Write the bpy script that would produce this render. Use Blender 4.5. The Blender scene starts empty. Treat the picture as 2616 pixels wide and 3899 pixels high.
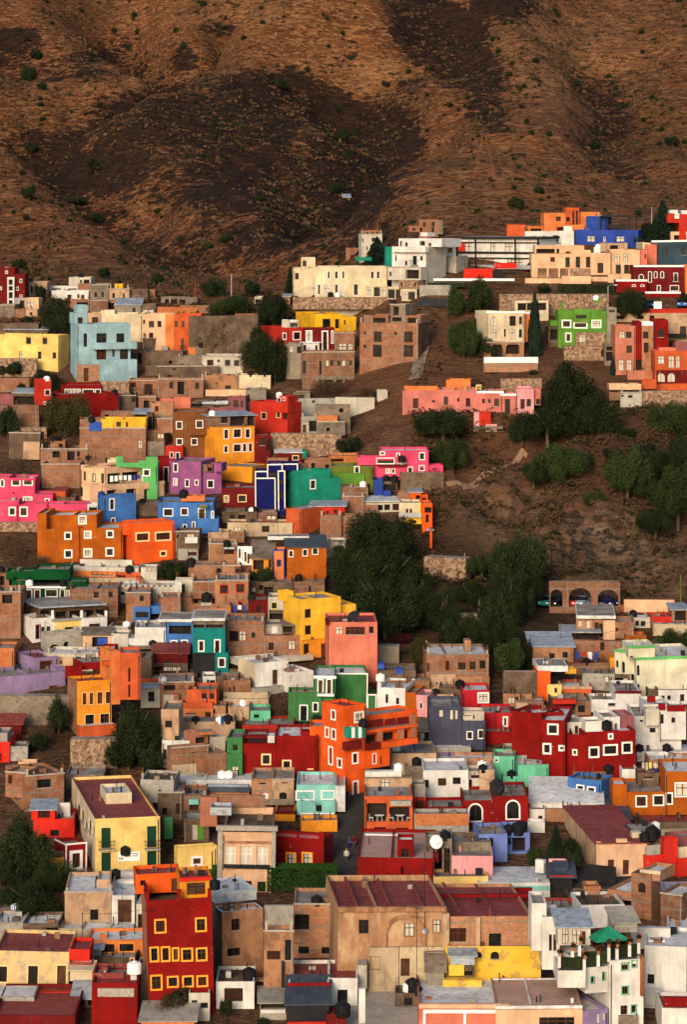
import bpy, bmesh, math, random, re
import numpy as np
from mathutils import Vector, Matrix, noise
random.seed(7)
rnd = random.Random(11)
S = bpy.context.scene
COL = S.collection
F = 11011.0; U0 = 1308.0; VH = 800.0; CZ = 100.0; K7 = 700/1568
# ------------------------------------------------------------------ terrain
TL = [(-2200,1500),(-1000,1290),(-300,1150),(0,1040),(300,930),(600,830),(900,720),(1020,640),(1120,585),(1335,540),(1668,495),(2002,450),(2336,415),(2836,370),(3337,325),(3899,285),(5200,220),(7600,150),(12000,90)]
TR = [(-2200,1500),(-1000,1290),(-300,1150),(0,1040),(300,930),(600,830),(700,740),(800,640),(900,590),(1100,552),(1300,525),(1500,500),(1700,478),(2000,452),(2290,425),(2420,410),(2836,370),(3337,325),(3899,285),(5200,220),(7600,150),(12000,90)]
VV = np.linspace(-2200,12000,7101)
def sm(a):
    k = np.ones(41)/41
    p = np.concatenate([np.full(20,a[0])+np.arange(20,0,-1)*(a[0]-a[1]), a, np.full(20,a[-1])+np.arange(1,21)*(a[-1]-a[-2])])
    return np.convolve(p,k,'valid')
DL = sm(np.interp(VV,*zip(*TL))); DR = sm(np.interp(VV,*zip(*TR)))
def tblend(u):
    t = np.clip((u-1150)/500,0,1); return t*t*(3-2*t)
NB = 24
TABS = [(DL*(1-t)+DR*t) for t in np.linspace(0,1,NB+1)]
def v_of(u,y):
    t = float(tblend(u))*NB; i = min(int(t),NB-1); f = t-i
    a = np.interp(-y,-TABS[i],VV); b = np.interp(-y,-TABS[i+1],VV)
    return a*(1-f)+b*f
def z_base(x,y):
    u = x/y*F+U0
    return CZ+(VH-v_of(u,y))*y/F
def d_of(u,v):
    t=float(tblend(u)); return float(np.interp(v,VV,DL*(1-t)+DR*t))
def P_at(u,v,y): return Vector(((u-U0)/F*y, y, CZ+(VH-v)/F*y))
def pl(pts): return [P_at(u,v,d_of(u,v)) for u,v in pts]
VALL = [(pl([(450,0),(584,133),(709,267),(584,333),(334,410),(0,475)]),17,18),
        (pl([(900,75),(709,210)]),13,15),
        (pl([(167,534),(500,792),(834,984),(1150,1040)]),13,17),
        (pl([(1808,-60),(1583,110),(1708,250),(1850,375),(1880,520)]),12,22),
        (pl([(1308,333),(1416,417),(1516,542),(1450,700),(1308,834)]),11,22),
        (pl([(2250,250),(2330,420),(2290,560),(2350,680)]),7,16),
        (pl([(0,120),(160,200),(400,250)]),6,14)]
RIDG = [(pl([(334,470),(600,340),(900,240),(1130,205),(1308,150),(1600,70)]),12,28),
        (pl([(1308,170),(1560,190),(1750,330),(1850,480)]),9,22),
        (pl([(0,560),(300,680),(700,900),(1000,1000)]),6,22),
        (pl([(1500,760),(1750,640),(1950,600)]),7,25),
        (pl([(1950,0),(2000,250),(2100,500),(2150,700)]),6,30)]
def segd(x,y,pts):
    best = 1e18
    for a,b in zip(pts,pts[1:]):
        ax,ay,bx,by = a.x,a.y,b.x,b.y
        dx,dy = bx-ax,by-ay; L = dx*dx+dy*dy
        t = max(0,min(1,((x-ax)*dx+(y-ay)*dy)/L)) if L else 0
        ex,ey = ax+dx*t-x, (ay+dy*t-y)*0.55
        best = min(best,ex*ex+ey*ey)
    return best
def relief(x,y):
    if y < 600: return 0.0
    w = min(1,(y-600)/90); w = w*w*(3-2*w)
    z = 0
    for p,h,s in VALL: z -= 1.5*h*math.exp(-segd(x,y,p)/(s*s*.7))
    for p,h,s in RIDG: z += 1.35*h*math.exp(-segd(x,y,p)/(s*s*.8))
    z += 7.5*noise.fractal(Vector((x*.016,y*.012,3.1)),1.0,2.0,4)
    z += 01.3*noise.noise(Vector((x*.13,y*.09,9)))+.45*noise.noise(Vector((x*.34,y*.25,4)))
    return z*w
def z_g(x,y):
    z = z_base(x,y)
    if y >= 600: z += relief(x,y)
    elif 405 < y < 520:
        u=x/y*F+U0
        if u>1560:
            v=VH+(CZ-z)*F/y
            w=min(1,(u-1560)/150)*max(0,min(1,(2290-v)/60))*max(0,min(1,(v-1560)/80))
            if w>0: z+=w*(4.6*noise.fractal(Vector((x*.09,y*.09,1.7)),.8,2.1,4)-.3)
    for (a,b,y0,y1,zc) in TERR:
        if y0<y<y1:
            u=x/y*F+U0
            if a<u<b: z=min(z,zc)
    return z
TERR=[]
def ray(u,v,y): return P_at(u,v,y)
def hit(u,v):
    d = d_of(u,v)
    if d < 597: return P_at(u,v,d)
    y = 597.0; prev = y
    while y < 1600:
        p = P_at(u,v,y)
        if p.z <= z_g(p.x,p.y): break
        prev = y; y += 6
    a,b = prev,y
    for _ in range(12):
        m = (a+b)/2; p = P_at(u,v,m)
        if p.z <= z_g(p.x,p.y): b = m
        else: a = m
    return P_at(u,v,b)
# ------------------------------------------------------------------ materials
def lin(c):
    return tuple(((x/255)/12.92 if x/255 <= .04045 else ((x/255+.055)/1.055)**2.4) for x in c)
MATS = {}
def nodes(name):
    m = bpy.data.materials.new(name); m.use_nodes = True
    nt = m.node_tree; b = nt.nodes['Principled BSDF']; b.inputs['Roughness'].default_value = .9; b.inputs['Specular IOR Level'].default_value = .08
    return m,nt,b
def N(nt,t,**k):
    n = nt.nodes.new(t)
    for a,v in k.items(): setattr(n,a,v)
    return n
def posn(nt,scale=(1,1,1)):
    g = N(nt,'ShaderNodeNewGeometry'); mp = N(nt,'ShaderNodeMapping'); mp.inputs['Scale'].default_value = scale
    nt.links.new(g.outputs['Position'],mp.inputs['Vector']); return mp.outputs[0]
def noi(nt,vec,sc,det=3,ro=.6):
    n = N(nt,'ShaderNodeTexNoise'); n.inputs['Scale'].default_value = sc; n.inputs['Detail'].default_value = det; n.inputs['Roughness'].default_value = ro
    nt.links.new(vec,n.inputs['Vector']); return n.outputs['Fac']
def ramp(nt,fac,a,b,ca=0,cb=1):
    r = N(nt,'ShaderNodeMapRange'); r.inputs['From Min'].default_value=a; r.inputs['From Max'].default_value=b; r.inputs['To Min'].default_value=ca; r.inputs['To Max'].default_value=cb
    nt.links.new(fac,r.inputs['Value']); return r.outputs[0]
def mix(nt,fac,A,B,mode='MIX'):
    n = N(nt,'ShaderNodeMix',data_type='RGBA',blend_type=mode)
    for s,val in ((n.inputs['Factor'],fac),(n.inputs['A'],A),(n.inputs['B'],B)):
        if isinstance(val,(int,float)): s.default_value = val
        elif isinstance(val,tuple): s.default_value = (*val,1)
        else: nt.links.new(val,s)
    return n.outputs['Result']
def bump(nt,b,h,st=.4,dist=.05):
    n = N(nt,'ShaderNodeBump'); n.inputs['Strength'].default_value=st; n.inputs['Distance'].default_value=dist
    nt.links.new(h,n.inputs['Height']); nt.links.new(n.outputs[0],b.inputs['Normal'])
PAL = dict(W=(228,224,216),CR=(240,218,158),PE=(232,186,146),PK=(226,72,112),LP=(238,160,160),SA=(222,122,98),OR=(240,92,14),OO=(226,128,66),
 TO=(206,92,46),BO=(176,88,10),MU=(240,152,30),YE=(240,184,46),YB=(242,182,14),PY=(240,204,118),RD=(138,16,12),RE=(196,46,28),RR=(222,40,22),MR=(112,26,26),BL=(66,116,184),
 LB=(150,184,194),PB=(112,132,196),DB=(22,28,92),UB=(44,72,158),TE=(28,142,118),TL=(20,126,120),GR=(96,148,52),DG=(14,74,36),GN=(62,120,66),LG=(96,184,104),OL=(104,116,44),
 PU=(152,86,136),LI=(150,128,168),GY=(72,74,92),BN=(124,76,40),MI=(104,190,150),AQ=(136,206,196),CW=(204,196,178),GB=(150,140,122),TN=(196,160,122),MV=(152,90,94),BGY=(58,78,92),
 SO=(184,120,84),SB=(196,122,96),SP=(208,122,110),TB=(172,112,86),PGN=(222,216,186),CRM=(224,206,170),GRC=(196,30,40))
def paint(key):
    if key in MATS: return MATS[key]
    m,nt,b = nodes('paint_'+key); c = lin(PAL[key]); c = tuple(x*.86 for x in c)
    v = posn(nt); v2 = posn(nt,(2.2,2.2,.25))
    n1 = noi(nt,v,.35,4); n2 = noi(nt,v2,1.0,4,.7); n3 = noi(nt,v,2.2,4,.7)
    mc_=max(c); dk = tuple(x*.64+.006*mc_ for x in c); lt = tuple(min(.9,x*1.1+.012*mc_) for x in c)
    a = mix(nt,ramp(nt,n1,.35,.7),dk,lt); a = mix(nt,ramp(nt,n2,.48,.66,0,.7),a,tuple(x*.6+.03*mc_ for x in c))
    a = mix(nt,ramp(nt,n3,.54,.72,0,.4),a,tuple(x*.65+.05*mc_ for x in c))
    n4 = noi(nt,v,.9,5,.7); a = mix(nt,ramp(nt,n4,.66,.69,0,.55),a,(.3,.26,.21))
    nt.links.new(a,b.inputs['Base Color']); bump(nt,b,n3,.25,.04)
    MATS[key] = m; return m
def brick(key,c1,c2,grid=True,mc=(.17,.14,.11)):
    m,nt,b = nodes(key)
    g = N(nt,'ShaderNodeNewGeometry'); sp = N(nt,'ShaderNodeSeparateXYZ'); nt.links.new(g.outputs['Position'],sp.inputs[0])
    ad = N(nt,'ShaderNodeMath'); nt.links.new(sp.outputs[0],ad.inputs[0]); nt.links.new(sp.outputs[1],ad.inputs[1])
    cb = N(nt,'ShaderNodeCombineXYZ'); nt.links.new(ad.outputs[0],cb.inputs[0]); nt.links.new(sp.outputs[2],cb.inputs[1])
    v = posn(nt); n1 = noi(nt,v,.5,4); n2 = noi(nt,v,2.6,3); n3 = noi(nt,posn(nt,(2,2,.4)),.8,3)
    a = mix(nt,ramp(nt,n1,.3,.7),c1,c2)
    bt = N(nt,'ShaderNodeTexBrick'); bt.inputs['Scale'].default_value=1; bt.inputs['Brick Width'].default_value=.5; bt.inputs['Row Height'].default_value=.2; bt.inputs['Mortar Size'].default_value=.022
    bt.inputs['Color1'].default_value=(.75,.75,.75,1); bt.inputs['Color2'].default_value=(1.15,1.1,1.05,1); bt.inputs['Mortar'].default_value=(1.2,1.25,1.3,1)
    nt.links.new(cb.outputs[0],bt.inputs['Vector'])
    a = mix(nt,.8,a,bt.outputs['Color'],'MULTIPLY')
    a = mix(nt,ramp(nt,n2,.5,.75,0,.6),a,tuple(x*.5 for x in c1)); a = mix(nt,ramp(nt,n3,.56,.8,0,.6),a,tuple(x*.6+.08 for x in c2))
    if grid:
        b2 = N(nt,'ShaderNodeTexBrick',offset=0.0); b2.inputs['Scale'].default_value=1; b2.inputs['Brick Width'].default_value=2.9; b2.inputs['Row Height'].default_value=2.5; b2.inputs['Mortar Size'].default_value=.09; b2.inputs['Mortar Smooth'].default_value=.2
        nt.links.new(cb.outputs[0],b2.inputs['Vector']); a = mix(nt,b2.outputs['Fac'],a,mc)
    nt.links.new(a,b.inputs['Base Color']); bump(nt,b,n2,.5,.06); MATS[key]=m; return m
def surf(key,c1,c2,c3=None,s=.5,s2=3,rough=.9,bm=.4,metal=0,st=(1,1,1),lo=.5,hi=.66):
    m,nt,b = nodes(key); v = posn(nt,st); n1 = noi(nt,v,s,4); n2 = noi(nt,v,s2,6,.68)
    a = mix(nt,ramp(nt,n1,.35,.68),c1,c2)
    if c3: a = mix(nt,ramp(nt,n2,lo,hi,0,.75),a,c3)
    nt.links.new(a,b.inputs['Base Color']); b.inputs['Roughness'].default_value=rough; b.inputs['Metallic'].default_value=metal; bump(nt,b,n2,bm,.05); MATS[key]=m; return m
brick('BR',(.17,.07,.036),(.30,.15,.088)); brick('B2',(.12,.056,.033),(.23,.12,.072)); brick('B3',(.27,.12,.06),(.4,.21,.12),True,(.2,.16,.12)); brick('OB',(.36,.11,.035),(.45,.17,.065),False)
surf('CO',(.13,.1,.073),(.25,.2,.15),(.07,.05,.035),.4,2.2); surf('CB',(.24,.23,.2),(.36,.33,.27),(.15,.12,.1),.4,2)
surf('ST',(.2,.12,.075),(.4,.27,.17),(.07,.045,.035),1.6,1.9,lo=.48,hi=.56); surf('SD',(.07,.05,.035),(.17,.115,.075),(.03,.02,.016),.5,2)
surf('OW',(.33,.25,.16),(.5,.4,.25),(.22,.14,.09),.25,1.1,st=(1,1,.7)); surf('PW',(.55,.4,.2),(.62,.42,.16),(.3,.26,.2),.3,.9,lo=.47,hi=.6); surf('PO',(.36,.2,.105),(.22,.115,.06),(.48,.34,.2),.3,.7,st=(1.3,1.3,.6),lo=.46,hi=.66)
surf('SO',(.36,.18,.092),(.25,.125,.066),(.14,.075,.045),.35,.9,st=(1,1,.6),lo=.48,hi=.6); surf('TN',(.46,.31,.19),(.35,.22,.13),(.2,.125,.08),.35,.9,st=(1,1,.6),lo=.5,hi=.63)
surf('YW',(.62,.35,.03),(.7,.45,.07),(.3,.2,.07),.3,.8,lo=.53,hi=.6)
surf('rw',(.42,.43,.43),(.68,.68,.66),(.25,.22,.19),.35,1.5); surf('rg',(.16,.135,.115),(.36,.33,.29),(.08,.06,.05),.3,1.2); surf('rr',(.17,.028,.024),(.23,.045,.036),(.27,.10,.08),.3,1.6,rough=.6)
surf('rp',(.36,.22,.17),(.45,.3,.24),(.28,.18,.14),.3,1.5)
surf('tin',(.26,.31,.36),(.42,.46,.5),(.16,.12,.1),.5,1.5,rough=.5,metal=.3); surf('dtin',(.035,.045,.06),(.06,.07,.09),None,.5,2,rough=.5)
surf('blk',(.008,.008,.009),(.014,.014,.016),None,rough=.5,bm=.1); surf('trim',(.7,.68,.64),(.8,.78,.74),(.5,.46,.4),1,4); surf('trimY',(.72,.5,.24),(.78,.58,.3),None); surf('trimO',(.8,.3,.03),(.8,.36,.05),None)
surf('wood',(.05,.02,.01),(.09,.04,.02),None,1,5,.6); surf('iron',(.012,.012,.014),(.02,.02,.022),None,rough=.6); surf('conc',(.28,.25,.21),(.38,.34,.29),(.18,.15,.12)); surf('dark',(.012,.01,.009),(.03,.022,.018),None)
surf('curt',(.42,.38,.3),(.6,.56,.46),None,1,6,st=(4,4,.4)); surf('rcurt',(.03,.01,.008),(.06,.02,.012),None,1,6,st=(4,4,.4)); surf('dgr',(.005,.03,.015),(.01,.045,.025),None); surf('cloth',(.5,.4,.42),(.7,.66,.62),None,2,5)
surf('bcl',(.02,.05,.28),(.04,.1,.4),None,1,4); surf('wht',(.74,.74,.72),(.8,.8,.78),(.6,.58,.54),1,3); surf('red',(.5,.03,.02),(.58,.05,.03),None); surf('grnc',(.01,.16,.09),(.02,.22,.12),None,1,4); surf('rust',(.2,.06,.02),(.3,.1,.04),(.1,.05,.03)); surf('ylw',(.6,.5,.05),(.7,.58,.08),None)
surf('gal',(.3,.31,.32),(.4,.41,.42),None,rough=.4,metal=.5); surf('asph',(.03,.028,.028),(.05,.047,.045),(.07,.065,.06),.5,3); surf('dirt',(.2,.12,.075),(.3,.18,.11),(.1,.06,.04),.4,2); surf('tileR',(.3,.1,.045),(.42,.17,.08),(.16,.07,.04),1,3,st=(3,1,1))
def glassm():
    m,nt,b = nodes('window_glass'); v = posn(nt); n = noi(nt,v,.7,2)
    nt.links.new(mix(nt,ramp(nt,n,.4,.62),(.004,.004,.005),(.016,.013,.012)),b.inputs['Base Color']); b.inputs['Roughness'].default_value=.25; b.inputs['Specular IOR Level'].default_value=.25; MATS['glass']=m
glassm()
def mat(k):
    if k in MATS: return MATS[k]
    return paint(k)
def leafm(key,c1,c2,c3):
    m,nt,b = nodes(key); oi = N(nt,'ShaderNodeObjectInfo'); v = posn(nt); n = noi(nt,v,.45,3); n2 = noi(nt,v,2.2,2)
    a = mix(nt,ramp(nt,n,.36,.64),c1,c2); a = mix(nt,ramp(nt,n2,.52,.7,0,.6),a,c3)
    h = N(nt,'ShaderNodeHueSaturation'); nt.links.new(a,h.inputs['Color']); nt.links.new(ramp(nt,oi.outputs['Random'],0,1,.75,1.2),h.inputs['Value'])
    nt.links.new(h.outputs[0],b.inputs['Base Color']); b.inputs['Roughness'].default_value=.8; MATS[key]=m
leafm('leafD',(.008,.014,.006),(.02,.031,.010),(.044,.05,.016)); leafm('leafM',(.014,.026,.008),(.03,.048,.013),(.052,.06,.018)); leafm('leafO',(.035,.035,.01),(.06,.055,.017),(.02,.024,.008)); leafm('leafG',(.012,.042,.006),(.026,.072,.011),(.02,.04,.008))
leafm('leafB',(.06,.035,.02),(.1,.055,.03),(.035,.025,.015)); leafm('leafR',(.07,.01,.012),(.1,.02,.02),(.03,.01,.01)); leafm('leafP',(.008,.02,.014),(.018,.032,.02),(.02,.03,.02))
surf('bark',(.05,.035,.025),(.1,.07,.05),None,1,4)
# ------------------------------------------------------------------ mesh helpers
class MB:
    def __init__(s): s.v=[]; s.f=[]; s.m=[]; s.k=[]
    def mi(s,key):
        if key not in s.k: s.k.append(key)
        return s.k.index(key)
    def face(s,pts,key):
        i=len(s.v); s.v+= [tuple(p) for p in pts]; s.f.append(tuple(range(i,i+len(pts)))); s.m.append(s.mi(key))
    def box(s,a,b,key,M=None):
        x0,y0,z0=a; x1,y1,z1=b; i=len(s.v)
        c=[(x0,y0,z0),(x1,y0,z0),(x1,y1,z0),(x0,y1,z0),(x0,y0,z1),(x1,y0,z1),(x1,y1,z1),(x0,y1,z1)]
        if M is not None: c=[tuple(M@Vector(p)) for p in c]
        s.v+=c; j=s.mi(key)
        for q in ((0,3,2,1),(4,5,6,7),(0,1,5,4),(1,2,6,5),(2,3,7,6),(3,0,4,7)): s.f.append(tuple(i+t for t in q)); s.m.append(j)
    def tube(s,pts,rs,key,n=6,cap=True):
        rings=[]; j=s.mi(key)
        for k,p in enumerate(pts):
            p=Vector(p); d=(Vector(pts[min(k+1,len(pts)-1)])-Vector(pts[max(k-1,0)])).normalized()
            a=d.orthogonal().normalized(); b=d.cross(a); r=rs[k] if isinstance(rs,(list,tuple)) else rs
            base=len(s.v); rings.append(base)
            for q in range(n):
                t=q/n*2*math.pi; s.v.append(tuple(p+a*(math.cos(t)*r)+b*(math.sin(t)*r)))
        for r0,r1 in zip(rings,rings[1:]):
            for q in range(n): s.f.append((r0+q,r0+(q+1)%n,r1+(q+1)%n,r1+q)); s.m.append(j)
        if cap:
            s.f.append(tuple(rings[0]+q for q in reversed(range(n)))); s.m.append(j); s.f.append(tuple(rings[-1]+q for q in range(n))); s.m.append(j)
    def lathe(s,prof,key,n=12,o=(0,0,0)):
        s.tube([(o[0],o[1],o[2]+z) for r,z in prof],[max(r,.001) for r,z in prof],key,n)
    def mesh(s,name):
        me=bpy.data.meshes.new(name); me.from_pydata(s.v,[],s.f)
        for k in s.k: me.materials.append(mat(k))
        me.polygons.foreach_set('material_index',s.m); me.update(); return me
    def build(s,name,parent=None,M=None,smooth=False):
        me=s.mesh(name)
        if smooth: me.polygons.foreach_set('use_smooth',[True]*len(me.polygons))
        return link(name,me,parent,M)
def link(name,me,parent=None,M=None):
    o=bpy.data.objects.new(name,me); COL.objects.link(o)
    if parent is not None: o.parent=parent
    if M is not None: o.matrix_local=M
    return o
def tag(o,label=None,cat=None,group=None,kind=None):
    if label: o['label']=label
    if cat: o['category']=cat
    if group: o['group']=group
    if kind: o['kind']=kind
    return o
def empty(name,loc,rz=0):
    o=bpy.data.objects.new(name,None); COL.objects.link(o); o.location=loc; o.rotation_euler=(0,0,rz); o.empty_display_size=.5; return o
# ------------------------------------------------------------------ buildings
TILE={'A1':(0,900),'A2':(600,900),'A3':(1200,750),'A4':(1916,750),'B1':(0,1500),'B2':(600,1500),'B3':(1200,1400),'B4':(1916,1400)}
for i,c in enumerate('1234'):
    x=(0,600,1200,1916)[i]; TILE['C'+c]=(x,2100); TILE['D'+c]=(x,2700); TILE['E'+c]=(x,3199)
OX=OY=0
def T(k):
    global OX,OY; OX,OY=TILE[k]
def uv(x,y): return OX+x*K7, OY+y*K7
def isect(u,P0,d):
    # horizontal: find t with P0+t*d on vertical plane of ray u
    r=(u-U0)/F
    den=d.x-r*d.y
    return (r*P0.y-P0.x)/den
cur=None
HOSTS=[]
def parsew(w):
    out=[]
    for it in w.split(';'):
        it=it.split()
        if len(it)>=4:
            out.append(([float(q) for q in it[:4]], it[4] if len(it)>4 else ''))
    return out
def make_window(b,mb,O,ax,out,s0,s1,z0,z1,fl,tr,tw,Mi,wallkey):
    """window on a wall panel; local panel frame O (origin), ax (along), out (outward normal)"""
    M=Matrix(((ax.x,out.x,0,0),(ax.y,out.y,0,0),(ax.z,out.z,1,0),(0,0,0,1)))
    c=O+ax*((s0+s1)/2); M.translation=Vector((c.x,c.y,(z0+z1)/2))
    M=Mi@M
    w=(s1-s0); h=(z1-z0)
    if 'o' in fl or 't' in fl: return
    a='a' in fl; m=MB(); d='d' in fl
    key='wood' if 'w' in fl else 'curt' if 'c' in fl else 'rcurt' if 'r' in fl else 'dgr' if 'g' in fl else 'glass'
    if not (set(fl)&set('wcrgn')) and not d:
        q=rnd.random(); key='curt' if q<.1 else 'rcurt' if q<.2 else 'glass'
    if d and key=='glass': key=rnd.choice(['wood','glass','dark'])
    iw=w/2-.02; ih=h/2-.01; R=min(iw,ih)
    if a:
        n=8; pts=[(-iw,-ih),(iw,-ih)]+[(math.cos(t*math.pi/n)*iw, ih-R+math.sin(t*math.pi/n)*R) for t in range(n+1)]
        m.face([(x,-.2,z) for x,z in pts],key)
    else: m.box((-iw,-.23,-ih),(iw,-.2,ih),key)
    fk=('trim' if 'm' in fl else 'iron' if rnd.random()<.6 else 'wood')
    if not a and w>.6 and not d:
        t=.035 if w<1.4 else .05
        m.box((-t,-.2,-ih),(t,-.15,ih),fk)
        if h>.9: m.box((-iw,-.2,-t+h*.12),(iw,-.152,t+h*.12),fk)
        if w>2.2:
            for q in (-.5,.5): m.box((q*iw*1.0-t,-.2,-ih),(q*iw+t,-.151,ih),fk)
        m.box((-iw,-.2,-ih),(-iw+.05,-.14,ih),fk); m.box((iw-.05,-.2,-ih),(iw,-.14,ih),fk)
    elif a and w>.8: m.box((-.04,-.2,-ih),(.04,-.15,ih),fk)
    wo=m.build('door' if d else 'window',b,M)
    if tr:
        f=MB(); W=w/2; H=h/2
        if a:
            n=8
            out_=[(-W-tw,-H),( -W-tw,H-R)]+[(-math.cos(t*math.pi/n)*(W+tw),H-R+math.sin(t*math.pi/n)*(R+tw)) for t in range(n+1)]+[(W+tw,-H)]
            in_=[(-W,-H),(-W,H-R)]+[(-math.cos(t*math.pi/n)*W,H-R+math.sin(t*math.pi/n)*R) for t in range(n+1)]+[(W,-H)]
            for i in range(len(out_)-1):
                p,q,r,s=out_[i],out_[i+1],in_[i+1],in_[i]
                f.face([(p[0],.05,p[1]),(q[0],.05,q[1]),(r[0],.05,r[1]),(s[0],.05,s[1])],tr)
                f.face([(p[0],.05,p[1]),(p[0],-.01,p[1]),(q[0],-.01,q[1]),(q[0],.05,q[1])],tr)
                f.face([(s[0],.05,s[1]),(r[0],.05,r[1]),(r[0],-.1,r[1]),(s[0],-.1,s[1])],tr)
            f.box((-W-tw,-.01,-H-tw*.8),(W+tw,.06,-H),tr)
        else:
            f.box((-W-tw,-.01,H),(W+tw,.05,H+tw),tr)
            f.box((-W-tw,-.01,-H),(-W,.05,H),tr); f.box((W,-.01,-H),(W+tw,.05,H),tr)
            if not d: f.box((-W-tw,-.01,-H-tw),(W+tw,.08,-H),tr)
        f.build('frame',wo)
    elif not d and rnd.random()<.45 and w>.5:
        f=MB(); f.box((-w/2-.08,-.01,-h/2-.09),(w/2+.08,.09,-h/2),'conc'); f.build('sill',wo)
    if 'b' in fl:
        f=MB(); W=w/2+.35; H=h/2
        f.box((-W,.0,-H-.14),(W,.75,-H-.02),'conc')
        for z in (.45,.9): f.box((-W,.7,-H-.02+z-.025),(W,.73,-H-.02+z+.025),'iron')
        n=max(4,int(W*2/.18))
        for i in range(n+1):
            x=-W+(2*W)*i/n; f.box((x-.015,.705,-H-.02),(x+.015,.725,-H+.87),'iron')
        for sx in (-W,W-.03): f.box((sx,.0,-H+.83),(sx+.03,.7,-H+.88),'iron')
        f.build('balcony',b,M)
T_D=1.2
def panel(mb,O,ax,inw,L,z0,z1,holes,key):
    xs=sorted({0,L}|{h[0] for h in holes}|{h[1] for h in holes}); zs=sorted({z0,z1}|{h[2] for h in holes}|{h[3] for h in holes})
    def P(s,z,d=0): q=O+ax*s+inw*d; return (q.x,q.y,z)
    for a,b in zip(xs,xs[1:]):
        if b-a<1e-5: continue
        run=None
        for c,d in zip(zs,zs[1:]):
            if d-c<1e-5: continue
            mx,mz=(a+b)/2,(c+d)/2
            if any(h[0]<mx<h[1] and h[2]<mz<h[3] for h in holes):
                if run: mb.face([P(a,run[0]),P(b,run[0]),P(b,run[1]),P(a,run[1])],key); run=None
            else: run=[run[0],d] if run else [c,d]
        if run: mb.face([P(a,run[0]),P(b,run[0]),P(b,run[1]),P(a,run[1])],key)
    for h in holes:
        s0,s1,a,b,fl=h; dp=T_D if 't' in fl else .8 if 'o' in fl else .24; k2=key
        mb.face([P(s0,a),P(s0,b),P(s0,b,dp),P(s0,a,dp)],k2); mb.face([P(s1,b),P(s1,a),P(s1,a,dp),P(s1,b,dp)],k2)
        mb.face([P(s0,b),P(s1,b),P(s1,b,dp),P(s0,b,dp)],k2); mb.face([P(s0,a,dp),P(s1,a,dp),P(s1,a),P(s0,a)],k2)
        if 't' in fl: pass
        elif 'o' in fl: mb.face([P(s0,a,dp),P(s1,a,dp),P(s1,b,dp),P(s0,b,dp)],'dark')  # dark back face: shade of the room behind put into the colour
        if 'a' in fl:
            W=(s1-s0)/2; R=min(W,(b-a)/2); n=8; cx=(s0+s1)/2; cz=b-R
            for sg in (-1,1):
                arc=[(cx+sg*math.cos(t*math.pi/2/n*1)*W, cz+math.sin(t*math.pi/2/n)*R) for t in range(n+1)]
                cor=(cx+sg*W,b)
                for p,q in zip(arc,arc[1:]): mb.face([P(*cor),P(*p),P(*q)],key)
def H(label,key,x0,x1,yt,yb,w='',**k):
    return block(label,key,x0,x1,yt,yb,w,None,k)
def V(part,key,x0,x1,yt,yb,w='',**k):
    return block(part,key,x0,x1,yt,yb,w,cur,k)
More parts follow.
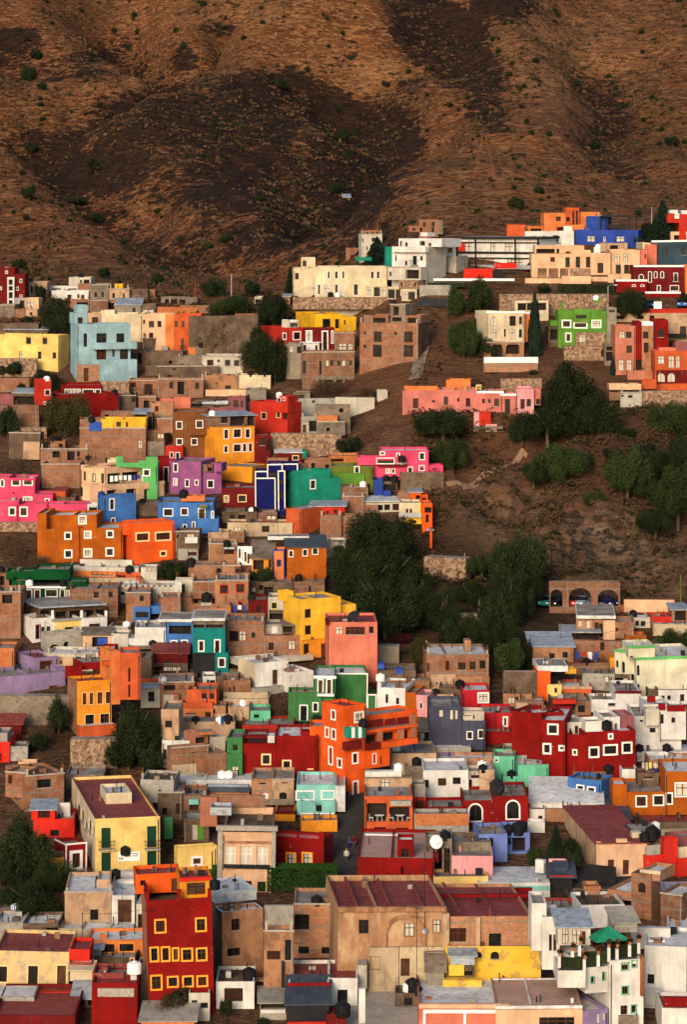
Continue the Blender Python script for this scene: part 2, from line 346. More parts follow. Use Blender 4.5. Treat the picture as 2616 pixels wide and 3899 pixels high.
def block(label,key,x0,x1,yt,yb,w,par,k):
    global cur
    u0,vt=uv(x0,yt); u1,vb=uv(x1,yb); um=(u0+u1)/2
    L=k.get('L'); R=k.get('R')
    if 'a' in k: a=math.radians(k['a'])
    elif L is not None or R is not None: a=math.radians(28)
    elif par: a=par['fa']
    else: a=math.radians(rnd.uniform(-4,4))
    uc=u0 if L is not None else u1 if R is not None else um
    if par is not None and 'a' in k and L is None and R is None and abs(k['a'])>10: uc=u1 if a<0 else u0
    if par is None:
        D=hit(uc,OY+k.get('g',yb)*K7).y
        if D<597 and L is None and R is None: D=min(D,d_of(u0,OY+k.get('g',yb)*K7),d_of(u1,OY+k.get('g',yb)*K7))
        D+=k.get('dy',0)
    else: D=par['D']+k.get('dy',0.0)
    if par is not None and 'a' not in k and L is None and R is None:
        dy_=k.get('dy',0)
        if w and par.get('zt0') is not None and -.3<dy_<.7:
            zv0=CZ+(VH-vb)/F*par['D']; zv1=CZ+(VH-vt)/F*par['D']
            ov_=min(u1,par['ux'][1])-max(u0,par['ux'][0])
            if (zv0+zv1)/2<par['zt0']-.3 and ov_>.4*(u1-u0): dy_=-.85 if 'o' in re.sub(r'[^a-z]','',w) else -.3
        jit=dy_-.006*par['n']; par['n']+=1
        bk0=Vector((-math.sin(a),math.cos(a),0)); ax0=Vector((math.cos(a),math.sin(a),0)); O0=par['O0']+bk0*jit
        t=isect(uc,O0,ax0); D=(O0+ax0*t).y
        dg=d_of(uc,vb)
        if dg<D-.3 and dg>D-14 and dg<597: D=dg
    C=P_at(uc,vt,D); ztop=C.z; zb=CZ+(VH-vb)/F*D
    d=k.get('d',None)
    if L is not None:
        ax=Vector((math.cos(a),math.sin(a),0)); t=isect(u1,C,ax); W=t; O=C.copy()
        bk=Vector((-ax.y,ax.x,0)); 
        dd=isect(uv(L,0)[0],C,bk) if L<x0 else 8
    elif R is not None:
        ax=Vector((math.cos(-a),math.sin(-a),0)); t=isect(u0,C,ax); W=-t; O=C+ax*t
        bk=Vector((-ax.y,ax.x,0)); dd=isect(uv(R,0)[0],C,bk)
    else:
        ax=Vector((math.cos(a),math.sin(a),0)); t0=isect(u0,C,ax); t1=isect(u1,C,ax); W=t1-t0; O=C+ax*t0
        bk=Vector((-ax.y,ax.x,0)); dd=rnd.uniform(6,8.5)
    if d is None: d=abs(dd)
    d=min(d,34)
    if 'a' in k and (L is not None or R is not None): d=abs(dd)
    elif d is None and (L is not None or R is not None) and abs(dd)<=13: d=abs(dd)
    if (L is not None or R is not None) and ('a' not in k or d>15):
        d=k.get('d') or 12
        ut=uv(L if L is not None else R,0)[0]; sg=-1 if L is not None else 1
        lo,hi=0.0,1.3
        for _ in range(30):
            m_=(lo+hi)/2; px=C.x+sg*math.sin(m_)*d; py=C.y+math.cos(m_)*d; uu=U0+px/py*F
            if (uu-ut)*sg<0: lo=m_
            else: hi=m_
        a=lo
        ax=Vector((math.cos(a),math.sin(a)*(1 if L is not None else -1),0)); bk=Vector((-ax.y,ax.x,0))
        if L is not None: W=isect(u1,C,ax); O=C.copy()
        else: t=isect(u0,C,ax); W=-t; O=C+ax*t
    par_h=k.get('p',.35); bh=ztop-zb
    if L is None and R is None and 'd' not in k and par is None:
        # keep the roof out of the hillside behind
        while d>2.2:
            q=O+ax*(W/2)+bk*d
            if z_base(q.x,q.y)>ztop-.25: d-=.5
            else: break
    if par is None:
        zlow=min(z_base((O+ax*(W*i)+bk*(d*j)).x,(O+ax*(W*i)+bk*(d*j)).y) for i in (0,1) for j in (0,1))-1.2
        zlow=min(zlow,zb-.5)
        cen=O+ax*(W/2)+bk*(d/2); rz=math.atan2(ax.y,ax.x)
        nm=k.get('n')
        if not nm:
            ws=[]
            for x_ in label.replace(',',' , ').split():
                if x_ in(',','with','beside','behind','below','under','on','at','above','by','right','left','in','between','of','near','highest','over','along','stepping'): break
                ws.append(x_.rstrip('s'))
            nm=next((x_ for x_ in reversed(ws) if x_ in('house','shed','shack','hut','villa','building','mansion','townhouse','pavilion')),'house')
        cat=k.get('c',nm.replace('_',' '))
        e=empty(nm,(cen.x,cen.y,zlow),rz); tag(e,label,cat,k.get('gr'))
        cur=dict(e=e,D=D,label=label,sh=k.get('sh',label),tanks=[],key=key); HOSTS.append(cur)
        zbot=zlow
    else:
        e=par['e']; rz=math.atan2(ax.y,ax.x); zbot=zb; zlow=e.location.z
    B=cur
    Me=Matrix.Translation(e.location)@Matrix.Rotation(e.rotation_euler.z,4,'Z')
    Mi=Me.inverted()
    if par is None: B['zt0']=ztop; B['ux']=(u0,u1); B['O0']=O.copy(); B['fa']=(-a if R is not None else a); B['n']=1
    holes={'F':[],'L':[],'R':[]}; tr=k.get('tr'); tw=k.get('tw',.2)*.85
    if tr=='W': tr='trim'
    elif tr=='Y': tr='trimY'
    elif tr=='O': tr='trimO'
    faces={'F':(O,ax,bk,W),'L':(O+bk*d,-bk,ax,d),'R':(O+ax*W,bk,-ax,d)}
    wl=parsew(w)
    for (a0,b0,a1,b1),fl in wl:
        uc2=uv((a0+a1)/2,0)[0]
        f='F'
        if L is not None and uc2<u0: f='L'
        if R is not None and uc2>u1: f='R'
        fo,fa,fi,fw=faces[f]
        s0=isect(uv(a0,0)[0],fo,fa); s1=isect(uv(a1,0)[0],fo,fa)
        if s1<s0: s0,s1=s1,s0
        yy=(fo+fa*((s0+s1)/2)).y
        za=CZ+(VH-uv(0,b1)[1])/F*yy; zc=CZ+(VH-uv(0,b0)[1])/F*yy
        if tr and 'o' not in fl and 'n' not in fl:
            t=min(tw,(s1-s0)*.3,(zc-za)*.3); s0+=t;s1-=t;zc-=t
            if 'd' not in fl: za+=t
        else: t=tw
        s0=max(.06,s0); s1=min(fw-.06,s1); za=max(zbot+.05,za); zc=min(ztop-.08,zc)
        if s1-s0<.15 or zc-za<.15: continue
        if any(s0<h[1]+.02 and s1>h[0]-.02 and za<h[3]+.02 and zc>h[2]-.02 for h in holes[f]): continue
        holes[f].append((s0,s1,za,zc,fl))
        make_window(e,None,fo,fa,-fi,s0,s1,za,zc,fl,(tr if 'n' not in fl else None),t,Mi,key)
    mb=MB()
    for f in 'FLR':
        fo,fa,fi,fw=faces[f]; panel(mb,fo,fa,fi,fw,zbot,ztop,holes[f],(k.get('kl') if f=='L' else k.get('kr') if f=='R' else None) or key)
    bo=O+ax*W+bk*d
    def q(p,z): return (p.x,p.y,z)
    A,Bp,Cp,Dp=O,O+ax*W,bo,O+bk*d
    if not any('t' in h[4] for h in holes['F']): mb.face([q(Cp,zbot),q(Dp,zbot),q(Dp,ztop),q(Cp,ztop)],key)
    else: panel(mb,Dp,ax,-bk,W,zbot,ztop,[(h[0],h[1],h[2],h[3],'x') for h in holes['F']],key)
    th=.16; top=k.get('cap',key)
    if k.get('rt','flat')=='flat' and W>1 and d>1:
        ia=[A+ax*th+bk*th,Bp-ax*th+bk*th,Cp-ax*th-bk*th,Dp+ax*th-bk*th]; oa=[A,Bp,Cp,Dp]
        for i in range(4):
            j=(i+1)%4
            mb.face([q(oa[i],ztop),q(oa[j],ztop),q(ia[j],ztop),q(ia[i],ztop)],k.get('cap',key))
            mb.face([q(ia[j],ztop),q(ia[j],ztop-par_h-.15),q(ia[i],ztop-par_h-.15),q(ia[i],ztop)],key)
        r=MB(); rk=k.get('rf') or rnd.choice(['rg','rg','rw','rg','rp'])
        zr=ztop-par_h
        i0,i1,i2,i3=ia
        for z in (zr,):
            r.face([q(i0,z),q(i1,z),q(i2,z),q(i3,z)],rk)
        r.face([q(i3,zr-.14),q(i2,zr-.14),q(i1,zr-.14),q(i0,zr-.14)],rk)
        ro=r.build('roof',e,Mi)
        if W>6 and d>4 and rnd.random()<.55 and not k.get('plain'):
            # low wall across the roof and a few vents, fixed to the house
            c=MB(); s=rnd.uniform(.3,.7)*W; hh=par_h*.8
            Mx=Matrix.Translation(O)@Matrix.Rotation(rz,4,'Z'); Mx.translation.z=0
            c.box((s-.08,th,zr+.002),(s+.08,d-th,zr+hh),key,Mx); c.build('parapet_wall',e,Mi)
        if W>3 and d>2.5 and not k.get('plain'):
            Mx=Matrix.Translation(O)@Matrix.Rotation(rz,4,'Z'); Mx.translation.z=0
            for _ in range(rnd.choice([2,3,4,5]) if D<430 else rnd.choice([0,1,2])):
                c=MB(); x=rnd.uniform(.8,W-.8); y=rnd.uniform(.8,d-.8)
                if rnd.random()<.5: hw=rnd.uniform(.12,.4); hd=rnd.uniform(.12,.3); c.box((x-hw,y-hd,zr+.002),(x+hw,y+hd,zr+rnd.uniform(.2,.75)),rnd.choice([key,'conc','SD','BR','B2','CO','iron']),Mx); c.build('vent_box',e,Mi)
                else:
                    p=Mx@Vector((x,y,0)); c.tube([(p.x,p.y,zr),(p.x,p.y,zr+rnd.uniform(.5,1.1))],.06,'iron'); c.build('vent_pipe',e,Mi)
        B['zr']=zr
    else:
        r=MB(); rk=k.get('rf','tin'); ov=k.get('ov',.3); rise=k.get('rise',.6)
        if k.get('rt','flat')=='flat': rise=0; ov=0; rk=k.get('cap',key)
        fl_=k.get('rt','flat')=='flat'; pts=[A-ax*ov-bk*ov,Bp+ax*ov-bk*ov,Cp+ax*ov+bk*ov,Dp-ax*ov+bk*ov]; zz=[ztop+.01,ztop+.01,ztop+.01+rise,ztop+.01+rise]
        t=.006 if fl_ else .1
        lo=[q(p,z) for p,z in zip(pts,zz)]; hi=[q(p,z+t) for p,z in zip(pts,zz)]
        r.face(hi,rk); r.face(lo[::-1],rk)
        for i in range(4): j=(i+1)%4; r.face([lo[i],lo[j],hi[j],hi[i]],rk)
        if rise>0:
            mb.face([q(A,ztop),q(Dp,ztop),q(Dp,ztop+rise)],key); mb.face([q(Bp,ztop),q(Cp,ztop+rise),q(Cp,ztop)],key)
            mb.face([q(Dp,ztop),q(Cp,ztop),q(Cp,ztop+rise),q(Dp,ztop+rise)],key)
            if k.get('rib',True) and rk in('tin','dtin','tileR'):
                n=int(W/.9)
                for i in range(1,n):
                    s=W*i/n; p=A-ax*ov+ax*(s+ov)-bk*ov; p2=p+bk*(d+2*ov)
                    r.face([q(p-ax*.04,zz[0]+t+.03),q(p+ax*.04,zz[0]+t+.03),q(p2+ax*.04,zz[2]+t+.03),q(p2-ax*.04,zz[2]+t+.03)],rk)
        r.build('roof',e,Mi); B['zr']=ztop+t
    if k.get('band'):
        bb=MB(); Mx=Matrix.Translation(O)@Matrix.Rotation(rz,4,'Z'); Mx.translation.z=0
        bb.box((-.1,-.1,ztop-.3),(W+.1,-.004,ztop+.06),k['band'],Mx); bb.build('cornice',e,Mi)
    if k.get('edge'):   # white outline trim
        bb=MB(); Mx=Matrix.Translation(O)@Matrix.Rotation(rz,4,'Z'); Mx.translation.z=0; t=.14
        bb.box((-.03,-.05,zbot),(t,-.004,ztop),k['edge'],Mx); bb.box((W-t,-.05,zbot),(W+.03,-.004,ztop),k['edge'],Mx); bb.box((-.03,-.06,ztop-t),(W+.03,-.004,ztop+.05),k['edge'],Mx)
        if L is not None: bb.box((-.05,0,ztop-t),(-.004,d,ztop+.05),k['edge'],Mx)
        bb.build('edge_trim',e,Mi)
    mb.build(k.get('part','wall') if par is None else label,e,Mi)
    if key in('BR','B2','B3') and k.get('rt','flat')=='flat' and W>3 and rnd.random()<.6 and not k.get('plain'):
        c=MB()
        for s in (.1,W/2,W-.1):
            for j in range(2):
                p=O+ax*(s+(.12*j if s<W/2+.1 else -.12*j))+bk*.08; c.tube([(p.x,p.y,ztop),(p.x+rnd.uniform(-.06,.06),p.y,ztop+rnd.uniform(.5,1))],.025,'rust',4)
        c.build('rebar',e,Mi)
    Hh=ztop-zb
    if W>2.5 and Hh>2.2 and not k.get('plain') and k.get('rt','flat')=='flat' and 'n' not in k and not(par is not None and d<1.5):
        Mx=Matrix.Translation(O)@Matrix.Rotation(rz,4,'Z'); Mx.translation.z=0
        br_=key in('BR','B2','B3','CO','SD','SO','TN','CB','OW','CW')
        if br_ and rnd.random()<.6:
            c=MB(); c.box((-.07,-.09,ztop-.16),(W+.07,-.003,ztop+.03),'conc',Mx); c.build('slab_edge',e,Mi)
        if br_ and rnd.random()<.45 and par is None:
            for sx in (.12,W-.38):
                c=MB(); hh=rnd.uniform(.4,1.0); c.box((sx,.02,ztop+.002),(sx+.25,.27,ztop+hh),'conc',Mx)
                for j in (0,.18): p=Mx@Vector((sx+.04+j,.12,0)); c.tube([(p.x,p.y,ztop+hh),(p.x,p.y,ztop+hh+.7)],.02,'rust',4)
                c.build('column_stub',e,Mi)
        if rnd.random()<.4:
            sx=rnd.choice([.15,W-.2]); p=Mx@Vector((sx,-.07,0)); c=MB(); c.tube([(p.x,p.y,zb-.3),(p.x,p.y,ztop-.4)],.05,'conc' if br_ else 'iron',5); c.build('drain_pipe',e,Mi)
    B.update(O=O,ax=ax,bk=bk,W=W,dp=d,zt=ztop,Mi=Mi,tops=B.get('tops',[])+[(O,ax,bk,W,d,B['zr'])])
    return B
def on_roof(x,y,h=None):
    """spot on the roof of the last building block under picture point"""
    b=cur; u,v=uv(x,y); zr=b['zr']; O,ax,bk,W,d=b['O'],b['ax'],b['bk'],b['W'],b['dp']
    yy=O.y+d*.4
    if v>VH+2:
        yy=(CZ-zr)*F/(v-VH)
    # clamp inside depth along the ray of u
    best=None
    for t in np.linspace(.5 if d>1.2 else d*.4,max(d-.6,d*.5),8):
        Q=O+bk*float(t); s=isect(u,Q,ax); p=Q+ax*s; e=abs(p.y-yy)
        s2=min(max(s,.4),max(W-.4,.41)); p=Q+ax*s2
        if best is None or e<best[0]: best=(e,p)
    p=best[1]; return Vector((p.x,p.y,zr))
# ------------------------------------------------------------------ props
PENDING=[]
def tank_mesh():
    m=MB(); m.lathe([(.9,0),(.97,.1),(1,.15),(1,.5),(.96,.53),(1,.56),(1,.98),(.96,1.01),(1,1.04),(1,1.4),(.93,1.5),(.7,1.66),(.42,1.76),(.3,1.78)],'blk',14); me=m.mesh('water_tank'); return me
TANK=tank_mesh()
m=MB(); m.lathe([(.3,0),(.3,.1),(.22,.14),(.02,.15)],'blk',10); LID=m.mesh('lid')
m=MB(); m.lathe([(.9,0),(1,.1),(1,1.3),(.8,1.5),(.3,1.6),(.02,1.62)],'wht',14); TANKW=m.mesh('water_tank')
m=MB(); m.lathe([(.3,0),(.3,.12),(.02,.15)],'wht',10); LIDW=m.mesh('lid')
m=MB(); m.lathe([(.9,0),(1,.1),(1,1.3),(.8,1.5),(.3,1.6),(.02,1.62)],'UB',14); TANKB=m.mesh('water_tank')
def K(x,y,h=45,kind='b',plinth=0):
    """rooftop water tank, h = picture height in tile pixels"""
    p=on_roof(x,y); s=max(.55,h*K7/F*p.y/1.9*1.0)
    e=empty('water_tank',p,rnd.uniform(0,6)); b={'b':TANK,'w':TANKW,'u':TANKB}[kind]; l={'b':LID,'w':LIDW,'u':LID}[kind]
    e.scale=(s,s,s)
    z0=0
    if plinth:
        m=MB(); m.box((-1,-1,0),(1,1,plinth),'conc'); m.build('plinth',e); z0=plinth
    o=link('tank_body',b,e); o.location.z=z0
    o=link('lid',l,e); o.location.z=z0+(1.78 if kind=='b' else 1.6)
    e['category']='water tank'; cur['tanks'].append((p.x,e,{'b':'black','w':'white','u':'blue'}[kind]))
    e['group']='rooftop water tanks'
def finish_tanks():
    for B in HOSTS:
        ts=sorted(B['tanks'],key=lambda t:t[0])
        byc={}
        for t in ts: byc.setdefault(t[2],[]).append(t)
        for c,l in byc.items():
            n=len(l)
            for i,t in enumerate(l):
                pos={1:[''],2:['left-hand ','right-hand '],3:['leftmost ','middle ','rightmost '],4:['leftmost ','second from left ','third from left ','rightmost ']}.get(n,['leftmost ']+['number %d from left '%(j+1) for j in range(1,n-1)]+['rightmost '])[i]
                t[1]['label']=(pos+c+' water tank on roof of '+B['sh'])
def dish_mesh(key):
    m=MB(); n=16; rings=[]
    for i in range(5):
        r=i/4; rings.append([(math.cos(t/n*6.2832)*r*.5, .12*(r*r)-.12, math.sin(t/n*6.2832)*r*.5) for t in range(n)])
    for a,b in zip(rings,rings[1:]):
        for t in range(n): m.face([a[t],a[(t+1)%n],b[(t+1)%n],b[t]],key)
        for t in range(n):
            f=[(p[0],p[1]+.02,p[2]) for p in (a[t],b[t],b[(t+1)%n],a[(t+1)%n])]; m.face(f,key)
    return m.mesh('reflector')
DISH={'w':dish_mesh('wht'),'g':dish_mesh('gal'),'k':dish_mesh('iron')}
def DS(x,y,r,label,kind='w',rz=0.4,tilt=-.5,mast=.6):
    """dish of picture diameter r (tile px)"""
    p=on_roof(x,y); s=r*K7/F*p.y
    e=empty('satellite_dish',p,rz); tag(e,label,'satellite dish')
    m=MB(); m.tube([(0,0,0),(0,0,s*.55*mast+.2)],.04,'gal'); m.build('mast',e)
    o=link('reflector',DISH[kind],e,Matrix.Translation((0,-.1,s*.55*mast+.2+s*.25))@Matrix.Rotation(tilt,4,'X')@Matrix.Scale(s,4))
    m=MB(); m.tube([(0,-.1,s*.3*mast+.2),(0,-s*.5,s*.55*mast+.3+s*.25)],.02,'gal',4); m.build('feed_arm',e)
def AN(x,yt,yb,label,bars=3,r=.035,key='iron'):
    p=on_roof(x,yb); zt=CZ+(VH-uv(0,yt)[1])/F*p.y; h=max(1.2,zt-p.z)
    e=empty('antenna',p,rnd.uniform(-.5,.5)); tag(e,label,'antenna')
    m=MB(); m.tube([(0,0,0),(0,0,h)],r,key,5); m.build('mast',e)
    if bars:
        m=MB(); m.tube([(-.7,0,h-.15),(.7,0,h-.15)],.022,key,4)
        for i in range(bars+2):
            xx=-.6+1.2*i/(bars+1); m.tube([(xx,-.45,h-.14),(xx,.45,h-.14)],.018,key,4)
        m.build('antenna_bars',e)
def PO(x,yt,yb,label,r=.12,key='conc',arms=1,name='utility_pole',lamp=0):
    u,v=uv(x,yb); p=hit(u,v); zt=CZ+(VH-uv(0,yt)[1])/F*p.y; h=max(2,zt-p.z)
    e=empty(name,p,0); tag(e,label,name.replace('_',' '))
    m=MB(); m.tube([(0,0,-.5),(0,0,h)],[r,r*.7],key,8); m.build('pole',e)
    for i in range(arms):
        m=MB(); z=h-.4-i*.9; m.box((-.9,-.06,z),(.9,.06,z+.12),'wood'); 
        for s in (-.8,-.3,.3,.8): m.tube([(s,0,z+.12),(s,0,z+.3)],.05,'gal',5)
        m.build('crossarm',e)
    if lamp:
        m=MB(); m.tube([(0,0,h-.1),(.4,-.1,h+.15),(1.3,-.3,h+.2)],.04,key,5); m.box((1.1,-.42,h+.1),(1.7,-.2,h+.22),'wht'); m.build('lamp_arm',e)
# trees
def clump(name,lobes,n,size,key,seed,flat=1.0):
    r=random.Random(seed); nr=np.random.default_rng(seed)
    v=[];f=[]
    L=[]; tot=sum(q[3]**2 for q in lobes)
    for (cx,cy,cz,rr) in lobes:
        k=int(n*rr**2/tot)
        for _ in range(k):
            d=nr.normal(size=3); d/=np.linalg.norm(d); rad=rr*(r.random()**.4)*(1+.16*noise.noise(Vector(d*2.5)+Vector((cx,cy,cz))*3))
            c=np.array([cx,cy,cz])+d*rad*np.array([1,1,flat])
            a=nr.normal(size=3); a/=np.linalg.norm(a); b=np.cross(a,d+nr.normal(size=3)*.5); b/=np.linalg.norm(b)+1e-9
            s=size*r.uniform(.6,1.3); i=len(v)
            v+= [tuple(c-a*s),tuple(c+b*s*.55),tuple(c+a*s),tuple(c-b*s*.55)]; f.append((i,i+1,i+2,i+3))
    me=bpy.data.meshes.new(name); me.from_pydata(v,[],f); me.materials.append(mat(key)); return me
def mklobes(seed,k,sp=.55,rm=(.3,.5),z0=.2,zs=.6):
    r=random.Random(seed); out=[(0,0,.42,.34)]
    for i in range(k):
        a=r.uniform(0,6.28); d=sp*r.uniform(.35,1); out.append((math.cos(a)*d,math.sin(a)*d,z0+zs*r.random()*(1-.45*d/sp),r.uniform(*rm)))
    # normalise to radius 1 horizontally, height 0..1
    mx=max(math.hypot(x,y)+q for x,y,z,q in out); zt=max(z+q*.9 for x,y,z,q in out); zb=min(z-q*.9 for x,y,z,q in out)
    return [(x/mx,y/mx,z,q/mx) for x,y,z,q in out]
CROWN={}
def crown(kind,var):
    k=(kind,var)
    if k in CROWN: return CROWN[k]
    key={'D':'leafD','M':'leafM','O':'leafO','G':'leafG','R':'leafR','B':'leafB'}.get(kind[0],'leafP')
    if kind[0]=='P':
        r=random.Random(var); nr=np.random.default_rng(var); v=[];f=[]
        for i in range(150):
            t=(i+.5)/150; z=.08+.92*t; R=(1-t)**.85*(.8+.35*r.random())+.03; a=i*2.4
            for j in range(26):
                q=(j+1)/26*R; aa=a+nr.normal()*.16*(1.2-q/R*.6); c=np.array([math.cos(aa)*q,math.sin(aa)*q,z-.12*q+nr.normal()*.012])
                d=nr.normal(size=3)*.5+np.array([math.cos(aa),math.sin(aa),-.3]); d/=np.linalg.norm(d); b=np.cross(d,nr.normal(size=3)); b/=np.linalg.norm(b); s=.075
                k2=len(v); v+=[tuple(c-d*s),tuple(c+b*s*.35),tuple(c+d*s),tuple(c-b*s*.35)]; f.append((k2,k2+1,k2+2,k2+3))
        me=bpy.data.meshes.new('crown'); me.from_pydata(v,[],f); me.materials.append(mat('leafP'))
    elif kind[0]=='H':
        nr=np.random.default_rng(5); v=[];f=[]
        for i in range(15000):
            c=nr.uniform(-1,1,3); c[2]=c[2]*.5+.5; ax=nr.integers(0,3)
            if ax==0: c[0]=np.sign(c[0])*(1-nr.random()*.03)
            elif ax==1: c[1]=np.sign(c[1])*(1-nr.random()*.06)
            else: c[2]=1-nr.random()*.05
            a=nr.normal(size=3); a/=np.linalg.norm(a); b=np.cross(a,nr.normal(size=3)); b/=np.linalg.norm(b); s=.03; k2=len(v)
            v+=[tuple(c-a*s),tuple(c+b*s),tuple(c+a*s),tuple(c-b*s)]; f.append((k2,k2+1,k2+2,k2+3))
        me=bpy.data.meshes.new('crown'); me.from_pydata(v,[],f); me.materials.append(mat('leafG'))
    elif kind[0]=='b':
        me=clump('crown',[(0,0,.45,.7),(.4,.1,.35,.5),(-.4,-.1,.4,.5),(.1,-.3,.5,.45)],420,.13,'leafD',var)
    else:
        big=len(kind)>1
        lob=mklobes(var*13+3,30 if big else 15,.7,(.1,.32) if big else (.14,.4))
        me=clump('crown',lob,26000 if big else 9000,(.021 if big else .036),key,var,.95)
    CROWN[k]=me; return me
TRUNK={}
def trunk(var):
    if var in TRUNK: return TRUNK[var]
    r=random.Random(var); m=MB()
    m.tube([(0,0,-.12),(.02,.0,.1),(.03,.02,.3),(0,.03,.5)],[.07,.055,.045,.03],'bark',7)
    for i in range(6):
        a=r.uniform(0,6.28); z=r.uniform(.2,.42); L=r.uniform(.4,.62)
        m.tube([(.02,.01,z),(math.cos(a)*L*.45,math.sin(a)*L*.45,z+.16),(math.cos(a)*L,math.sin(a)*L,z+.38)],[.028,.018,.008],'bark',5)
    me=m.mesh('trunk'); TRUNK[var]=me; return me
def drytree_mesh(seed):
    r=random.Random(seed); m=MB()
    def br(p,d,l,rad,n):
        q=p+d*l; m.tube([p,(p+q)/2+Vector((r.uniform(-.03,.03),r.uniform(-.03,.03),0)),q],[rad,rad*.8,rad*.55],'bark',4,False)
        if n:
            for _ in range(3): br(q,(d+Vector((r.uniform(-.7,.7),r.uniform(-.7,.7),r.uniform(-.1,.5)))).normalized(),l*r.uniform(.6,.8),rad*.55,n-1)
    for i in range(4): br(Vector((r.uniform(-.2,.2),r.uniform(-.2,.2),-.05)),Vector((r.uniform(-.5,.5),r.uniform(-.5,.5),1)).normalized(),.32,.022,4)
    return m.mesh('trunk')
DRY={}
tn=[0]
def TR_(kind,x,yb,w,h,label,name=None,cat='tree',g=None,D=None,depth=1.0,rz=None):
    """kind D/M/O/G/R broadleaf (2nd letter = big), P conifer, C columnar, b bush, H hedge, Y dry"""
    u,v=uv(x,yb)
    p=hit(u,OY+(g if g is not None else yb)*K7)
    if D is not None: p=P_at(u,v,D)
    elif g is not None: p=P_at(u,CZ and (OY+g*K7),p.y)
    s=p.y/F; W=w*K7*s/2*1.12; Hh=(h*K7*s) if g is None else (uv(0,yb-h)[1]*-1+OY+g*K7)*s
    tn[0]+=1; var=tn[0]%5
    name=name or {'P':'conifer_tree','b':'bush','H':'hedge','Y':'dry_tree','C':'cypress_tree'}.get(kind[0],'tree')
    e=empty(name,p,rnd.uniform(0,6.28) if kind[0]!='H' and rz is None else (rz or 0)); tag(e,label,cat)
    if kind[0]=='Y':
        if var not in DRY: DRY[var]=(drytree_mesh(var),clump('crown',mklobes(var,9,.6,(.25,.4)),1500,.03,'leafB',var))
        o=link('trunk',DRY[var][0],e); o.scale=(W*1.2,W*1.2*depth,Hh*.85); o=link('crown',DRY[var][1],e); o.scale=(W,W*depth,Hh*.95); return e
    if kind[0]=='P':
        o=link('crown',crown('P',var),e); o.scale=(W,W,Hh); m=MB(); m.tube([(0,0,-.5),(0,0,Hh*.8)],[W*.09,W*.03],'bark'); m.build('trunk',e); return e
    if kind[0]=='C':
        if 'C' not in CROWN: CROWN['C']=clump('crown',[(0,0,.1+.14*i,.9*(1-(i/6.5)**2)+.15) for i in range(7)],3500,.12,'leafP',3,.16)
        o=link('crown',CROWN['C'],e); o.scale=(W,W,Hh); m=MB(); m.tube([(0,0,-.5),(0,0,Hh*.7)],[W*.12,W*.05],'bark'); m.build('trunk',e); return e
    if kind[0]=='H':
        o=link('foliage',crown('H',0),e); o.scale=(W,W*depth,Hh)
        if kind=='HD':
            me=o.data.copy(); me.materials.clear(); me.materials.append(mat('leafD')); o.data=me
        return e
    if kind[0]=='b':
        e.rotation_euler.z=rnd.uniform(0,6)
        m=crown('b',var); o=link('foliage',m,e); o.scale=(W,W,Hh*.85); 
        t=MB(); t.tube([(0,0,-.3),(0,0,Hh*.4)],[W*.08,W*.05],'bark',5); t.build('stem',e); return e
    zz=0.04
    o=link('crown',crown(kind,var),e); o.scale=(W,W*depth,Hh*.97); o.location.z=zz*Hh
    o=link('trunk',trunk(var),e); o.scale=(W,W*depth,Hh); return e
# people
def person_mesh(seed,top,bot,walk=0.0,arm=0.0):
    m=MB(); j=0
    sk='skin'; 
    def limb(pts,rs,key): m.tube(pts,rs,key,7)
    for s in (-1,1):
        f=walk*s
        limb([(s*.09,0,.88),(s*.1,f*.12,.5),(s*.1,f*.3,.09)],[.095,.07,.05],bot)
        m.box((s*.1-.045,f*.3-.17,0),(s*.1+.045,f*.3+.08,.085),'dark')
        limb([(s*.19,0,1.4),(s*.25,-f*.08,1.12),(s*.24-s*arm*.1,-f*.18-arm*.2,.9+arm*.15)],[.06,.05,.04],top)
        limb([(s*.24-s*arm*.1,-f*.18-arm*.2,.9+arm*.15),(s*.235-s*arm*.1,-f*.19-arm*.24,.77+arm*.15)],[.04,.025],'skin')
    m.tube([(0,0,.82),(0,0,.98),(0,0,1.2),(0,0,1.38),(0,0,1.46)],[.155,.15,.175,.19,.08],top,10)
    m.tube([(0,0,1.44),(0,0,1.52)],[.055,.05],'skin',8)
    m.tube([(0,-.01,1.5),(0,-.015,1.54),(0,-.01,1.6),(0,0,1.68),(0,.01,1.73)],[.05,.08,.095,.09,.04],'skin',10)
    m.box((-.012,-.125,1.58),(.012,-.09,1.62),'skin')
    return m.mesh('body')
surf('skin',(.3,.15,.09),(.36,.19,.12),None)
def PER(x,yb,label,top='W',bot='GY',roof=False,rz=0,walk=.5,arm=0,up=0):
    if roof: p=on_roof(x,yb)
    else: p=hit(*uv(x,yb))
    p.z+=up
    e=empty('person',p,rz); tag(e,label,'person')
    link('body',person_mesh(1,top,bot,walk,arm),e)
    m=MB(); m.tube([(0,.02,1.58),(0,.03,1.66),(0,.015,1.745),(0,.01,1.76)],[.1,.106,.08,.03],'dark',10); m.build('hair',e)
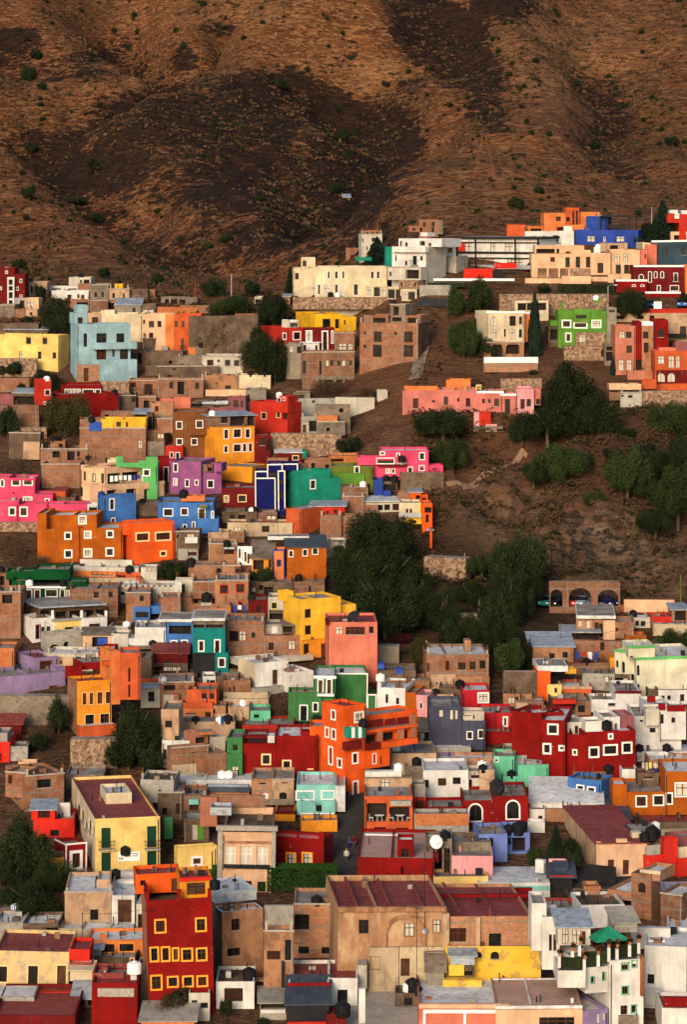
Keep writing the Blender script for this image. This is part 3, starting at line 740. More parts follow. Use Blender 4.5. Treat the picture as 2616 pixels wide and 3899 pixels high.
# cars
def car_mesh(key,kind='car'):
    L,W=(2.1,.85) if kind=='car' else (2.5,.9)
    m=MB()
    prof=[(-L,.35),(-L,.72),(-L*.93,.88),(-L*.5,.95),(-L*.3,.97),(L*.45,1.0),(L*.93,.93),(L,.75),(L,.35)]
    for s in (-1,1):
        m.face([(x,s*W,z) for x,z in (prof if s<0 else prof[::-1])],key)
    for (x0,z0),(x1,z1) in zip(prof,prof[1:]+prof[:1]): m.face([(x0,-W,z0),(x0,W,z0),(x1,W,z1),(x1,-W,z1)],key)
    return m,L,W
def CAR(x,yb,label,key,rz,g=None,kind='car',up=0,D=None):
    u,v=uv(x,yb); p=hit(u,v) if D is None else P_at(u,v,D); p.z+=up
    e=empty('parked_car',p,rz); tag(e,label,'car')
    m,L,W=car_mesh(key,kind); m.build('body',e)
    m=MB(); a=[(-L*.42,.95),(-L*.15,1.42),(L*.5 if kind=='car' else L*.15,1.44),(L*.8 if kind=='car' else L*.25,.98)]
    w2=W*.82
    for s in (-1,1): m.face([(q,s*(W if z<1.1 else w2),z) for q,z in (a if s<0 else a[::-1])],'glass')
    for (x0,z0),(x1,z1) in zip(a,a[1:]):
        k='glass' if abs(z1-z0)>.1 else key
        m.face([(x0,-(W if z0<1.1 else w2),z0),(x0,(W if z0<1.1 else w2),z0),(x1,(W if z1<1.1 else w2),z1),(x1,-(W if z1<1.1 else w2),z1)],k)
    m.build('cabin',e)
    for sx in (-1,1):
        for sy in (-1,1):
            m=MB(); m.tube([(sx*L*.62,sy*(W-.18),.33),(sx*L*.62,sy*(W+.03),.33)],.33,'iron',14); wo=m.build('wheel',e)
            m=MB(); m.tube([(sx*L*.62,sy*(W+.03),.33),(sx*L*.62,sy*(W+.045),.33)],.18,'gal',10); m.build('rim',wo)
    for sy in (-1,1):
        m=MB(); m.box((-L-.02,sy*W*.7-.15,.62),(-L+.03,sy*W*.7+.15,.78),'wht'); m.build('headlight',e)
        m=MB(); m.box((L-.03,sy*W*.75-.1,.68),(L+.02,sy*W*.75+.1,.85),'red'); m.build('tail_light',e)
def ribbon(name,pts,w,key,label=None,kind='structure',lift=.12,D=None):
    """path draped on the terrain"""
    P=[]
    for (x,y) in pts:
        P.append(hit(*uv(x,y)))
    out=[]
    for a,b in zip(P,P[1:]):
        n=max(1,int((b-a).length/2.5))
        for i in range(n): out.append(a.lerp(b,i/n))
    out.append(P[-1]); m=MB(); prev=None
    for i,p in enumerate(out):
        d=(out[min(i+1,len(out)-1)]-out[max(i-1,0)]); n=Vector((-d.y,d.x,0)).normalized()*w/2
        l,r=p+n,p-n; cur2=[]
        for q in (l,p,r): cur2.append((q.x,q.y,z_g(q.x,q.y)+lift))
        if prev: 
            for j in (0,1): m.face([prev[j],prev[j+1],cur2[j+1],cur2[j]],key)
        prev=cur2
    o=m.build(name); tag(o,kind=kind); return o
def CL(x0,x1,y,label,cols=('wht','cloth','UB','RE'),drop=None):
    """clothes line on the roof of the last building"""
    a=on_roof(x0,y); b=on_roof(x1,y); e=empty('clothes_line',a); tag(e,label,'clothes line'); d=b-a
    m=MB(); m.tube([(0,0,0),(0,0,1.7)],.03,'iron',5); m.build('post',e); m=MB(); m.tube([d,d+Vector((0,0,1.7))],.03,'iron',5); m.build('post',e)
    m=MB(); m.tube([(0,0,1.65),d*.5+Vector((0,0,1.5)),d+Vector((0,0,1.65))],.012,'iron',3); m.build('line',e)
    n=max(3,int(d.length/.7)); 
    for i in range(n):
        t0=(i+.15)/n; t1=(i+.85)/n; p=d*t0; q=d*t1; z=1.52; hh=rnd.uniform(.6,1.1); m=MB(); kk=rnd.choice(cols)
        for j in range(4):
            z0=z-hh*j/4; z1=z-hh*(j+1)/4; oy=.05*math.sin(j*1.3+i)
            m.face([(p.x,p.y+oy,z0),(q.x,q.y-oy,z0),(q.x,q.y+oy,z1),(p.x,p.y-oy,z1)],kk)
        m.build('laundry',e)

def CABLE(a,b,sag=1.2,up=1.5):
    """overhead cable from one roof corner to another house"""
    A=a['O']+a['bk']*.5+Vector((0,0,0)); A.z=a['zt']+up; B2=b['O']+b['ax']*b['W']*.5+b['bk']*.5; B2.z=b['zt']+up
    e=empty('overhead_cable',A); tag(e,'sagging cable between '+a['sh'][:60],'cable','cables strung between houses'); d=B2-A
    m=MB(); pts=[d*t+Vector((0,0,-sag*4*t*(1-t))) for t in np.linspace(0,1,9).tolist()]; m.tube(pts,.022,'iron',3,False); m.build('wire',e)
    for q,l in ((Vector((0,0,0)),'post'),(d,'post')):
        m=MB(); m.tube([q-Vector((0,0,up+.5)),q+Vector((0,0,.15))],.04,'iron',5); m.build('post',e)
    return e
# ================================================================== A1: far left ridge
T('A1')
H('maroon apartment block with stacked white balcony frames','MR',-60,125,272,590,'45 295 68 322;0 430 16 460',tr='W',tw=.12,d=8)
V('balcony_tower','W',62,122,350,588,'75 365 108 415 o;75 428 108 465 o;75 478 108 530 o;75 547 108 586 o',dy=-1.2,d=1.8)
V('upper_wing','MR',126,212,322,525,'168 365 190 398;138 432 160 465;168 500 192 522',tr='W',tw=.1,d=7)
V('lower_room','CB',128,210,526,620,'170 548 205 618 d',dy=-.5)
H('plain beige two-storey house behind the dark left-hand tree','TN',216,400,390,520,'258 425 282 482;300 430 325 470',d=6); K(243,388,28)
H('small peach shack with red ledge under beige house','PE',214,330,527,628,'228 545 288 612 c',d=5)
V('room_below','TN',212,318,630,695,'255 655 275 682')
H('low brick shack right of the grey block wall','BR',126,210,622,698,'',d=4)
H('grey block wall house below maroon apartments','CO',-40,122,585,700,'',d=7,rf='rg')
H('bare brown wall house above the pale yellow building','SD',-40,330,748,840,'',d=5)
H('white cube house highest on the left ridge','CW',585,772,352,425,'680 375 700 400;712 368 762 404 o',d=6,g=470,tr=None); K(690,352,20)
H('long low white house with strip windows on left ridge','W',424,662,428,475,'445 445 520 458;585 445 655 458',d=5)
H('white terrace house with dark doorways, left ridge','W',440,757,465,542,'575 497 612 540 d;657 495 678 530 d;690 500 720 535 d',d=5)
H('narrow brick infill house behind white terrace house','BR',664,768,408,500,'',d=5)
H('grey concrete house with two slim windows, left ridge','CO',770,928,410,548,'805 476 828 518 r;865 472 888 518',d=7)
H('tan house with tiny yellow rooftop room','TN',932,1102,448,550,'958 486 980 528 r;1046 487 1063 522',d=7)
V('rooftop_room','YE',978,1047,406,446,'1000 415 1012 440',dy=1,d=3); K(1012,406,26)
H('low tan sheds with scrap roofs at ridge end','SD',1102,1260,455,545,'1110 470 1135 505;1190 478 1215 500',d=5); 
H('small brick hut with scrap on the ridge','BR',1212,1322,456,530,'1240 518 1260 530',d=4)
H('ruined arcade of three dark arches on the ridge','CO',1372,1680,520,590,'1405 522 1440 585 ao;1455 522 1512 585 ao;1527 524 1580 586 ao',d=4,rf='rg',n='arcade')
H('brick wall house with dark gap below ridge','BR',600,762,543,640,'655 552 762 600 o',d=5)
H('brick house with pole below the grey ridge house','B2',768,922,545,650,'',d=5)
H('mixed brick and plaster house with red door, ridge','SO',922,1085,548,635,'922 555 975 625 o;975 562 988 605 r',d=5)
H('pale sloped-roof shed with light eave','GB',985,1200,590,668,'1130 612 1155 660',rt='shed',rise=1.2,d=5)
H('half-built brown frame house with white sheets','SD',1090,1330,578,665,'1216 628 1310 662 c',d=5)
H('long red brick wall above the orange house','OB',1340,1680,606,668,'',d=1,p=.05,n='brick_wall',c='wall')
# pale yellow house
H('pale yellow two-storey house with dark square windows','PY',-60,495,845,1110,'222 855 264 918;362 855 402 918;160 982 193 1050;322 984 352 1046;448 990 478 1040',R=590,a=20,rf='rg',g=1160)
H('low shed with blue-grey tin roof behind yellow house','SD',45,410,800,850,'',rt='shed',d=4,rise=.4)
H('rubble stone terrace wall under the pale yellow house','ST',-60,310,1045,1200,'',d=2,n='stone_wall',c='wall',p=.05)
# light blue house
H('pale blue modern house with long balcony','LB',655,1112,750,1240,'712 828 742 942;822 828 908 908;992 828 1060 908;822 960 905 1052 r;958 970 978 1026 r;1022 962 1092 1052;715 1122 755 1238',L=600,a=18,rf='rg')
V('balcony_band','LB',792,1168,908,962,'',dy=-1.3,d=1.5,p=.6)
V('lower_block','LB',864,1168,1052,1242,'',dy=-1.3,d=1.6)
V('stone_base','B3',658,862,1096,1242,'715 1122 755 1238 d',dy=-.3,d=.4)
V('stair_tower','LB',632,745,655,748,'662 692 704 744 r',dy=2,d=4)
V('upper_tower','LB',658,745,588,655,'',dy=3,d=3)
H('tan rooftop room with dark window behind blue house','TN',750,862,655,748,'785 692 838 745',d=5,g=900)
H('plain cream windowless block behind pale blue house','CRM',862,1216,664,885,'',d=9,rf='rw',g=900); V('raised_corner','CRM',862,980,632,664,'',d=4)
H('peach and orange house with arched door','PE',1216,1485,665,975,'1222 716 1238 750;1270 726 1316 778;1344 726 1378 778;1226 834 1244 870;1272 826 1308 870;1428 840 1468 944 a',d=8,rf='rg')
V('orange_wing','OO',1412,1484,667,977,'',d=.2,dy=-.25,p=.1)
V('red_orange_wing','TO',1485,1718,667,977,'1493 726 1516 780;1552 726 1575 780;1545 876 1568 975 b',d=8,dy=-.4)
H('grey block garden wall beside the peach house','SD',1216,1375,870,975,'',d=2,p=.1); V('black_entry','CB',1375,1430,940,1000,'',d=2); 
H('dark brown stacked shanties beside pale blue house','SD',1168,1245,975,1100,'1172 980 1210 1095 o',d=5)
H('rough brick terrace house below the orange house','SD',1245,1560,985,1110,'1520 1000 1532 1022;1440 1060 1470 1090 o',d=5)
H('scrap stone terraces with plants, mid left','SD',1240,1600,1100,1190,'1480 1105 1560 1135 o',d=5)
H('brick house with dark red gallery and grey slab','BR',1086,1400,1228,1350,'1118 1248 1156 1290 r;1230 1262 1300 1352 rb;',d=7); V('brick_wing','B2',1400,1512,1232,1375,'1440 1248 1475 1300',dy=-.3); K(1270,1220,50); K(1240,1215,45); 
V('lower_store','BR',1180,1330,1368,1480,'1225 1404 1272 1476 od',dy=-1.2,d=4); 
H('tiny dark-windowed brick store left of gallery house','SD',1000,1160,1355,1480,'1120 1365 1156 1415',d=5); K(1338,1408,42)
# maroon house
H('dark red house with white-framed strip windows','RD',518,860,1268,1362,'550 1302 688 1350 ;702 1302 802 1350;810 1302 860 1348',tr='W',tw=.16,d=7,g=1420)
H('long plain dark red wall house below stone wall','RD',520,1018,1352,1600,'',L=358,a=25,rf='rg',g=1600) ; K(978,1490,50)
V('red_turret','RE',358,440,1222,1440,'382 1310 430 1362;372 1412 395 1440;410 1412 432 1440',tr='W',tw=.12,dy=.5,d=4); K(400,1240,30,'w')
H('stone terrace wall beneath the pale blue house','ST',864,1100,1238,1400,'',d=2,n='stone_wall',c='wall',p=.05)
H('brown adobe wall left of the dark red house','BR',-60,250,1215,1330,'',d=1.5,n='adobe_wall',c='wall',p=.05)
H('dark open shed with tin roof at left edge','SD',115,355,1340,1440,'120 1365 350 1436 o',rt='shed',d=4)
V('brick_room','MV',-60,112,1358,1440,'',d=4)
H('long brown brick retaining wall beside round tree','B2',-60,335,1445,1640,'',d=1.5,n='brick_wall',c='wall',p=.05,g=1640)
H('low brick house with water tank under dark red wall','BR',862,1140,1500,1560,'895 1520 930 1550 o',d=4,g=1640)
H('small tin-roofed shed beside tan brick house','SD',1142,1285,1515,1570,'1150 1525 1285 1560 o',rt='shed',d=4,g=1650)
H('tan brick house with patched front, mid left','B3',1290,1478,1425,1660,'1320 1450 1350 1495',d=6,g=1770)
H('salmon flat-roofed house stepping along lane','SA',1365,1500,1392,1452,'',d=4,g=1500)
# ================================================================== A2
T('A2')
H('pale grey plastered two-storey house, brick side wing','CW',380,725,1020,1175,'422 1055 476 1105 r;510 1052 532 1076;575 1055 620 1105;652 1058 696 1106',d=8,rf='rg',tr=None)
V('brick_wing','B2',725,958,1030,1160,'',d=8,dy=-.4)
V('chimney','CO',770,785,968,1028,'',d=.6,dy=1)
H('orange garden wall by tree','OO',262,325,950,1020,'',d=3); V('grey_store','CO',325,384,938,1005,'',d=3); K(420,990,55)
H('block retaining wall with rubble, centre left','CO',160,390,1020,1150,'',d=4)
H('stone and block terrace wall below grey house','SD',0,520,1105,1215,'130 1110 160 1140 o;520 1140 545 1170 o',d=3)
H('brick two-storey house with dark central stairwell','BR',0,390,1218,1380,'98 1248 130 1300;168 1225 225 1350 o;318 1248 352 1302 ',d=6)
H('adobe brick house with low dark opening','SO',395,680,1188,1310,'575 1272 625 1302;490 1250 508 1262',d=6,rf='rg')
H('cream block house with two black tanks on front','CRM',672,962,1185,1300,'',d=6,rf='rg'); K(795,1295,50); K(915,1300,44)
H('ochre wall shack above the pink houses','PE',408,752,1308,1365,'',d=4); 
H('olive grey tall plain house beside red house','GB',755,925,1310,1480,'762 1348 786 1408 r',d=7,g=1480)
H('salmon pink long house with dark kitchen opening','SA',100,280,1388,1560,'',d=5,g=1600,rf='rg'); V('lower_terrace','SA',270,428,1465,1560,'',d=3,dy=-.8); V('open_terrace','SD',282,480,1405,1462,'290 1412 385 1458 o',dy=.5,d=4)
H('mauve house with barred dark window','MV',425,752,1460,1560,'',d=4,g=1600); V('upper_room','MV',600,752,1372,1462,'652 1400 690 1468;712 1404 732 1462',dy=1,d=5)
V('awning_roof','tin',380,606,1412,1430,'',dy=0,d=3); V('dark_room','B2',480,600,1430,1470,'490 1432 540 1462 o',dy=1)
H('bright red house with balcony and laundry','RE',785,1105,1420,1600,'878 1500 926 1562;968 1488 975 1560;1008 1486 1046 1548;1060 1495 1104 1560 o',tr='Y',tw=.12,R=1222,a=30,g=1760,rf='rg',kr='RE')
V('upper_step','RE',890,1105,1418,1500,'',dy=-.2,d=2)
V('rooftop_room','RE',1008,1105,1360,1415,'1014 1372 1045 1415;1062 1368 1085 1402',tr='W',tw=.1,dy=2,d=3); K(938,1415,40,'w')
H('grey block walls of roofless hillside ruin','CO',1160,1300,1330,1450,'1170 1345 1250 1400 n',d=4)
H('long pale block wall across the slope','CB',1200,1568,1385,1500,'1320 1400 1345 1420 o',d=1.2,p=.02,n='block_wall',c='wall')
# hilltop right: cream long house left half in A3
H('dark red row house, white window surrounds','RE',1100,1244,780,916,'1152 810 1222 888;1066 822 1100 885;',tr='W',tw=.25,L=885,a=30,rf='rg',g=1010)
H('maroon row house with tall white window frames','MR',1244,1512,788,985,'1266 804 1322 904;1402 808 1458 985;1482 808 1505 920',tr='W',tw=.25,d=7,rf='rg')
V('white_porch','W',1232,1380,912,1000,'1245 928 1270 985 d;1345 932 1368 985 d',dy=-1.2,d=2,rt='shed',rise=.1,rf='wht')
H('white rooftop cube and cage above red row house','CW',1056,1115,714,780,'',d=3,g=980); V('wire_cage','gal',1118,1195,716,780,'1125 730 1190 775 n',d=3)
H('tall cream-beige support house under red row','GB',1090,1232,918,1220,'1124 935 1160 990 c;1190 925 1228 998 d',d=6)
H('raw brick house on concrete stilts','B2',1235,1680,985,1200,'1240 1062 1268 1170 d;1382 1062 1400 1180 d;1436 1058 1462 1105;1476 1058 1500 1105;1536 1062 1560 1105;1575 1062 1602 1105;1640 1062 1660 1100',d=7,rf='rg')
V('stilt_storey','CO',1348,1680,1200,1262,'1375 1203 1400 1262 o;1425 1203 1500 1262 o;1526 1203 1575 1262 o;1600 1203 1660 1262 o',dy=-.2,d=5)
# hilltop walls and huts beyond trees
H('small white hut among trees at hill foot','CW',826,890,518,575,'832 530 884 572 o',d=5); H('brick hut roofed pale blue behind dark trees','BR',1070,1130,515,590,'',rt='shed',d=5,rise=.3)
H('brick wall fragment between trees, mid ridge','BR',660,860,662,720,'770 690 800 710 o',d=1.5,p=.02,n='brick_wall',c='wall')
H('orange brick wall stretching behind the dry tree','BR',190,450,590,660,'',d=1,p=.02,n='brick_wall',c='wall')
H('grey block plot wall beside the orange house','SD',268,860,680,1020,'',d=1,p=.02,n='block_wall',c='wall',g=1015)
# ================================================================== A3
T('A3')
H('long cream villa with white-topped windows','CRM',-190,0,612,770,'-172 650 -140 705 ;',d=10,g=855,rf='rg') 
cur['label']=cur['e']['label']='cream villa corner wing with stepped terrace'
V('terrace_room','CRM',-120,0,520,640,'-108 545 -75 595',d=6,dy=3)
H('long cream villa with paired white-topped windows','CRM',0,612,600,860,'104 634 128 700 ;166 634 196 700;228 634 252 700;472 634 503 700;522 634 552 700;66 746 128 836;166 746 196 836;226 746 252 842;326 742 368 842;20 746 46 836',d=14,a=0,rf='rg',tr='W',tw=.1)
V('pergola_room','CRM',430,615,750,856,'438 770 480 845 c;500 765 552 850;556 770 605 850 c',dy=-1.5,d=1.6)
V('pergola_room','CRM',615,738,770,875,'620 785 680 865;688 785 728 868',dy=-1.5,d=2)
V('pergola_room','CRM',738,868,790,890,'745 805 790 875 c;795 805 852 880',dy=-1.5,d=2)
V('base_wall','ST',-190,870,858,960,'',dy=-2.2,d=1,p=.03,plain=1)
K(190,600,40,'w'); K(130,600,30)
H('white four-storey house with rounded balcony','W',655,945,428,745,'768 390 785 425;680 500 694 552;765 548 785 585;832 506 866 582 b;894 508 916 545;905 622 945 665;825 628 850 675',R=1118,a=30,kr='CW',rf='rw',g=770)  # right side wall gets a greyer paint, its shade put into the colour
V('balcony_band','W',655,940,428,475,'',dy=-1,d=1.4,p=.5)
V('top_storey','W',712,1080,358,428,'722 378 738 425;766 390 788 425;965 396 990 420;888 375 935 418 o',dy=2.5,d=8,rf='rw')
V('stair_head','W',898,960,306,338,'',dy=4,d=3)
V('lower_terrace','CW',620,900,600,712,'770 625 885 700 o;632 640 650 680',dy=-2.5,d=2.6)
V('stone_base','ST',712,880,712,790,'730 728 745 752;845 728 860 765 ',dy=-3,d=3)
H('white three-storey tower house on the burnt slope','CW',398,575,318,490,'404 355 414 390;485 352 515 386;408 425 418 458;438 425 450 455',d=7,a=5,g=495,rf='rg')
V('brick_parapet','BR',398,555,286,318,'402 292 425 316 o;440 292 460 316 o;480 292 505 316 o;525 292 545 316 o',dy=0,d=4)
H('small brick hut left of the white tower house','BR',265,392,438,495,'360 445 378 485',d=5)
H('teal walled house behind the conifer','TE',600,680,430,550,'',d=6,g=560); V('teal_wall','TE',345,480,520,550,'',d=2,dy=-1)
H('ruined brick house with teal doors on burnt hill','BR',888,1050,196,330,'920 216 940 256 d;996 210 1020 256;995 262 1015 312 d;893 266 915 300 o',d=6,g=345); V('brick_wing','BR',800,890,250,300,'832 262 855 288 o',dy=0,d=4); V('grey_side','CO',1050,1090,200,320,'',d=4)
H('white modern house with black frame and red panel','W',1208,1910,360,610,'1278 395 1342 472 c;1495 395 1545 472 c;1620 395 1690 472 c;1212 528 1250 600;1255 530 1325 610 c;1420 530 1530 605 c;1640 530 1770 608 c',d=8,a=0,rf='dtin',R=2058,kr='wht')
V('black_beams','iron',1205,1915,468,485,'',dy=-.3,d=.28,p=.02); V('black_beams','iron',1205,1915,518,528,'',dy=-.3,d=.28,p=.02); V('black_beams','iron',1205,1915,385,394,'',dy=-.3,d=.28,p=.02)
for _x in (1205,1362,1700,1895): V('black_post','iron',_x,_x+10,355,612,'',dy=-.32,d=.28,p=.02)
V('red_panel','RR',1210,1275,395,466,'',dy=-.12,d=.1,p=.02)
V('balcony_rail','gal',1165,1900,578,612,'',dy=-1.4,d=.1,p=.02)
V('roof_canopy','iron',1180,1925,342,358,'',dy=-.8,d=9,p=.02)
V('grey_link','CB',1120,1205,500,650,'',d=5)
H('white cube annex between white and black-framed houses','W',1122,1202,405,500,'1132 435 1172 478',d=5,g=620)
H('bright red garden wall below the black-framed house','RR',1268,1530,615,705,'',d=.6,p=.03,n='garden_wall',c='wall'); V('red_step','RR',1530,1720,565,612,'',d=.6,dy=.5,p=.03); V('dark_gate','iron',1512,1600,625,705,'',d=.3,dy=-.1,p=.02)
H('low grey garden retaining wall with white coping','CB',890,1160,755,840,'',d=1,p=.02,n='retaining_wall',c='wall'); V('white_coping','wht',1010,1700,700,720,'',dy=4,d=.6,p=.02); V('lawn','leafD',960,1280,735,770,'',dy=2,d=3,p=.02,plain=1)
# yellow and brick row
H('bright yellow house with dark square doorways','YB',0,225,998,1120,'64 1040 132 1120 d;170 1042 218 1122 d',L=-165,a=20,g=1250,rf='rg'); V('yellow_wing','YB',222,350,1022,1150,'246 1050 262 1090 a;278 1100 296 1138 a',dy=-1,d=6); V('yellow_strip','YB',338,350,1150,1250,'',dy=-1,d=4)
CAR(160,993,'grey-blue parked car above yellow house','LB',0.1,up=.3)
H('brick infill under the yellow wing, white panels','BR',165,335,1158,1325,'200 1252 265 1320 c;280 1254 320 1312 c',d=4)
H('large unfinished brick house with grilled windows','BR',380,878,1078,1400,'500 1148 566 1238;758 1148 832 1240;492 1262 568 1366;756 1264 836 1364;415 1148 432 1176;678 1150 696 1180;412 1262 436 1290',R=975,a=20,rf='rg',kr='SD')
V('upper_frame','BR',410,622,1010,1078,'492 1024 600 1078 o',dy=1,d=6); V('upper_frame','BR',770,898,1010,1078,'786 1026 870 1076 o',dy=1,d=6); V('concrete_tower','CO',640,768,915,1078,'668 935 712 1010 o;655 1030 735 1062 o',dy=1.5,d=5); K(482,1005,50)
H('spilled pale gravel ramp wall under brick house','CB',650,790,1360,1380,'',d=1,p=.02,n='gravel_ledge',c='wall')
T('A4')
H('orange cubist house with little tower','OO',350,535,140,290,'452 170 494 208',d=7,g=330,rf='rg'); V('red_orange_tower','TO',535,650,95,250,'540 175 570 212 o;592 125 610 240 n;622 120 640 245 n',dy=-.5,d=5); V('orange_terrace','OO',650,828,135,285,'',dy=.5,d=6); V('orange_wing','OO',200,345,250,296,'236 248 328 292 o',dy=.5,d=5); V('sloped_stair','OO',455,695,240,290,'460 256 520 288 o',dy=-1,d=4); K(522,140,30); K(495,140,20,'w')
H('white house with columnar tree and roof railing','W',190,605,296,415,'238 335 285 390 r;335 335 365 412 d;425 330 474 390 b',d=7,rf='rw'); V('white_box','W',520,592,254,296,'',dy=1,d=3)
H('cobalt blue house with black roof pergola','UB',608,1150,285,440,'714 338 780 384 c;964 340 1032 382 c;850 340 876 385 c',R=1198,a=15,rf='rg'); V('upper_block','UB',705,880,168,285,'',dy=2,d=6)
V('pergola_roof','iron',820,1145,160,172,'',dy=.5,d=7,p=.02)
for _x in (822,885,1072,1130): V('pergola_post','iron',_x,_x+10,172,285,'',dy=1,d=.2,p=.02)
V('pergola_screen','iron',885,1075,240,272,'',dy=1,d=.1,p=.02)
H('red-orange cube house behind black-framed house','TO',32,190,240,335,'',d=6,g=350); V('low_wing','TO',116,190,300,335,'',dy=-.3); K(60,240,22); K(88,240,22)
H('peach villa with flat roofs and garage colonnade','PE',242,590,488,610,'402 516 440 556;530 516 568 602 d',d=8,a=0,rf='rg',g=690); V('upper_terrace','PE',270,690,416,485,'282 446 440 486 o;455 446 478 485 o;532 468 570 484 o',dy=2,d=6); V('main_block','PE',590,745,456,612,'618 512 656 604;706 512 744 604 ',d=9); V('front_block','PE',745,915,482,668,'804 564 854 650',dy=-1.2,d=8); V('right_block','PE',915,1165,452,680,'948 486 994 558 c;1022 484 1062 556 c;960 578 1004 654;1032 578 1074 655',dy=-.6,d=9); V('side_wing','SA',1165,1225,452,580,'1205 485 1218 525',dy=0,d=8); V('stone_base','ST',582,745,612,672,'',dy=-.2,d=.5)
for _x in (278,372,470,556): V('column','PE',_x,_x+16,610,690,'',dy=-.5,d=.5,p=.02)
V('colonnade_back','BR',278,575,612,690,'',dy=2,d=.4); V('boundary_wall','PE',185,500,698,740,'',dy=-3,d=.4,p=.02); V('boundary_wall','PE',500,750,676,752,'',dy=-3.5,d=.4,p=.02); V('boundary_wall','PE',895,1110,660,732,'',dy=-3.5,d=.4,p=.02); V('ramp','PE',750,895,682,722,'',dy=-3,d=.4,p=.02)
V('white_box','W',775,828,430,478,'',dy=1,d=2); K(850,455,24,'w')
H('pale brown rooftop pavilion behind the peach villa','TN',825,1060,395,450,'912 415 980 448 o',d=5,g=470)
H('salmon wall house beside the slate blue house','SA',1215,1310,405,560,'',d=6,g=590); V('cream_box','CRM',1190,1260,395,448,'',dy=1)
H('slate blue house with railed windows','BGY',1275,1660,375,580,'1366 425 1404 492;1518 425 1556 500',d=9,rf='rg',band='wht')
H('orange and cream house at upper right edge','PE',1428,1660,300,380,'1455 330 1500 370 o',d=6,g=420)
H('red house with white boxes at top right corner','RE',1500,1660,150,225,'',d=7,g=420); V('white_box','W',1420,1490,115,145,'',dy=0,d=3); V('white_box','W',1520,1600,118,150,'',dy=0,d=3); V('red_low','RE',1400,1500,150,225,'',dy=.1,d=4); V('white_block','W',1460,1500,145,190,'',dy=-.4,d=2)
H('deep maroon villa with arched white windows','MR',1115,1555,588,815,'1284 638 1316 698 a;1340 638 1372 698 a;1452 650 1490 728 b;1236 640 1268 735;1310 756 1344 812;1420 756 1500 808;1155 662 1200 712 a',d=9,rf='rr',band='wht',tr='W',tw=.14,a=0); V('lower_wing','RD',965,1226,712,822,'1098 750 1132 772 a;1170 750 1205 772 a',dy=-2,d=5,band='wht',tr='W',tw=.14); V('base_terrace','RD',1215,1510,815,860,'',dy=-2.5,d=2,band='wht')
H('orange wall strip right of the maroon villa','OO',1556,1660,580,810,'',d=5,g=830)
# arch balcony house
H('cream arched-window house with white garden wall','CRM',0,178,980,1235,'8 1020 24 1085 a;52 1018 106 1102;134 1020 160 1085 a;50 1128 105 1215 c;6 1128 22 1195 a;132 1128 160 1198 a',L=-10,R=None,d=8,a=12,g=1375,rf='rw',band='wht'); V('left_wing','CRM',-145,0,980,1235,'-108 1020 -60 1100 ac;-105 1135 -60 1210 c',d=8,dy=0,band='wht'); V('side_wing','OO',178,258,985,1235,'',d=6,dy=1.5,band='wht'); V('arcade','SO',-140,178,1238,1372,'22 1248 142 1342 ao;-105 1250 0 1370 ao',d=7)
V('garden_wall','wht',-160,298,1370,1424,'',dy=-4,d=.5,p=.02); V('retaining_wall','B3',-158,296,1424,1500,'',dy=-3.8,d=1,p=.02,plain=1)
H('open carport frame with red screen above cream house','CRM',102,388,885,970,'125 905 200 968 o;205 905 370 968 o',d=5,g=1060,rf='rw',n='carport')
CAR(158,972,'blue car parked under the cream carport','BL',1.2,D=None)
# green house
H('lime green house with white framed windows','GR',470,880,975,1155,'498 1050 582 1122;598 1068 720 1126;752 1050 838 1122',d=8,a=0,tr='W',tw=.3,g=1290,rf='rg'); V('green_projection','GR',498,612,1155,1270,'530 1160 582 1242',tr='W',tw=.25,dy=-.6,d=3); V('upper_step','GR',605,740,960,1070,'622 1010 710 1040 n',dy=-.5,d=1); V('stone_storey','ST',615,870,1160,1280,'648 1172 704 1240 c',dy=.6,d=2,tr=None); V('green_left_wing','GR',400,472,1060,1105,'',dy=1,d=4); V('green_corner','GR',490,512,905,975,'',dy=3,d=.5); V('green_box','GR',775,832,868,900,'',dy=4,d=3); K(525,992,45,'w')
V('lower_stone','ST',520,860,1280,1400,'785 1280 828 1310 o;836 1275 862 1370 o',dy=0,d=3)
H('dark terrace shelter left of the green house','SD',385,475,1108,1280,'400 1120 462 1220 o',d=4)
H('tan and grey terrace house beside the green house','GB',882,965,945,1200,'900 960 950 985 n',d=5,g=1290); V('open_frame','CO',868,955,1255,1440,'880 1258 950 1312 o;878 1325 940 1400 o',d=4,dy=-1); 
H('long stone retaining wall under the peach villa','ST',-30,900,832,975,'',d=2,n='stone_wall',c='wall',p=.02,plain=1,g=1010)
H('pink brown apartment building, four storeys','SB',956,1130,1102,1520,'990 1150 1040 1204;1048 1150 1096 1204;1052 1268 1100 1330;984 1390 1030 1480 c;1052 1390 1098 1480 c',d=8,rf='rg',a=0); V('red_pier','RD',1130,1185,1068,1480,'1132 1392 1178 1480 d',dy=.4,d=7); V('pink_bay','SO',1185,1282,1098,1480,'1194 1150 1240 1208;1200 1244 1240 1328',dy=-.2,d=7); V('white_cap','wht',1185,1280,1068,1098,'',dy=-.25,d=3); V('red_tower','RD',1284,1408,1052,1315,'1322 1128 1368 1198',dy=.2,d=7); V('terrace_wall','SB',1060,1300,1480,1560,'',dy=-.8,d=3); 
H('beige balcony house behind the red tower','TN',1408,1660,1075,1290,'1505 1105 1560 1200;1408 1225 1470 1286;1580 1105 1620 1200',d=8,rf='rg',g=1340); V('balcony','iron',1378,1560,1172,1205,'',dy=-1,d=1,p=.9)
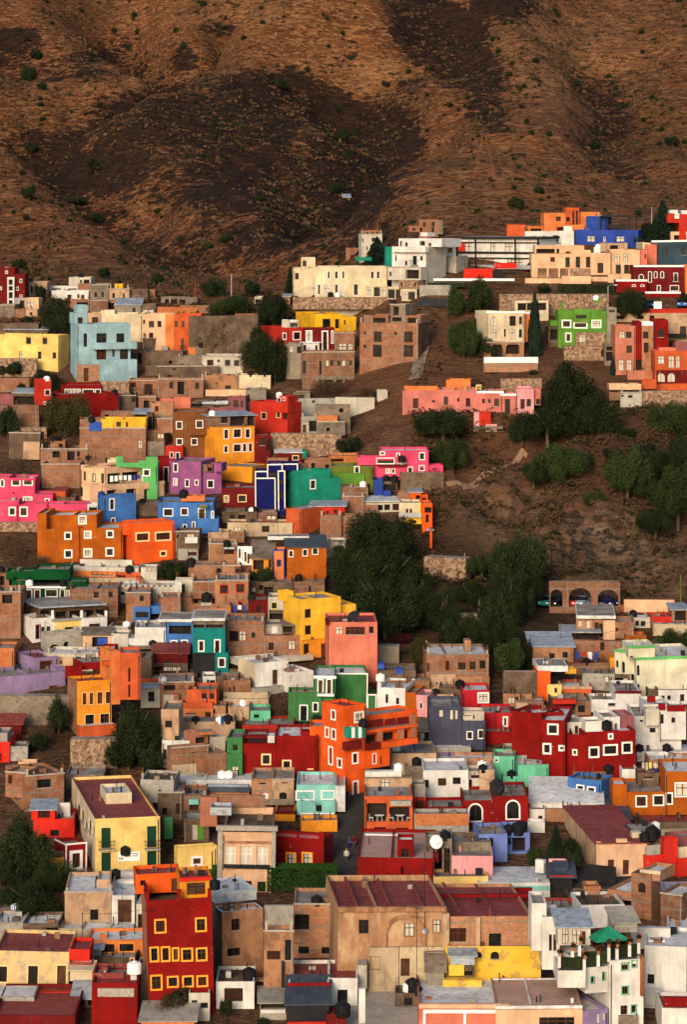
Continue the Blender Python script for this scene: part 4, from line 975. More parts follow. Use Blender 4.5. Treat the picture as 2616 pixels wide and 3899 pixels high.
H('coral red terrace house with curtained windows','TO',1298,1660,1315,1480,'1322 1360 1380 1422 c;1412 1360 1462 1456 c;1475 1360 1512 1456 c;1590 1360 1640 1456 c',d=7,g=1650,a=0,rf='rr'); V('stone_storey','MR',1310,1660,1480,1590,'1315 1505 1382 1580 ac;1404 1505 1466 1580 ac;1488 1495 1512 1540',dy=-.2,d=6); V('step_block','SA',1335,1480,1290,1316,'',dy=1,d=3); V('mauve_block','MV',1475,1660,1245,1316,'',dy=1,d=4); V('red_parapet','TO',1185,1310,1555,1640,'',dy=-2.2,d=.5,p=.02)
H('red parapet street wall with white gate','RE',1145,1660,955,990,'',d=1,g=1060,p=.02,n='parapet_wall',c='wall'); V('gate_frame','wht',1285,1352,895,955,'1298 905 1340 955 o',dy=0,d=.3,p=.02); V('brown_storey','TN',965,1660,992,1070,'968 995 1030 1045 o;1145 990 1200 1045 o;1250 995 1290 1062 o',dy=.3,d=4)
CAR(1250,948,'dark blue car behind the street tree','UB',1.5,D=None); CAR(1520,942,'blue car parked by the red parapet','BL',1.5,D=None); CAR(1140,940,'blue car half hidden under the street tree','BL',1.6)
# trees A4
TR_('C',383,412,30,120,'slim dark columnar cypress in front of white house'); TR_('C',270,1360,105,530,'tall narrow dark cypress beside cream arched house'); TR_('C',936,1520,42,160,'small cypress beside the pink apartment building')
TR_('P',1360,390,260,350,'dark conifer behind the slate blue house'); TR_('D',1270,380,190,200,'dark tree between blue house and conifer'); TR_('DD',1480,310,230,190,'dark tree beside the top right red house'); TR_('D',1130,425,120,130,'small tree in front of the cobalt house')
TR_('DD',1090,1040,350,290,'round dark street tree beside the maroon villa',g=1060); TR_('D',1555,940,120,140,'dark tree at right edge beneath maroon villa')
TR_('b',345,820,140,90,'dark clipped bush left of the villa hedge'); TR_('HD',720,830,440,85,'long dark hedge below the peach villa',depth=.15); TR_('b',255,1515,95,50,'low dark shrub beneath the white garden wall'); TR_('b',235,640,90,100,'dark ivy bush beside peach colonnade'); TR_('b',1430,560,140,70,'dark roof plants on the slate blue house',g=None)
PO(895,760,1000,'tall street lamp pole beside the green house',key='gal',arms=0,name='street_lamp',lamp=1); PO(938,765,830,'thin lamp post beside the hedge',key='gal',arms=0,name='street_lamp')
PO(1268,88,230,'concrete power pole at the top right houses')
T('A3')
TR_('PP',530,590,250,240,'broad dark conifer in front of white tower house'); TR_('M',1400,1010,330,330,'willowy green tree below the red garden wall'); TR_('M',1210,1030,190,330,'slender green tree left of the willowy tree')
TR_('MM',1270,1370,330,330,'big rounded green tree on the bare slope'); TR_('D',1480,1380,200,200,'dark tree beside the cream arched house')
TR_('M',1330,1260,250,250,'green tree rising behind the big rounded tree')
T('A1')
TR_('DD',470,830,360,340,'big dark tree left of the pale blue house'); TR_('D',345,560,120,180,'dark pointed tree on the left ridge'); TR_('D',110,1200,240,160,'dark tree hugging the stone terrace, left edge'); TR_('DD',390,1340,300,230,'dark tree between yellow house and red house'); TR_('b',230,740,160,60,'bushes on the brown wall top')
TR_('D',180,1340,120,90,'low dark tree on adobe wall')
T('B1')
TR_('OO',560,360,470,420,'large round olive tree beside dark red wall'); TR_('D',70,380,200,330,'ragged green tree at left edge by brick wall'); 
T('A2')
TR_('MM',640,690,420,220,'wide green tree behind the orange house'); TR_('D',790,520,170,160,'dark tree on ridge behind wide green tree'); TR_('DD',990,780,290,340,'very dark tree right of the wide green tree'); TR_('P',1130,520,110,250,'dark conifer left of the cream villa')
TR_('YY',480,1010,420,350,'leafless brown tree beside the orange house'); TR_('YY',360,920,220,260,'bare grey-brown tree hugging orange house'); TR_('DD',890,1230,400,520,'tall dark green tree above grey house'); TR_('D',1000,1260,200,330,'dark tree against the beige support house'); TR_('M',800,940,200,240,'bright green tree crown below the dark tree'); TR_('Y',1380,1350,300,160,'dry brown bush under the stilt house'); TR_('Y',1500,1370,260,130,'brown brushwood below the stilt house'); TR_('b',320,600,110,40,'green shrub beside the red mast')
PO(323,370,590,'thin red mast on the ridge',r=.1,key='RE',arms=0,name='mast'); PO(630,325,520,'pale concrete power pole above wide tree'); PO(476,420,510,'grey power pole left of the pale one'); PO(1348,430,590,'dark pole before the cream villa',key='iron')
T('A1'); PO(473,915,1110,'wooden pole in front of pale yellow house',key='rust')
# ================================================================== B1
T('B1')
H('big brick house with blue tarp and yellow roof room','BR',678,1242,288,600,'1175 395 1212 462 c',sh='big brick house with blue tarp',d=8,rf='rg',g=620,a=0)
V('yellow_room','YE',860,1242,214,288,'990 238 1030 280 d;1072 238 1090 282 d',dy=.3,d=5); V('brick_corner','BR',678,862,218,300,'',dy=.4,d=5); V('blue_tarp','bcl',760,860,242,316,'',dy=-.15,d=.12,p=.02)
K(715,215,45); K(735,215,45)
H('unfinished brick house with dark window holes','BR',345,750,465,620,'447 488 510 544 o;572 480 636 566 o;658 485 700 534 o',d=7,rf='rg'); V('rooftop_room','BR',430,555,402,460,'502 405 535 458 o',dy=2,d=3); K(420,462,50); K(495,400,38)
H('tan adobe ruin with pale buttress, left slope','SD',75,340,330,560,'',d=3,p=.1,a=-6); V('pale_buttress','TN',198,335,410,560,'',dy=-1,d=1)
H('rough stone terrace behind the round olive tree','ST',150,400,290,380,'',d=2,n='stone_wall',c='wall',p=.05)
H('rubbish-strewn brick shack under unfinished house','BR',355,680,595,790,'590 600 625 620 o',d=6,g=800)
H('white double balcony frame beside cream house','CW',545,690,630,775,'556 655 665 700 o;556 718 640 762 o',d=3)
H('small pale tanked shack beside lime gable wall','CRM',912,1040,560,625,'',d=4,g=760); 
H('brick shack under the big brick house','B2',650,900,560,640,'',d=4,g=720); K(755,625,45)
H('cream house with dark green window frames','PE',890,1205,628,760,'916 676 1020 764;1044 664 1196 762 o',L=688,a=40,d=9,rf='rr',g=925,tr='dgr',tw=.12)
V('left_face','PE',688,892,632,925,'716 660 732 736;788 678 816 748;864 676 886 762;806 810 822 880;688 795 706 870',tr='dgr',tw=.1,dy=-.2,d=3,a=-20); V('lower_storey','PE',890,1405,760,930,'910 818 986 856 ;1076 808 1154 876;1228 808 1314 915 d',tr='dgr',tw=.12,dy=-1.2,d=4)
H('mint green stepped gable house with white window','LG',1205,1340,600,755,'1215 640 1278 704',tr='W',tw=.22,d=6,g=900); V('gable_wall','LG',985,1210,590,628,'',dy=.4,d=.4,p=.02); V('gable_horn','LG',985,1045,538,590,'',dy=.4,d=.4,p=.02); V('gable_horn','LG',1240,1340,538,600,'',dy=.1,d=.5,p=.02); V('gable_horn','LG',1180,1240,570,600,'',dy=.1,d=.5,p=.02)
H('bright pink house with twin upper windows','PK',76,296,718,850,'96 724 174 786;194 724 280 782',tr='W',tw=.22,d=6,g=900,rf='rg',band='PK'); V('left_bay','PK',-60,78,708,900,'0 724 38 796 a',tr='W',tw=.2,d=5,dy=.3); V('mid_storey','PK',90,448,850,945,'194 872 276 938;380 886 424 936',tr='W',tw=.22,dy=-1.5,d=5)
H('long pink house with stone footing, left edge','PK',160,745,940,1005,'',d=5,g=1100,rf='rg',a=0); V('front_room','PK',160,400,945,1100,'164 962 238 1048',tr='W',tw=.25,dy=-.8,d=3); V('left_block','PK',-60,160,912,1100,'72 964 136 1042',tr='W',tw=.25,dy=-1,d=5); V('white_porch','W',745,832,940,1018,'758 955 828 1015 o',dy=-.4,d=3)
H('stone footing wall beneath the pink houses','ST',-60,320,1098,1175,'',d=1.5,n='stone_wall',c='wall',p=.03)
H('small bright orange shed behind pink houses','TO',445,560,832,905,'',d=4,rt='shed',rise=.3,rf='rr',ov=.1,rib=False)
H('grey rubble parapet house by orange shed','SD',490,640,882,935,'',d=4); 
H('ochre house with white-framed square windows','BO',675,1050,1145,1412,'720 1165 786 1234;910 1162 976 1230;714 1314 790 1392;902 1310 976 1388',tr='W',tw=.25,d=9,a=-4,rf='rw',g=1425)
V('left_block','BO',400,678,1145,1440,'552 1172 616 1240;548 1322 620 1398',tr='W',tw=.25,dy=-.5,d=9,rf='rw',a=6); V('side_face','BO',322,402,1010,1400,'330 1040 338 1090 n',dy=.2,d=8); V('upper_storey','BO',400,830,1028,1145,'672 1034 746 1110',tr='W',tw=.25,dy=2.5,d=7,rf='rw')
H('vivid orange house with wide curtained windows','OR',1132,1490,1100,1455,'1158 1178 1280 1260 r;1324 1174 1464 1256 r;1362 1336 1424 1390;',L=1050,a=22,d=9,tr='Y',tw=.25,rf='rg',g=1460); V('side_windows','OR',1052,1130,1110,1200,'',d=2,dy=2)
H('blue house with tall white-framed windows','BL',885,1160,868,1120,'930 890 978 994;944 1054 984 1104;',L=832,a=30,d=8,tr='W',tw=.2,rf='rg',g=1130); K(830,870,55,'u')
H('dark mossy ledge below lilac house','SD',1160,1400,930,1010,'',d=4,g=1040); K(1215,1010,48); K(1520,925,60); K(1410,920,40,'u'); K(1462,920,40,'u')
H('red house with white windows beside lilac house','RE',1408,1560,442,570,'1445 492 1480 545;1494 494 1534 570 ',tr='W',tw=.14,d=7,g=600); V('front_block','RD',1340,1445,540,750,'1392 615 1438 745 d',tr='W',tw=.12,dy=-2,d=4); V('red_wing','RE',1250,1410,480,540,'1255 490 1300 535 o',dy=.5,d=4)
H('grey shack with tin and junk, mid left','CO',1250,1400,405,470,'',d=4,g=600); H('brick shack strip right of yellow roof room','B2',1245,1400,310,405,'1340 340 1400 380 c',d=4,g=560)
H('brick passage house with tall dark door','SD',1245,1300,170,300,'1265 175 1295 300 o',d=4,g=520)
# ================================================================== B2
T('B2')
H('ochre brown house with projecting box room','BN',134,430,150,520,'162 232 218 302;162 378 218 438;288 378 344 440',tr='W',tw=.16,d=8,g=560,rf='rg',a=0); V('box_room','BN',274,424,202,355,'330 226 394 296',tr='W',tw=.16,dy=-.9,d=1.5); V('left_brick','BR',0,135,205,330,'',dy=-.2,d=5)
H('mustard yellow three-storey house, white windows','MU',485,826,288,625,'562 300 608 388;642 296 716 378;744 294 792 380;562 440 604 506;642 425 716 498;722 420 762 498;772 418 812 498',tr='W',tw=.16,L=395,a=25,d=9,rf='rg',g=625)
V('roof_shelter','B2',430,835,190,285,'620 190 750 270 o;765 190 830 270 o;540 195 600 250 n',dy=2,d=5,rt='shed',rf='tin',rise=.5); K(465,285,45,'w')
H('mustard yellow retaining wall beneath yellow house','MU',545,805,625,745,'',d=3,rf='rg',p=.1,R=935,a=20,g=760)
H('dark maroon sliver house beside yellow house','MR',828,960,350,530,'874 372 912 438;930 385 960 480 d',d=6,g=600)
H('rubble stone wall below the red balcony house','ST',965,1568,340,470,'',d=2,n='stone_wall',c='wall',p=.03,g=500,plain=1)
H('grey block sheds with corrugated fronts','CB',1225,1360,205,330,'1240 262 1268 330 d;1292 212 1358 322 o',d=4,g=440); V('orange_block','OB',1358,1535,182,235,'',dy=0,d=3); V('block_wing','CO',1360,1600,235,355,'1440 290 1470 320 o;1432 245 1450 262 o',dy=0,d=3)
H('small teal and maroon shack with white roof','MR',1010,1235,505,565,'1148 524 1204 568',tr='Y',tw=.14,d=5,g=600,rt='shed',rf='rw',rise=.5,rib=False); V('teal_end','TE',1235,1272,485,558,'',dy=-.1,d=3)
H('long brick terrace strip behind navy house','BR',935,1115,545,598,'',d=5,g=640); H('brick shack strip behind the teal house','BR',1255,1480,565,650,'1310 590 1350 640 o;1430 598 1470 635 o',d=5,g=700); H('low brick terrace at scrub edge','OB',1460,1600,520,560,'',d=4)
H('lilac purple house with white square windows','PU',98,370,575,850,'132 592 174 670;132 720 170 784;232 728 272 796;316 732 350 780',tr='W',tw=.16,d=8,rf='rg',g=860,a=-14)
V('right_block','PU',370,545,660,985,'420 732 480 804;396 882 444 945;470 880 522 945',tr='W',tw=.18,dy=.4,d=8,a=8); V('roof_corner','PU',480,543,590,662,'',dy=.5,d=3); V('roof_shed','B2',235,470,600,665,'250 610 310 660 r;315 610 352 668 o;425 610 465 662 o',dy=1,d=4)
H('dark maroon house with peach-framed windows','MR',545,830,800,1000,'562 864 610 928;682 858 758 924',tr='Y',tw=.16,d=7,rf='rg')
H('navy blue house outlined in white trim','DB',835,1008,715,1010,'',d=8,edge='trim',rf='rg',a=0,g=1012); V('upper_block','DB',940,1070,600,810,'945 670 1015 800 n',dy=1.2,d=6,edge='trim'); V('left_step','DB',835,945,658,715,'',dy=1,d=5,edge='trim'); V('stair_bay','DB',1030,1090,655,995,'1038 735 1085 765 n;1042 840 1085 890 n',dy=.2,d=5,edge='trim'); V('top_step','DB',1066,1200,598,660,'',dy=2.6,d=5,edge='trim'); V('front_foot','DB',1010,1090,995,1070,'1040 1025 1085 1068 n',dy=-.3,d=4)
H('large teal green windowless cube house','TE',1170,1480,655,985,'1294 730 1346 812',tr='W',tw=.18,L=1092,a=28,d=9,rf='rg',g=985); V('right_block','TE',1478,1560,712,965,'',dy=5.2,d=6); V('roof_room','B2',1170,1280,598,655,'',dy=5,d=4)
cur['label']=cur['e']['label']='large teal green cube house with one white window'
V('side_window','iron',1110,1160,745,805,'',dy=2.2,d=.1)
H('rust red corner house below the teal cube','TO',1095,1225,985,1200,'',R=1400,a=35,g=1220,rf='tin',p=.1); 
cur['label']=cur['e']['label']='rust red corner house under the teal cube'
H('low brick annex with small dark windows','RE',1305,1600,962,1090,'1440 1000 1465 1022;1505 990 1532 1018;1302 1005 1368 1058 o',d=5,g=1130,rt='shed',rf='tin',rise=.4)
H('blue house with balcony and green awning','BL',0,475,925,1080,'45 974 132 1046;194 970 260 1038;342 972 408 1062 bd;454 995 516 1060',tr='W',tw=.18,d=8,rf='rg',g=1190,a=0); V('lower_storey','BL',145,520,1060,1190,'290 1086 320 1158 ;212 1110 250 1150',tr='W',tw=.14,dy=-1,d=4); V('awning','OL',345,425,950,968,'',dy=-1.6,d=1.2,p=.02); V('roof_strip','OO',200,400,870,915,'',dy=1.5,d=3)
K(190,1145,75)
H('brick hut with orange-curtained window','SD',150,355,1170,1330,'250 1196 312 1244 c;150 1200 178 1230 o',d=5,g=1400); V('white_lintel','W',235,340,1225,1275,'',dy=-.5,d=.4,p=.02); V('pale_base','CB',175,345,1322,1420,'258 1330 335 1380 r',dy=-.8,d=4)
H('tan plastered windowless roof cube, centre','TN',432,608,1180,1275,'',d=5,g=1290,rf='rg'); V('brick_wing','BR',608,740,1175,1270,'',dy=.3,d=4)
H('brown brick house with blue awning window','SO',432,675,1272,1450,'565 1320 650 1365 r',d=6,g=1470,rf='rg'); V('blue_awning','tin',568,655,1305,1322,'',dy=-.9,d=.8,p=.02); K(468,1440,55)
H('weathered cream house with lilac window','OW',595,1150,1100,1200,'650 1140 712 1172 c;888 1128 952 1180;',d=6,rf='rr',g=1215,a=2); cur['sh']='weathered cream house'
H('dark alley shacks with teal door below maroon','SD',550,850,1000,1095,'620 1005 658 1070 d;690 1030 750 1080 o;930 1020 1010 1070 o',d=5,g=1100); K(805,1070,40,'w'); K(850,1070,50)
H('cluttered brown shack under the navy house','B2',860,1020,1008,1085,'930 1020 1010 1070 c',d=4,g=1100)
H('tan brick cube house with pale roof edge','BR',1388,1568,1035,1240,'1568 1100 1580 1140 n',d=7,rf='rg'); V('right_wing','BR',1568,1700,1040,1240,'1675 1040 1690 1100 n',dy=1,d=4)
H('orange house strip with royal blue border','OO',990,1085,1330,1590,'1020 1410 1058 1470',d=4,rf='rg',edge='UB',g=1600,tr='UB',tw=.12); 
H('ochre brown house under dark tin roof','BO',1102,1440,1310,1600,'1116 1332 1158 1392;1234 1320 1280 1384;1316 1302 1370 1370',tr='W',tw=.14,d=8,rt='shed',rf='dtin',rise=.9,rib=False,a=3,kr='BN')
V('white_roof_edge','rw',940,1290,1215,1245,'',dy=6,d=3,p=.02)
H('pale plaster house with stained wall, centre right','CW',1440,1600,1262,1400,'1538 1300 1580 1350 r',d=6,rf='rg')
H('sloped grey roof veranda with glass lattice','MU',805,975,1405,1560,'815 1415 905 1500 o;945 1400 980 1480 n',d=7,g=1580,rt='shed',rf='CO',rise=1.9,ov=.4,rib=False); V('lattice_wall','trim',680,805,1300,1460,'690 1320 708 1400;715 1330 733 1420;740 1345 758 1430;765 1360 783 1445',dy=1.5,d=.3,p=.02); V('brick_foot','B2',680,805,1460,1560,'',dy=1,d=3)
H('plaster house with lattice brick screen, centre','SO',550,705,1460,1600,'658 1472 705 1560 r;500 1490 540 1560 a',tr='rr',tw=.12,d=6,g=1620); V('lattice_screen','BR',262,545,1458,1560,'500 1485 542 1560 oa',dy=.2,d=5); K(275,1568,80)
# laundry and people
T('B2')
# ================================================================== B3
T('B3')
H('pale stained retaining wall right of block walls','CW',170,505,255,345,'',d=.8,n='retaining_wall',c='wall',p=.02,plain=1); H('white block hut by the long pale wall','CW',530,618,195,260,'',d=3)
H('grey block stair wall of unfinished plot','CO',0,300,320,400,'205 350 240 385 o',d=3,g=560)
H('coral pink hillside villa with many small windows','SP',745,1050,195,380,'834 262 880 348 w;996 278 1024 298',d=8,a=-6,rf='rg',g=370); V('orange_wall','OO',760,1045,158,230,'',dy=4,d=.5,p=.02); V('orange_block','OO',1118,1325,108,200,'',dy=6,d=5); V('middle_block','SP',1045,1385,190,380,'1098 248 1134 318;1212 258 1232 292;1286 262 1324 334',dy=-.6,d=8,rf='rw'); V('bay','SP',1385,1605,205,385,'1426 268 1448 304;1476 270 1498 304;1528 265 1568 330',dy=-1.2,d=7,rf='rw',band='wht'); V('lower_room','RE',1400,1500,385,500,'',dy=.5,d=3); V('lower_pier','LP',1355,1400,385,500,'',dy=0,d=3); V('base_slab','CO',1350,1600,500,550,'1400 505 1462 550 o;1545 508 1600 550 o',dy=0,d=3); V('stair_flank','LP',1455,1550,485,545,'',dy=-1,d=.4,p=.02)
V('white_dome','wht',1262,1490,200,215,'',dy=1,d=5,p=.02); V('lantern','PY',1372,1418,150,190,'1380 158 1392 180 an;1398 158 1410 180 an',dy=3,d=1.3,cap='wht')
H('hot pink two-storey house with grey tank','PK',550,968,705,825,'550 714 598 748;886 722 938 790;692 728 724 818 d',tr='W',tw=.18,d=7,g=925,rf='rw',a=0); V('window_band','PK',365,720,765,832,'522 768 680 824',tr='W',tw=.18,dy=-1,d=4); V('lower_storey','PK',500,968,832,935,'600 860 640 905;650 860 685 905;788 845 834 915;884 832 936 882',tr='W',tw=.16,dy=-.5,d=4); V('side_wall','PK',968,1092,832,930,'',dy=0,d=3); V('eave','MR',530,780,826,842,'',dy=-1.6,d=1.2,p=.02); K(740,700,62,plinth=.5)
H('rough stone fence wall under hot pink house','SD',725,1095,900,1050,'',d=2,n='stone_wall',c='wall',p=.05,plain=1)
H('brick strip house left of hot pink house','OB',120,370,750,830,'130 765 245 800 o',d=5,g=870); V('left_end','BR',0,135,800,870,'88 825 125 868 o',dy=-.5,d=4)
H('olive green house with laundry on roof','OL',140,495,838,1010,'332 838 380 904;332 980 370 1018',tr='W',tw=.18,d=6,rf='rg',g=1040); V('darker_wing','GR',140,420,900,1010,'',dy=-.4,d=.5,p=.02); V('arched_side','OL',400,495,960,1060,'440 990 468 1040 ao',dy=-1,d=3)
H('royal blue stepped house with black tank','UB',498,575,960,1100,'520 1040 535 1068',tr='W',tw=.1,d=5,g=1100); V('stair_block','UB',580,645,1050,1105,'',dy=-1,d=3); V('brick_room','SD',575,700,970,1055,'585 990 690 1050 o',dy=1,d=4); K(675,1095,70); K(572,935,55)
H('dark red brick house right of teal cube','B2',215,450,1020,1090,'',d=5,g=1160); K(408,1010,34,'w')
H('bright orange roof house with tin roof','OR',808,905,1068,1140,'858 1090 898 1140 o',d=5,rt='shed',rf='tin',rise=.3,g=1200); V('left_brick','BR',705,808,1065,1130,'',dy=0,d=4); V('right_bay','OR',905,960,1085,1145,'912 1098 948 1142 o',dy=.5,d=4)
H('long white-slab terrace house above the big tree','CW',410,720,1140,1230,'535 1170 578 1215 o;590 1165 638 1215 o;660 1160 715 1215 r',d=6,rt='shed',rf='rw',rise=.2,rib=False,ov=.5); 
H('yellow and white terrace house with balcony railing','CRM',715,895,1150,1230,'772 1200 792 1245 ad;805 1200 825 1245 ad',d=5,g=1330,rf='rg'); V('yellow_pier','YE',888,912,1148,1300,'',dy=-.4,d=2); V('yellow_lower','YE',765,910,1268,1330,'805 1298 862 1330 o',dy=-1,d=3); V('balcony_rail','gal',712,905,1235,1275,'',dy=-1.5,d=.1,p=.02)
H('orange house end with dark balcony above ravine','OR',915,1000,1155,1320,'935 1190 995 1238 o;945 1250 970 1320 ao',d=5,g=1400,rf='rg'); V('grey_eave','tin',945,1015,1378,1392,'',dy=-1,d=3,p=.02); V('lower_post','OR',980,998,1390,1540,'',dy=0,d=1)
H('brick cube with orange block front, centre','BR',225,415,1095,1240,'',d=6,g=1260,rf='rg'); V('step_wing','BR',415,535,1170,1240,'',dy=.3,d=4)
# ================================================================== B4
T('B4')
H('small white ruined cube on the right slope','CW',1002,1184,212,340,'1004 208 1032 250 o;1068 210 1104 260 o',d=5,a=0); V('brick_back','BR',905,1004,210,280,'',dy=1,d=4)
V('tan_terrace','PE',905,1180,142,190,'',dy=3,d=4)
H('long stone retaining wall right of white cube','ST',1184,1660,200,330,'',d=1.5,n='stone_wall',c='wall',p=.02,plain=1)
H('tall pink end block of the coral villa','LP',108,262,180,380,'148 268 186 350;200 268 238 330',d=7,g=450); V('side_face','SP',262,320,182,320,'282 268 320 315',dy=1,d=5); V('lower_front','SP',-20,108,225,450,'15 268 60 388 ',dy=-.6,d=6,band='wht'); 
H('rubble wall terrace with orange blocks behind villa','ST',-20,330,95,215,'',d=1,n='stone_wall',c='wall',p=.02,plain=1,g=290)
# vegetation
T('B3')
TR_('DD',1090,620,560,300,'broad dark green tree below coral villa'); TR_('MM',1170,870,330,330,'rounded green tree right of hot pink house'); TR_('D',280,740,240,180,'dark shrub tree on slope above hot pink house'); TR_('D',1040,820,160,130,'small tree touching hot pink house'); TR_('b',560,250,160,60,'dry bushes on the pale wall end')
TR_('Y',150,230,340,160,'brown thicket above pale wall'); TR_('Y',430,250,260,120,'dry thicket at right of stilt house'); TR_('b',975,900,80,45,'shrub against the hot pink side wall')
T('B4')
TR_('DD',600,560,634,691,'huge dark tree masking the villa end'); TR_('DD',380,640,524,378,'broad dark tree in front of villa end'); TR_('DD',800,640,488,453,'dark green tree right of the huge tree'); TR_('MM',1430,600,512,367,'light green tree on the right slope'); TR_('D',1060,640,366,162,'low dark thicket tree under white cube'); TR_('MM',470,980,512,367,'green slope tree in the ravine'); TR_('D',260,1000,292,237,'dark slope tree at ravine left'); TR_('MM',1060,1130,439,475,'olive green slope tree mid ravine'); TR_('DD',1250,980,402,356,'dark ravine tree right of olive one'); TR_('MM',1490,1330,463,561,'large green tree at right edge'); TR_('DD',1500,900,366,356,'dark green tree above the right edge one'); TR_('M',750,1180,244,140,'small faint green tree low on slope'); TR_('b',1120,640,195,108,'green bush on the slope'); TR_('D',1360,1180,317,237,'green understorey tree right side')
TR_('D',950,860,260,200,'dark low tree in the middle of the ravine scrub'); TR_('D',640,870,300,200,'dark tree on the slope under the huge tree'); TR_('DD',1300,1420,360,260,'dark tree beside the rock face'); TR_('D',160,640,260,240,'dark bushy tree left under the villa end'); TR_('D',1180,820,260,220,'black-green tree between the slope trees')
T('B1')
TR_('YY',160,1420,330,240,'dry brown brush below the pink stone footing'); TR_('Y',60,1330,220,180,'grey dead brush at the left edge under pink house'); TR_('Y',330,1480,260,140,'straw coloured brush left of the ochre house'); TR_('YY',150,700,330,200,'dark brushwood on the slope above pink house')
T('B3')
TR_('DD',560,1720,640,600,'giant dark tree in front of terrace houses',D=None)
# ================================================================== C1
T('C1')
H('dark green house with white veranda windows','DG',215,595,300,430,'220 320 275 430 r;290 320 345 410 ;385 318 492 386;508 318 556 400 ;566 325 592 390',tr='W',tw=.14,d=8,g=445,rf='rg',a=0,band='DG'); V('upper_block','DG',285,595,150,240,'',dy=3,d=6); V('left_wall','DG',50,290,165,240,'',dy=3.5,d=4); V('left_tower','DG',98,222,245,425,'',dy=-.2,d=4); V('right_wing','DG',565,738,252,320,'',dy=-.3,d=4); V('white_fascia','wht',225,562,296,312,'',dy=-.5,d=.4,p=.02); K(150,245,30,'w'); K(625,252,55)
H('brick tower house at the left edge','BR',-50,175,340,740,'15 358 102 444 o',d=7,rf='rp',a=0); H('brick shack stack behind left tower','BR',-50,80,180,320,'0 185 40 310 o',d=5,g=350); K(12,182,50)
H('long white stained roof house below ochre house','CW',572,1180,130,165,'',d=6,g=215,rf='rw'); V('white_back_wall','CW',680,1125,70,130,'',dy=4,d=.5,p=.02); V('orange_front','OO',610,985,165,215,'780 165 960 200 n',dy=-.3,d=2); V('orange_store','TO',990,1215,170,218,'990 180 1070 216 o',dy=-.2,d=3); K(1105,210,72)
H('pale yellow and white hut by dark shrubs','CW',1200,1335,135,255,'1250 130 1330 160 n',d=4,tr='O',tw=.1); 
H('long lattice-topped white wall house','CW',1010,1500,285,400,'1025 345 1070 368 ao',d=5,rf='rw',g=440,a=0); V('white_pier','W',1490,1548,255,385,'',dy=-.4,d=1)
for _i in range(9): V('lattice_hole','dark',1065+_i*48,1080+_i*48,286,298,'',dy=-.02,d=.02,p=0,plain=1)  # thin dark plates, painted shade in place of real lattice holes
H('weathered terrace wall above lattice house','OW',700,1160,225,275,'',d=5,g=300,rf='rg'); V('red_step','TO',1158,1200,225,270,'',dy=0,d=3)
H('wide brick house with two blind windows','B2',595,1005,315,560,'800 335 842 396 r;925 335 962 390 r',d=7,rf='rg',a=0)
H('brick house with blue frame room below','BR',1075,1280,345,500,'1190 375 1225 420',d=6,rf='rg',g=600); V('blue_front','BL',1140,1278,470,600,'1155 512 1265 560',dy=-.5,d=3,tr=None); V('blue_wing','BL',1280,1368,462,530,'',dy=.3,d=3)
H('brick wall shack right of blue frame room','BR',1370,1540,385,545,'',d=5,rf='rg',g=600)
H('white terrace house under blue-grey tin canopy','W',275,465,570,760,'300 620 345 745 d;350 640 380 690 n;395 636 430 695 n',tr='rr',tw=.14,d=8,L=185,a=25,rf='rg',g=780); V('yellow_middle','PY',465,705,570,700,'552 640 625 692 ;630 632 695 690 c',dy=0,d=6); V('white_right','W',700,912,560,700,'758 610 854 682 r',dy=-.3,d=6); V('open_gallery','B2',440,905,470,562,'470 480 570 560 o;590 472 690 560 o;710 470 805 555 o;815 470 900 552 o',dy=3,d=4); V('left_gallery','SD',330,440,470,560,'340 500 430 556 o',dy=3,d=4)
for _x in (440,688,896): V('white_post','wht',_x,_x+16,500,570,'',dy=-.1,d=.3,p=.02)
V('tin_canopy','tin',330,905,455,468,'',dy=.4,d=9,p=.02,plain=1); V('railing','gal',440,905,562,580,'',dy=-.35,d=.05,p=.02)
H('pale blue-grey wall house with stone arch niche','CB',395,705,695,855,'430 790 500 830 ao;545 766 594 830 ao',d=5,rf='rg',L=350,a=25,g=870)
H('white kitchen house with dark blue curtain','PE',705,945,715,840,'785 728 918 815 o',d=5,rt='shed',rf='CO',rise=.4,rib=False,g=860); V('blue_curtain','bcl',830,915,735,798,'',dy=-.05,d=.04,p=0,plain=1)
H('cream sloped parapet wall beside blue curtain','CW',945,1090,700,835,'',d=4,rf='rg',g=860)
H('white flat house with iron window, mid left','CW',918,1090,640,715,'980 655 1075 705',d=5,g=720); K(1230,650,10,'w')
H('plain white house with black gallery below','W',1150,1412,645,800,'',d=7,rf='tin',a=3,g=860); V('left_face','W',1095,1150,740,800,'1128 650 1148 740 n',dy=.3,d=4); V('dark_gallery','CO',1095,1412,800,860,'1100 808 1130 858 o;1150 815 1290 860 o;1300 815 1395 858 c',dy=-.2,d=5); K(1302,895,62)
H('lilac house with iron-grilled dark doors','LI',290,492,905,1055,'335 925 450 1050 r',tr='MV',tw=.14,d=7,rf='rr',L=130,a=30,g=1065); 
H('long lavender wall house with mauve windows','LI',0,558,1062,1230,'20 1200 90 1255;228 1188 290 1235;414 1136 496 1205',tr='MV',tw=.16,d=7,rf='rg',L=-140,a=12,g=1240)
V('corner_turret','LI',492,556,990,1065,'480 1000 490 1010 n',dy=1,d=3)
H('bare brick house at left edge beside lilac','OB',-50,120,822,1000,'',d=6,g=1010,rf='rg')
H('stone and adobe retaining wall under lavender house','CO',-60,600,1230,1500,'',d=2,n='retaining_wall',c='wall',p=.03,plain=1,a=-3,g=1480)
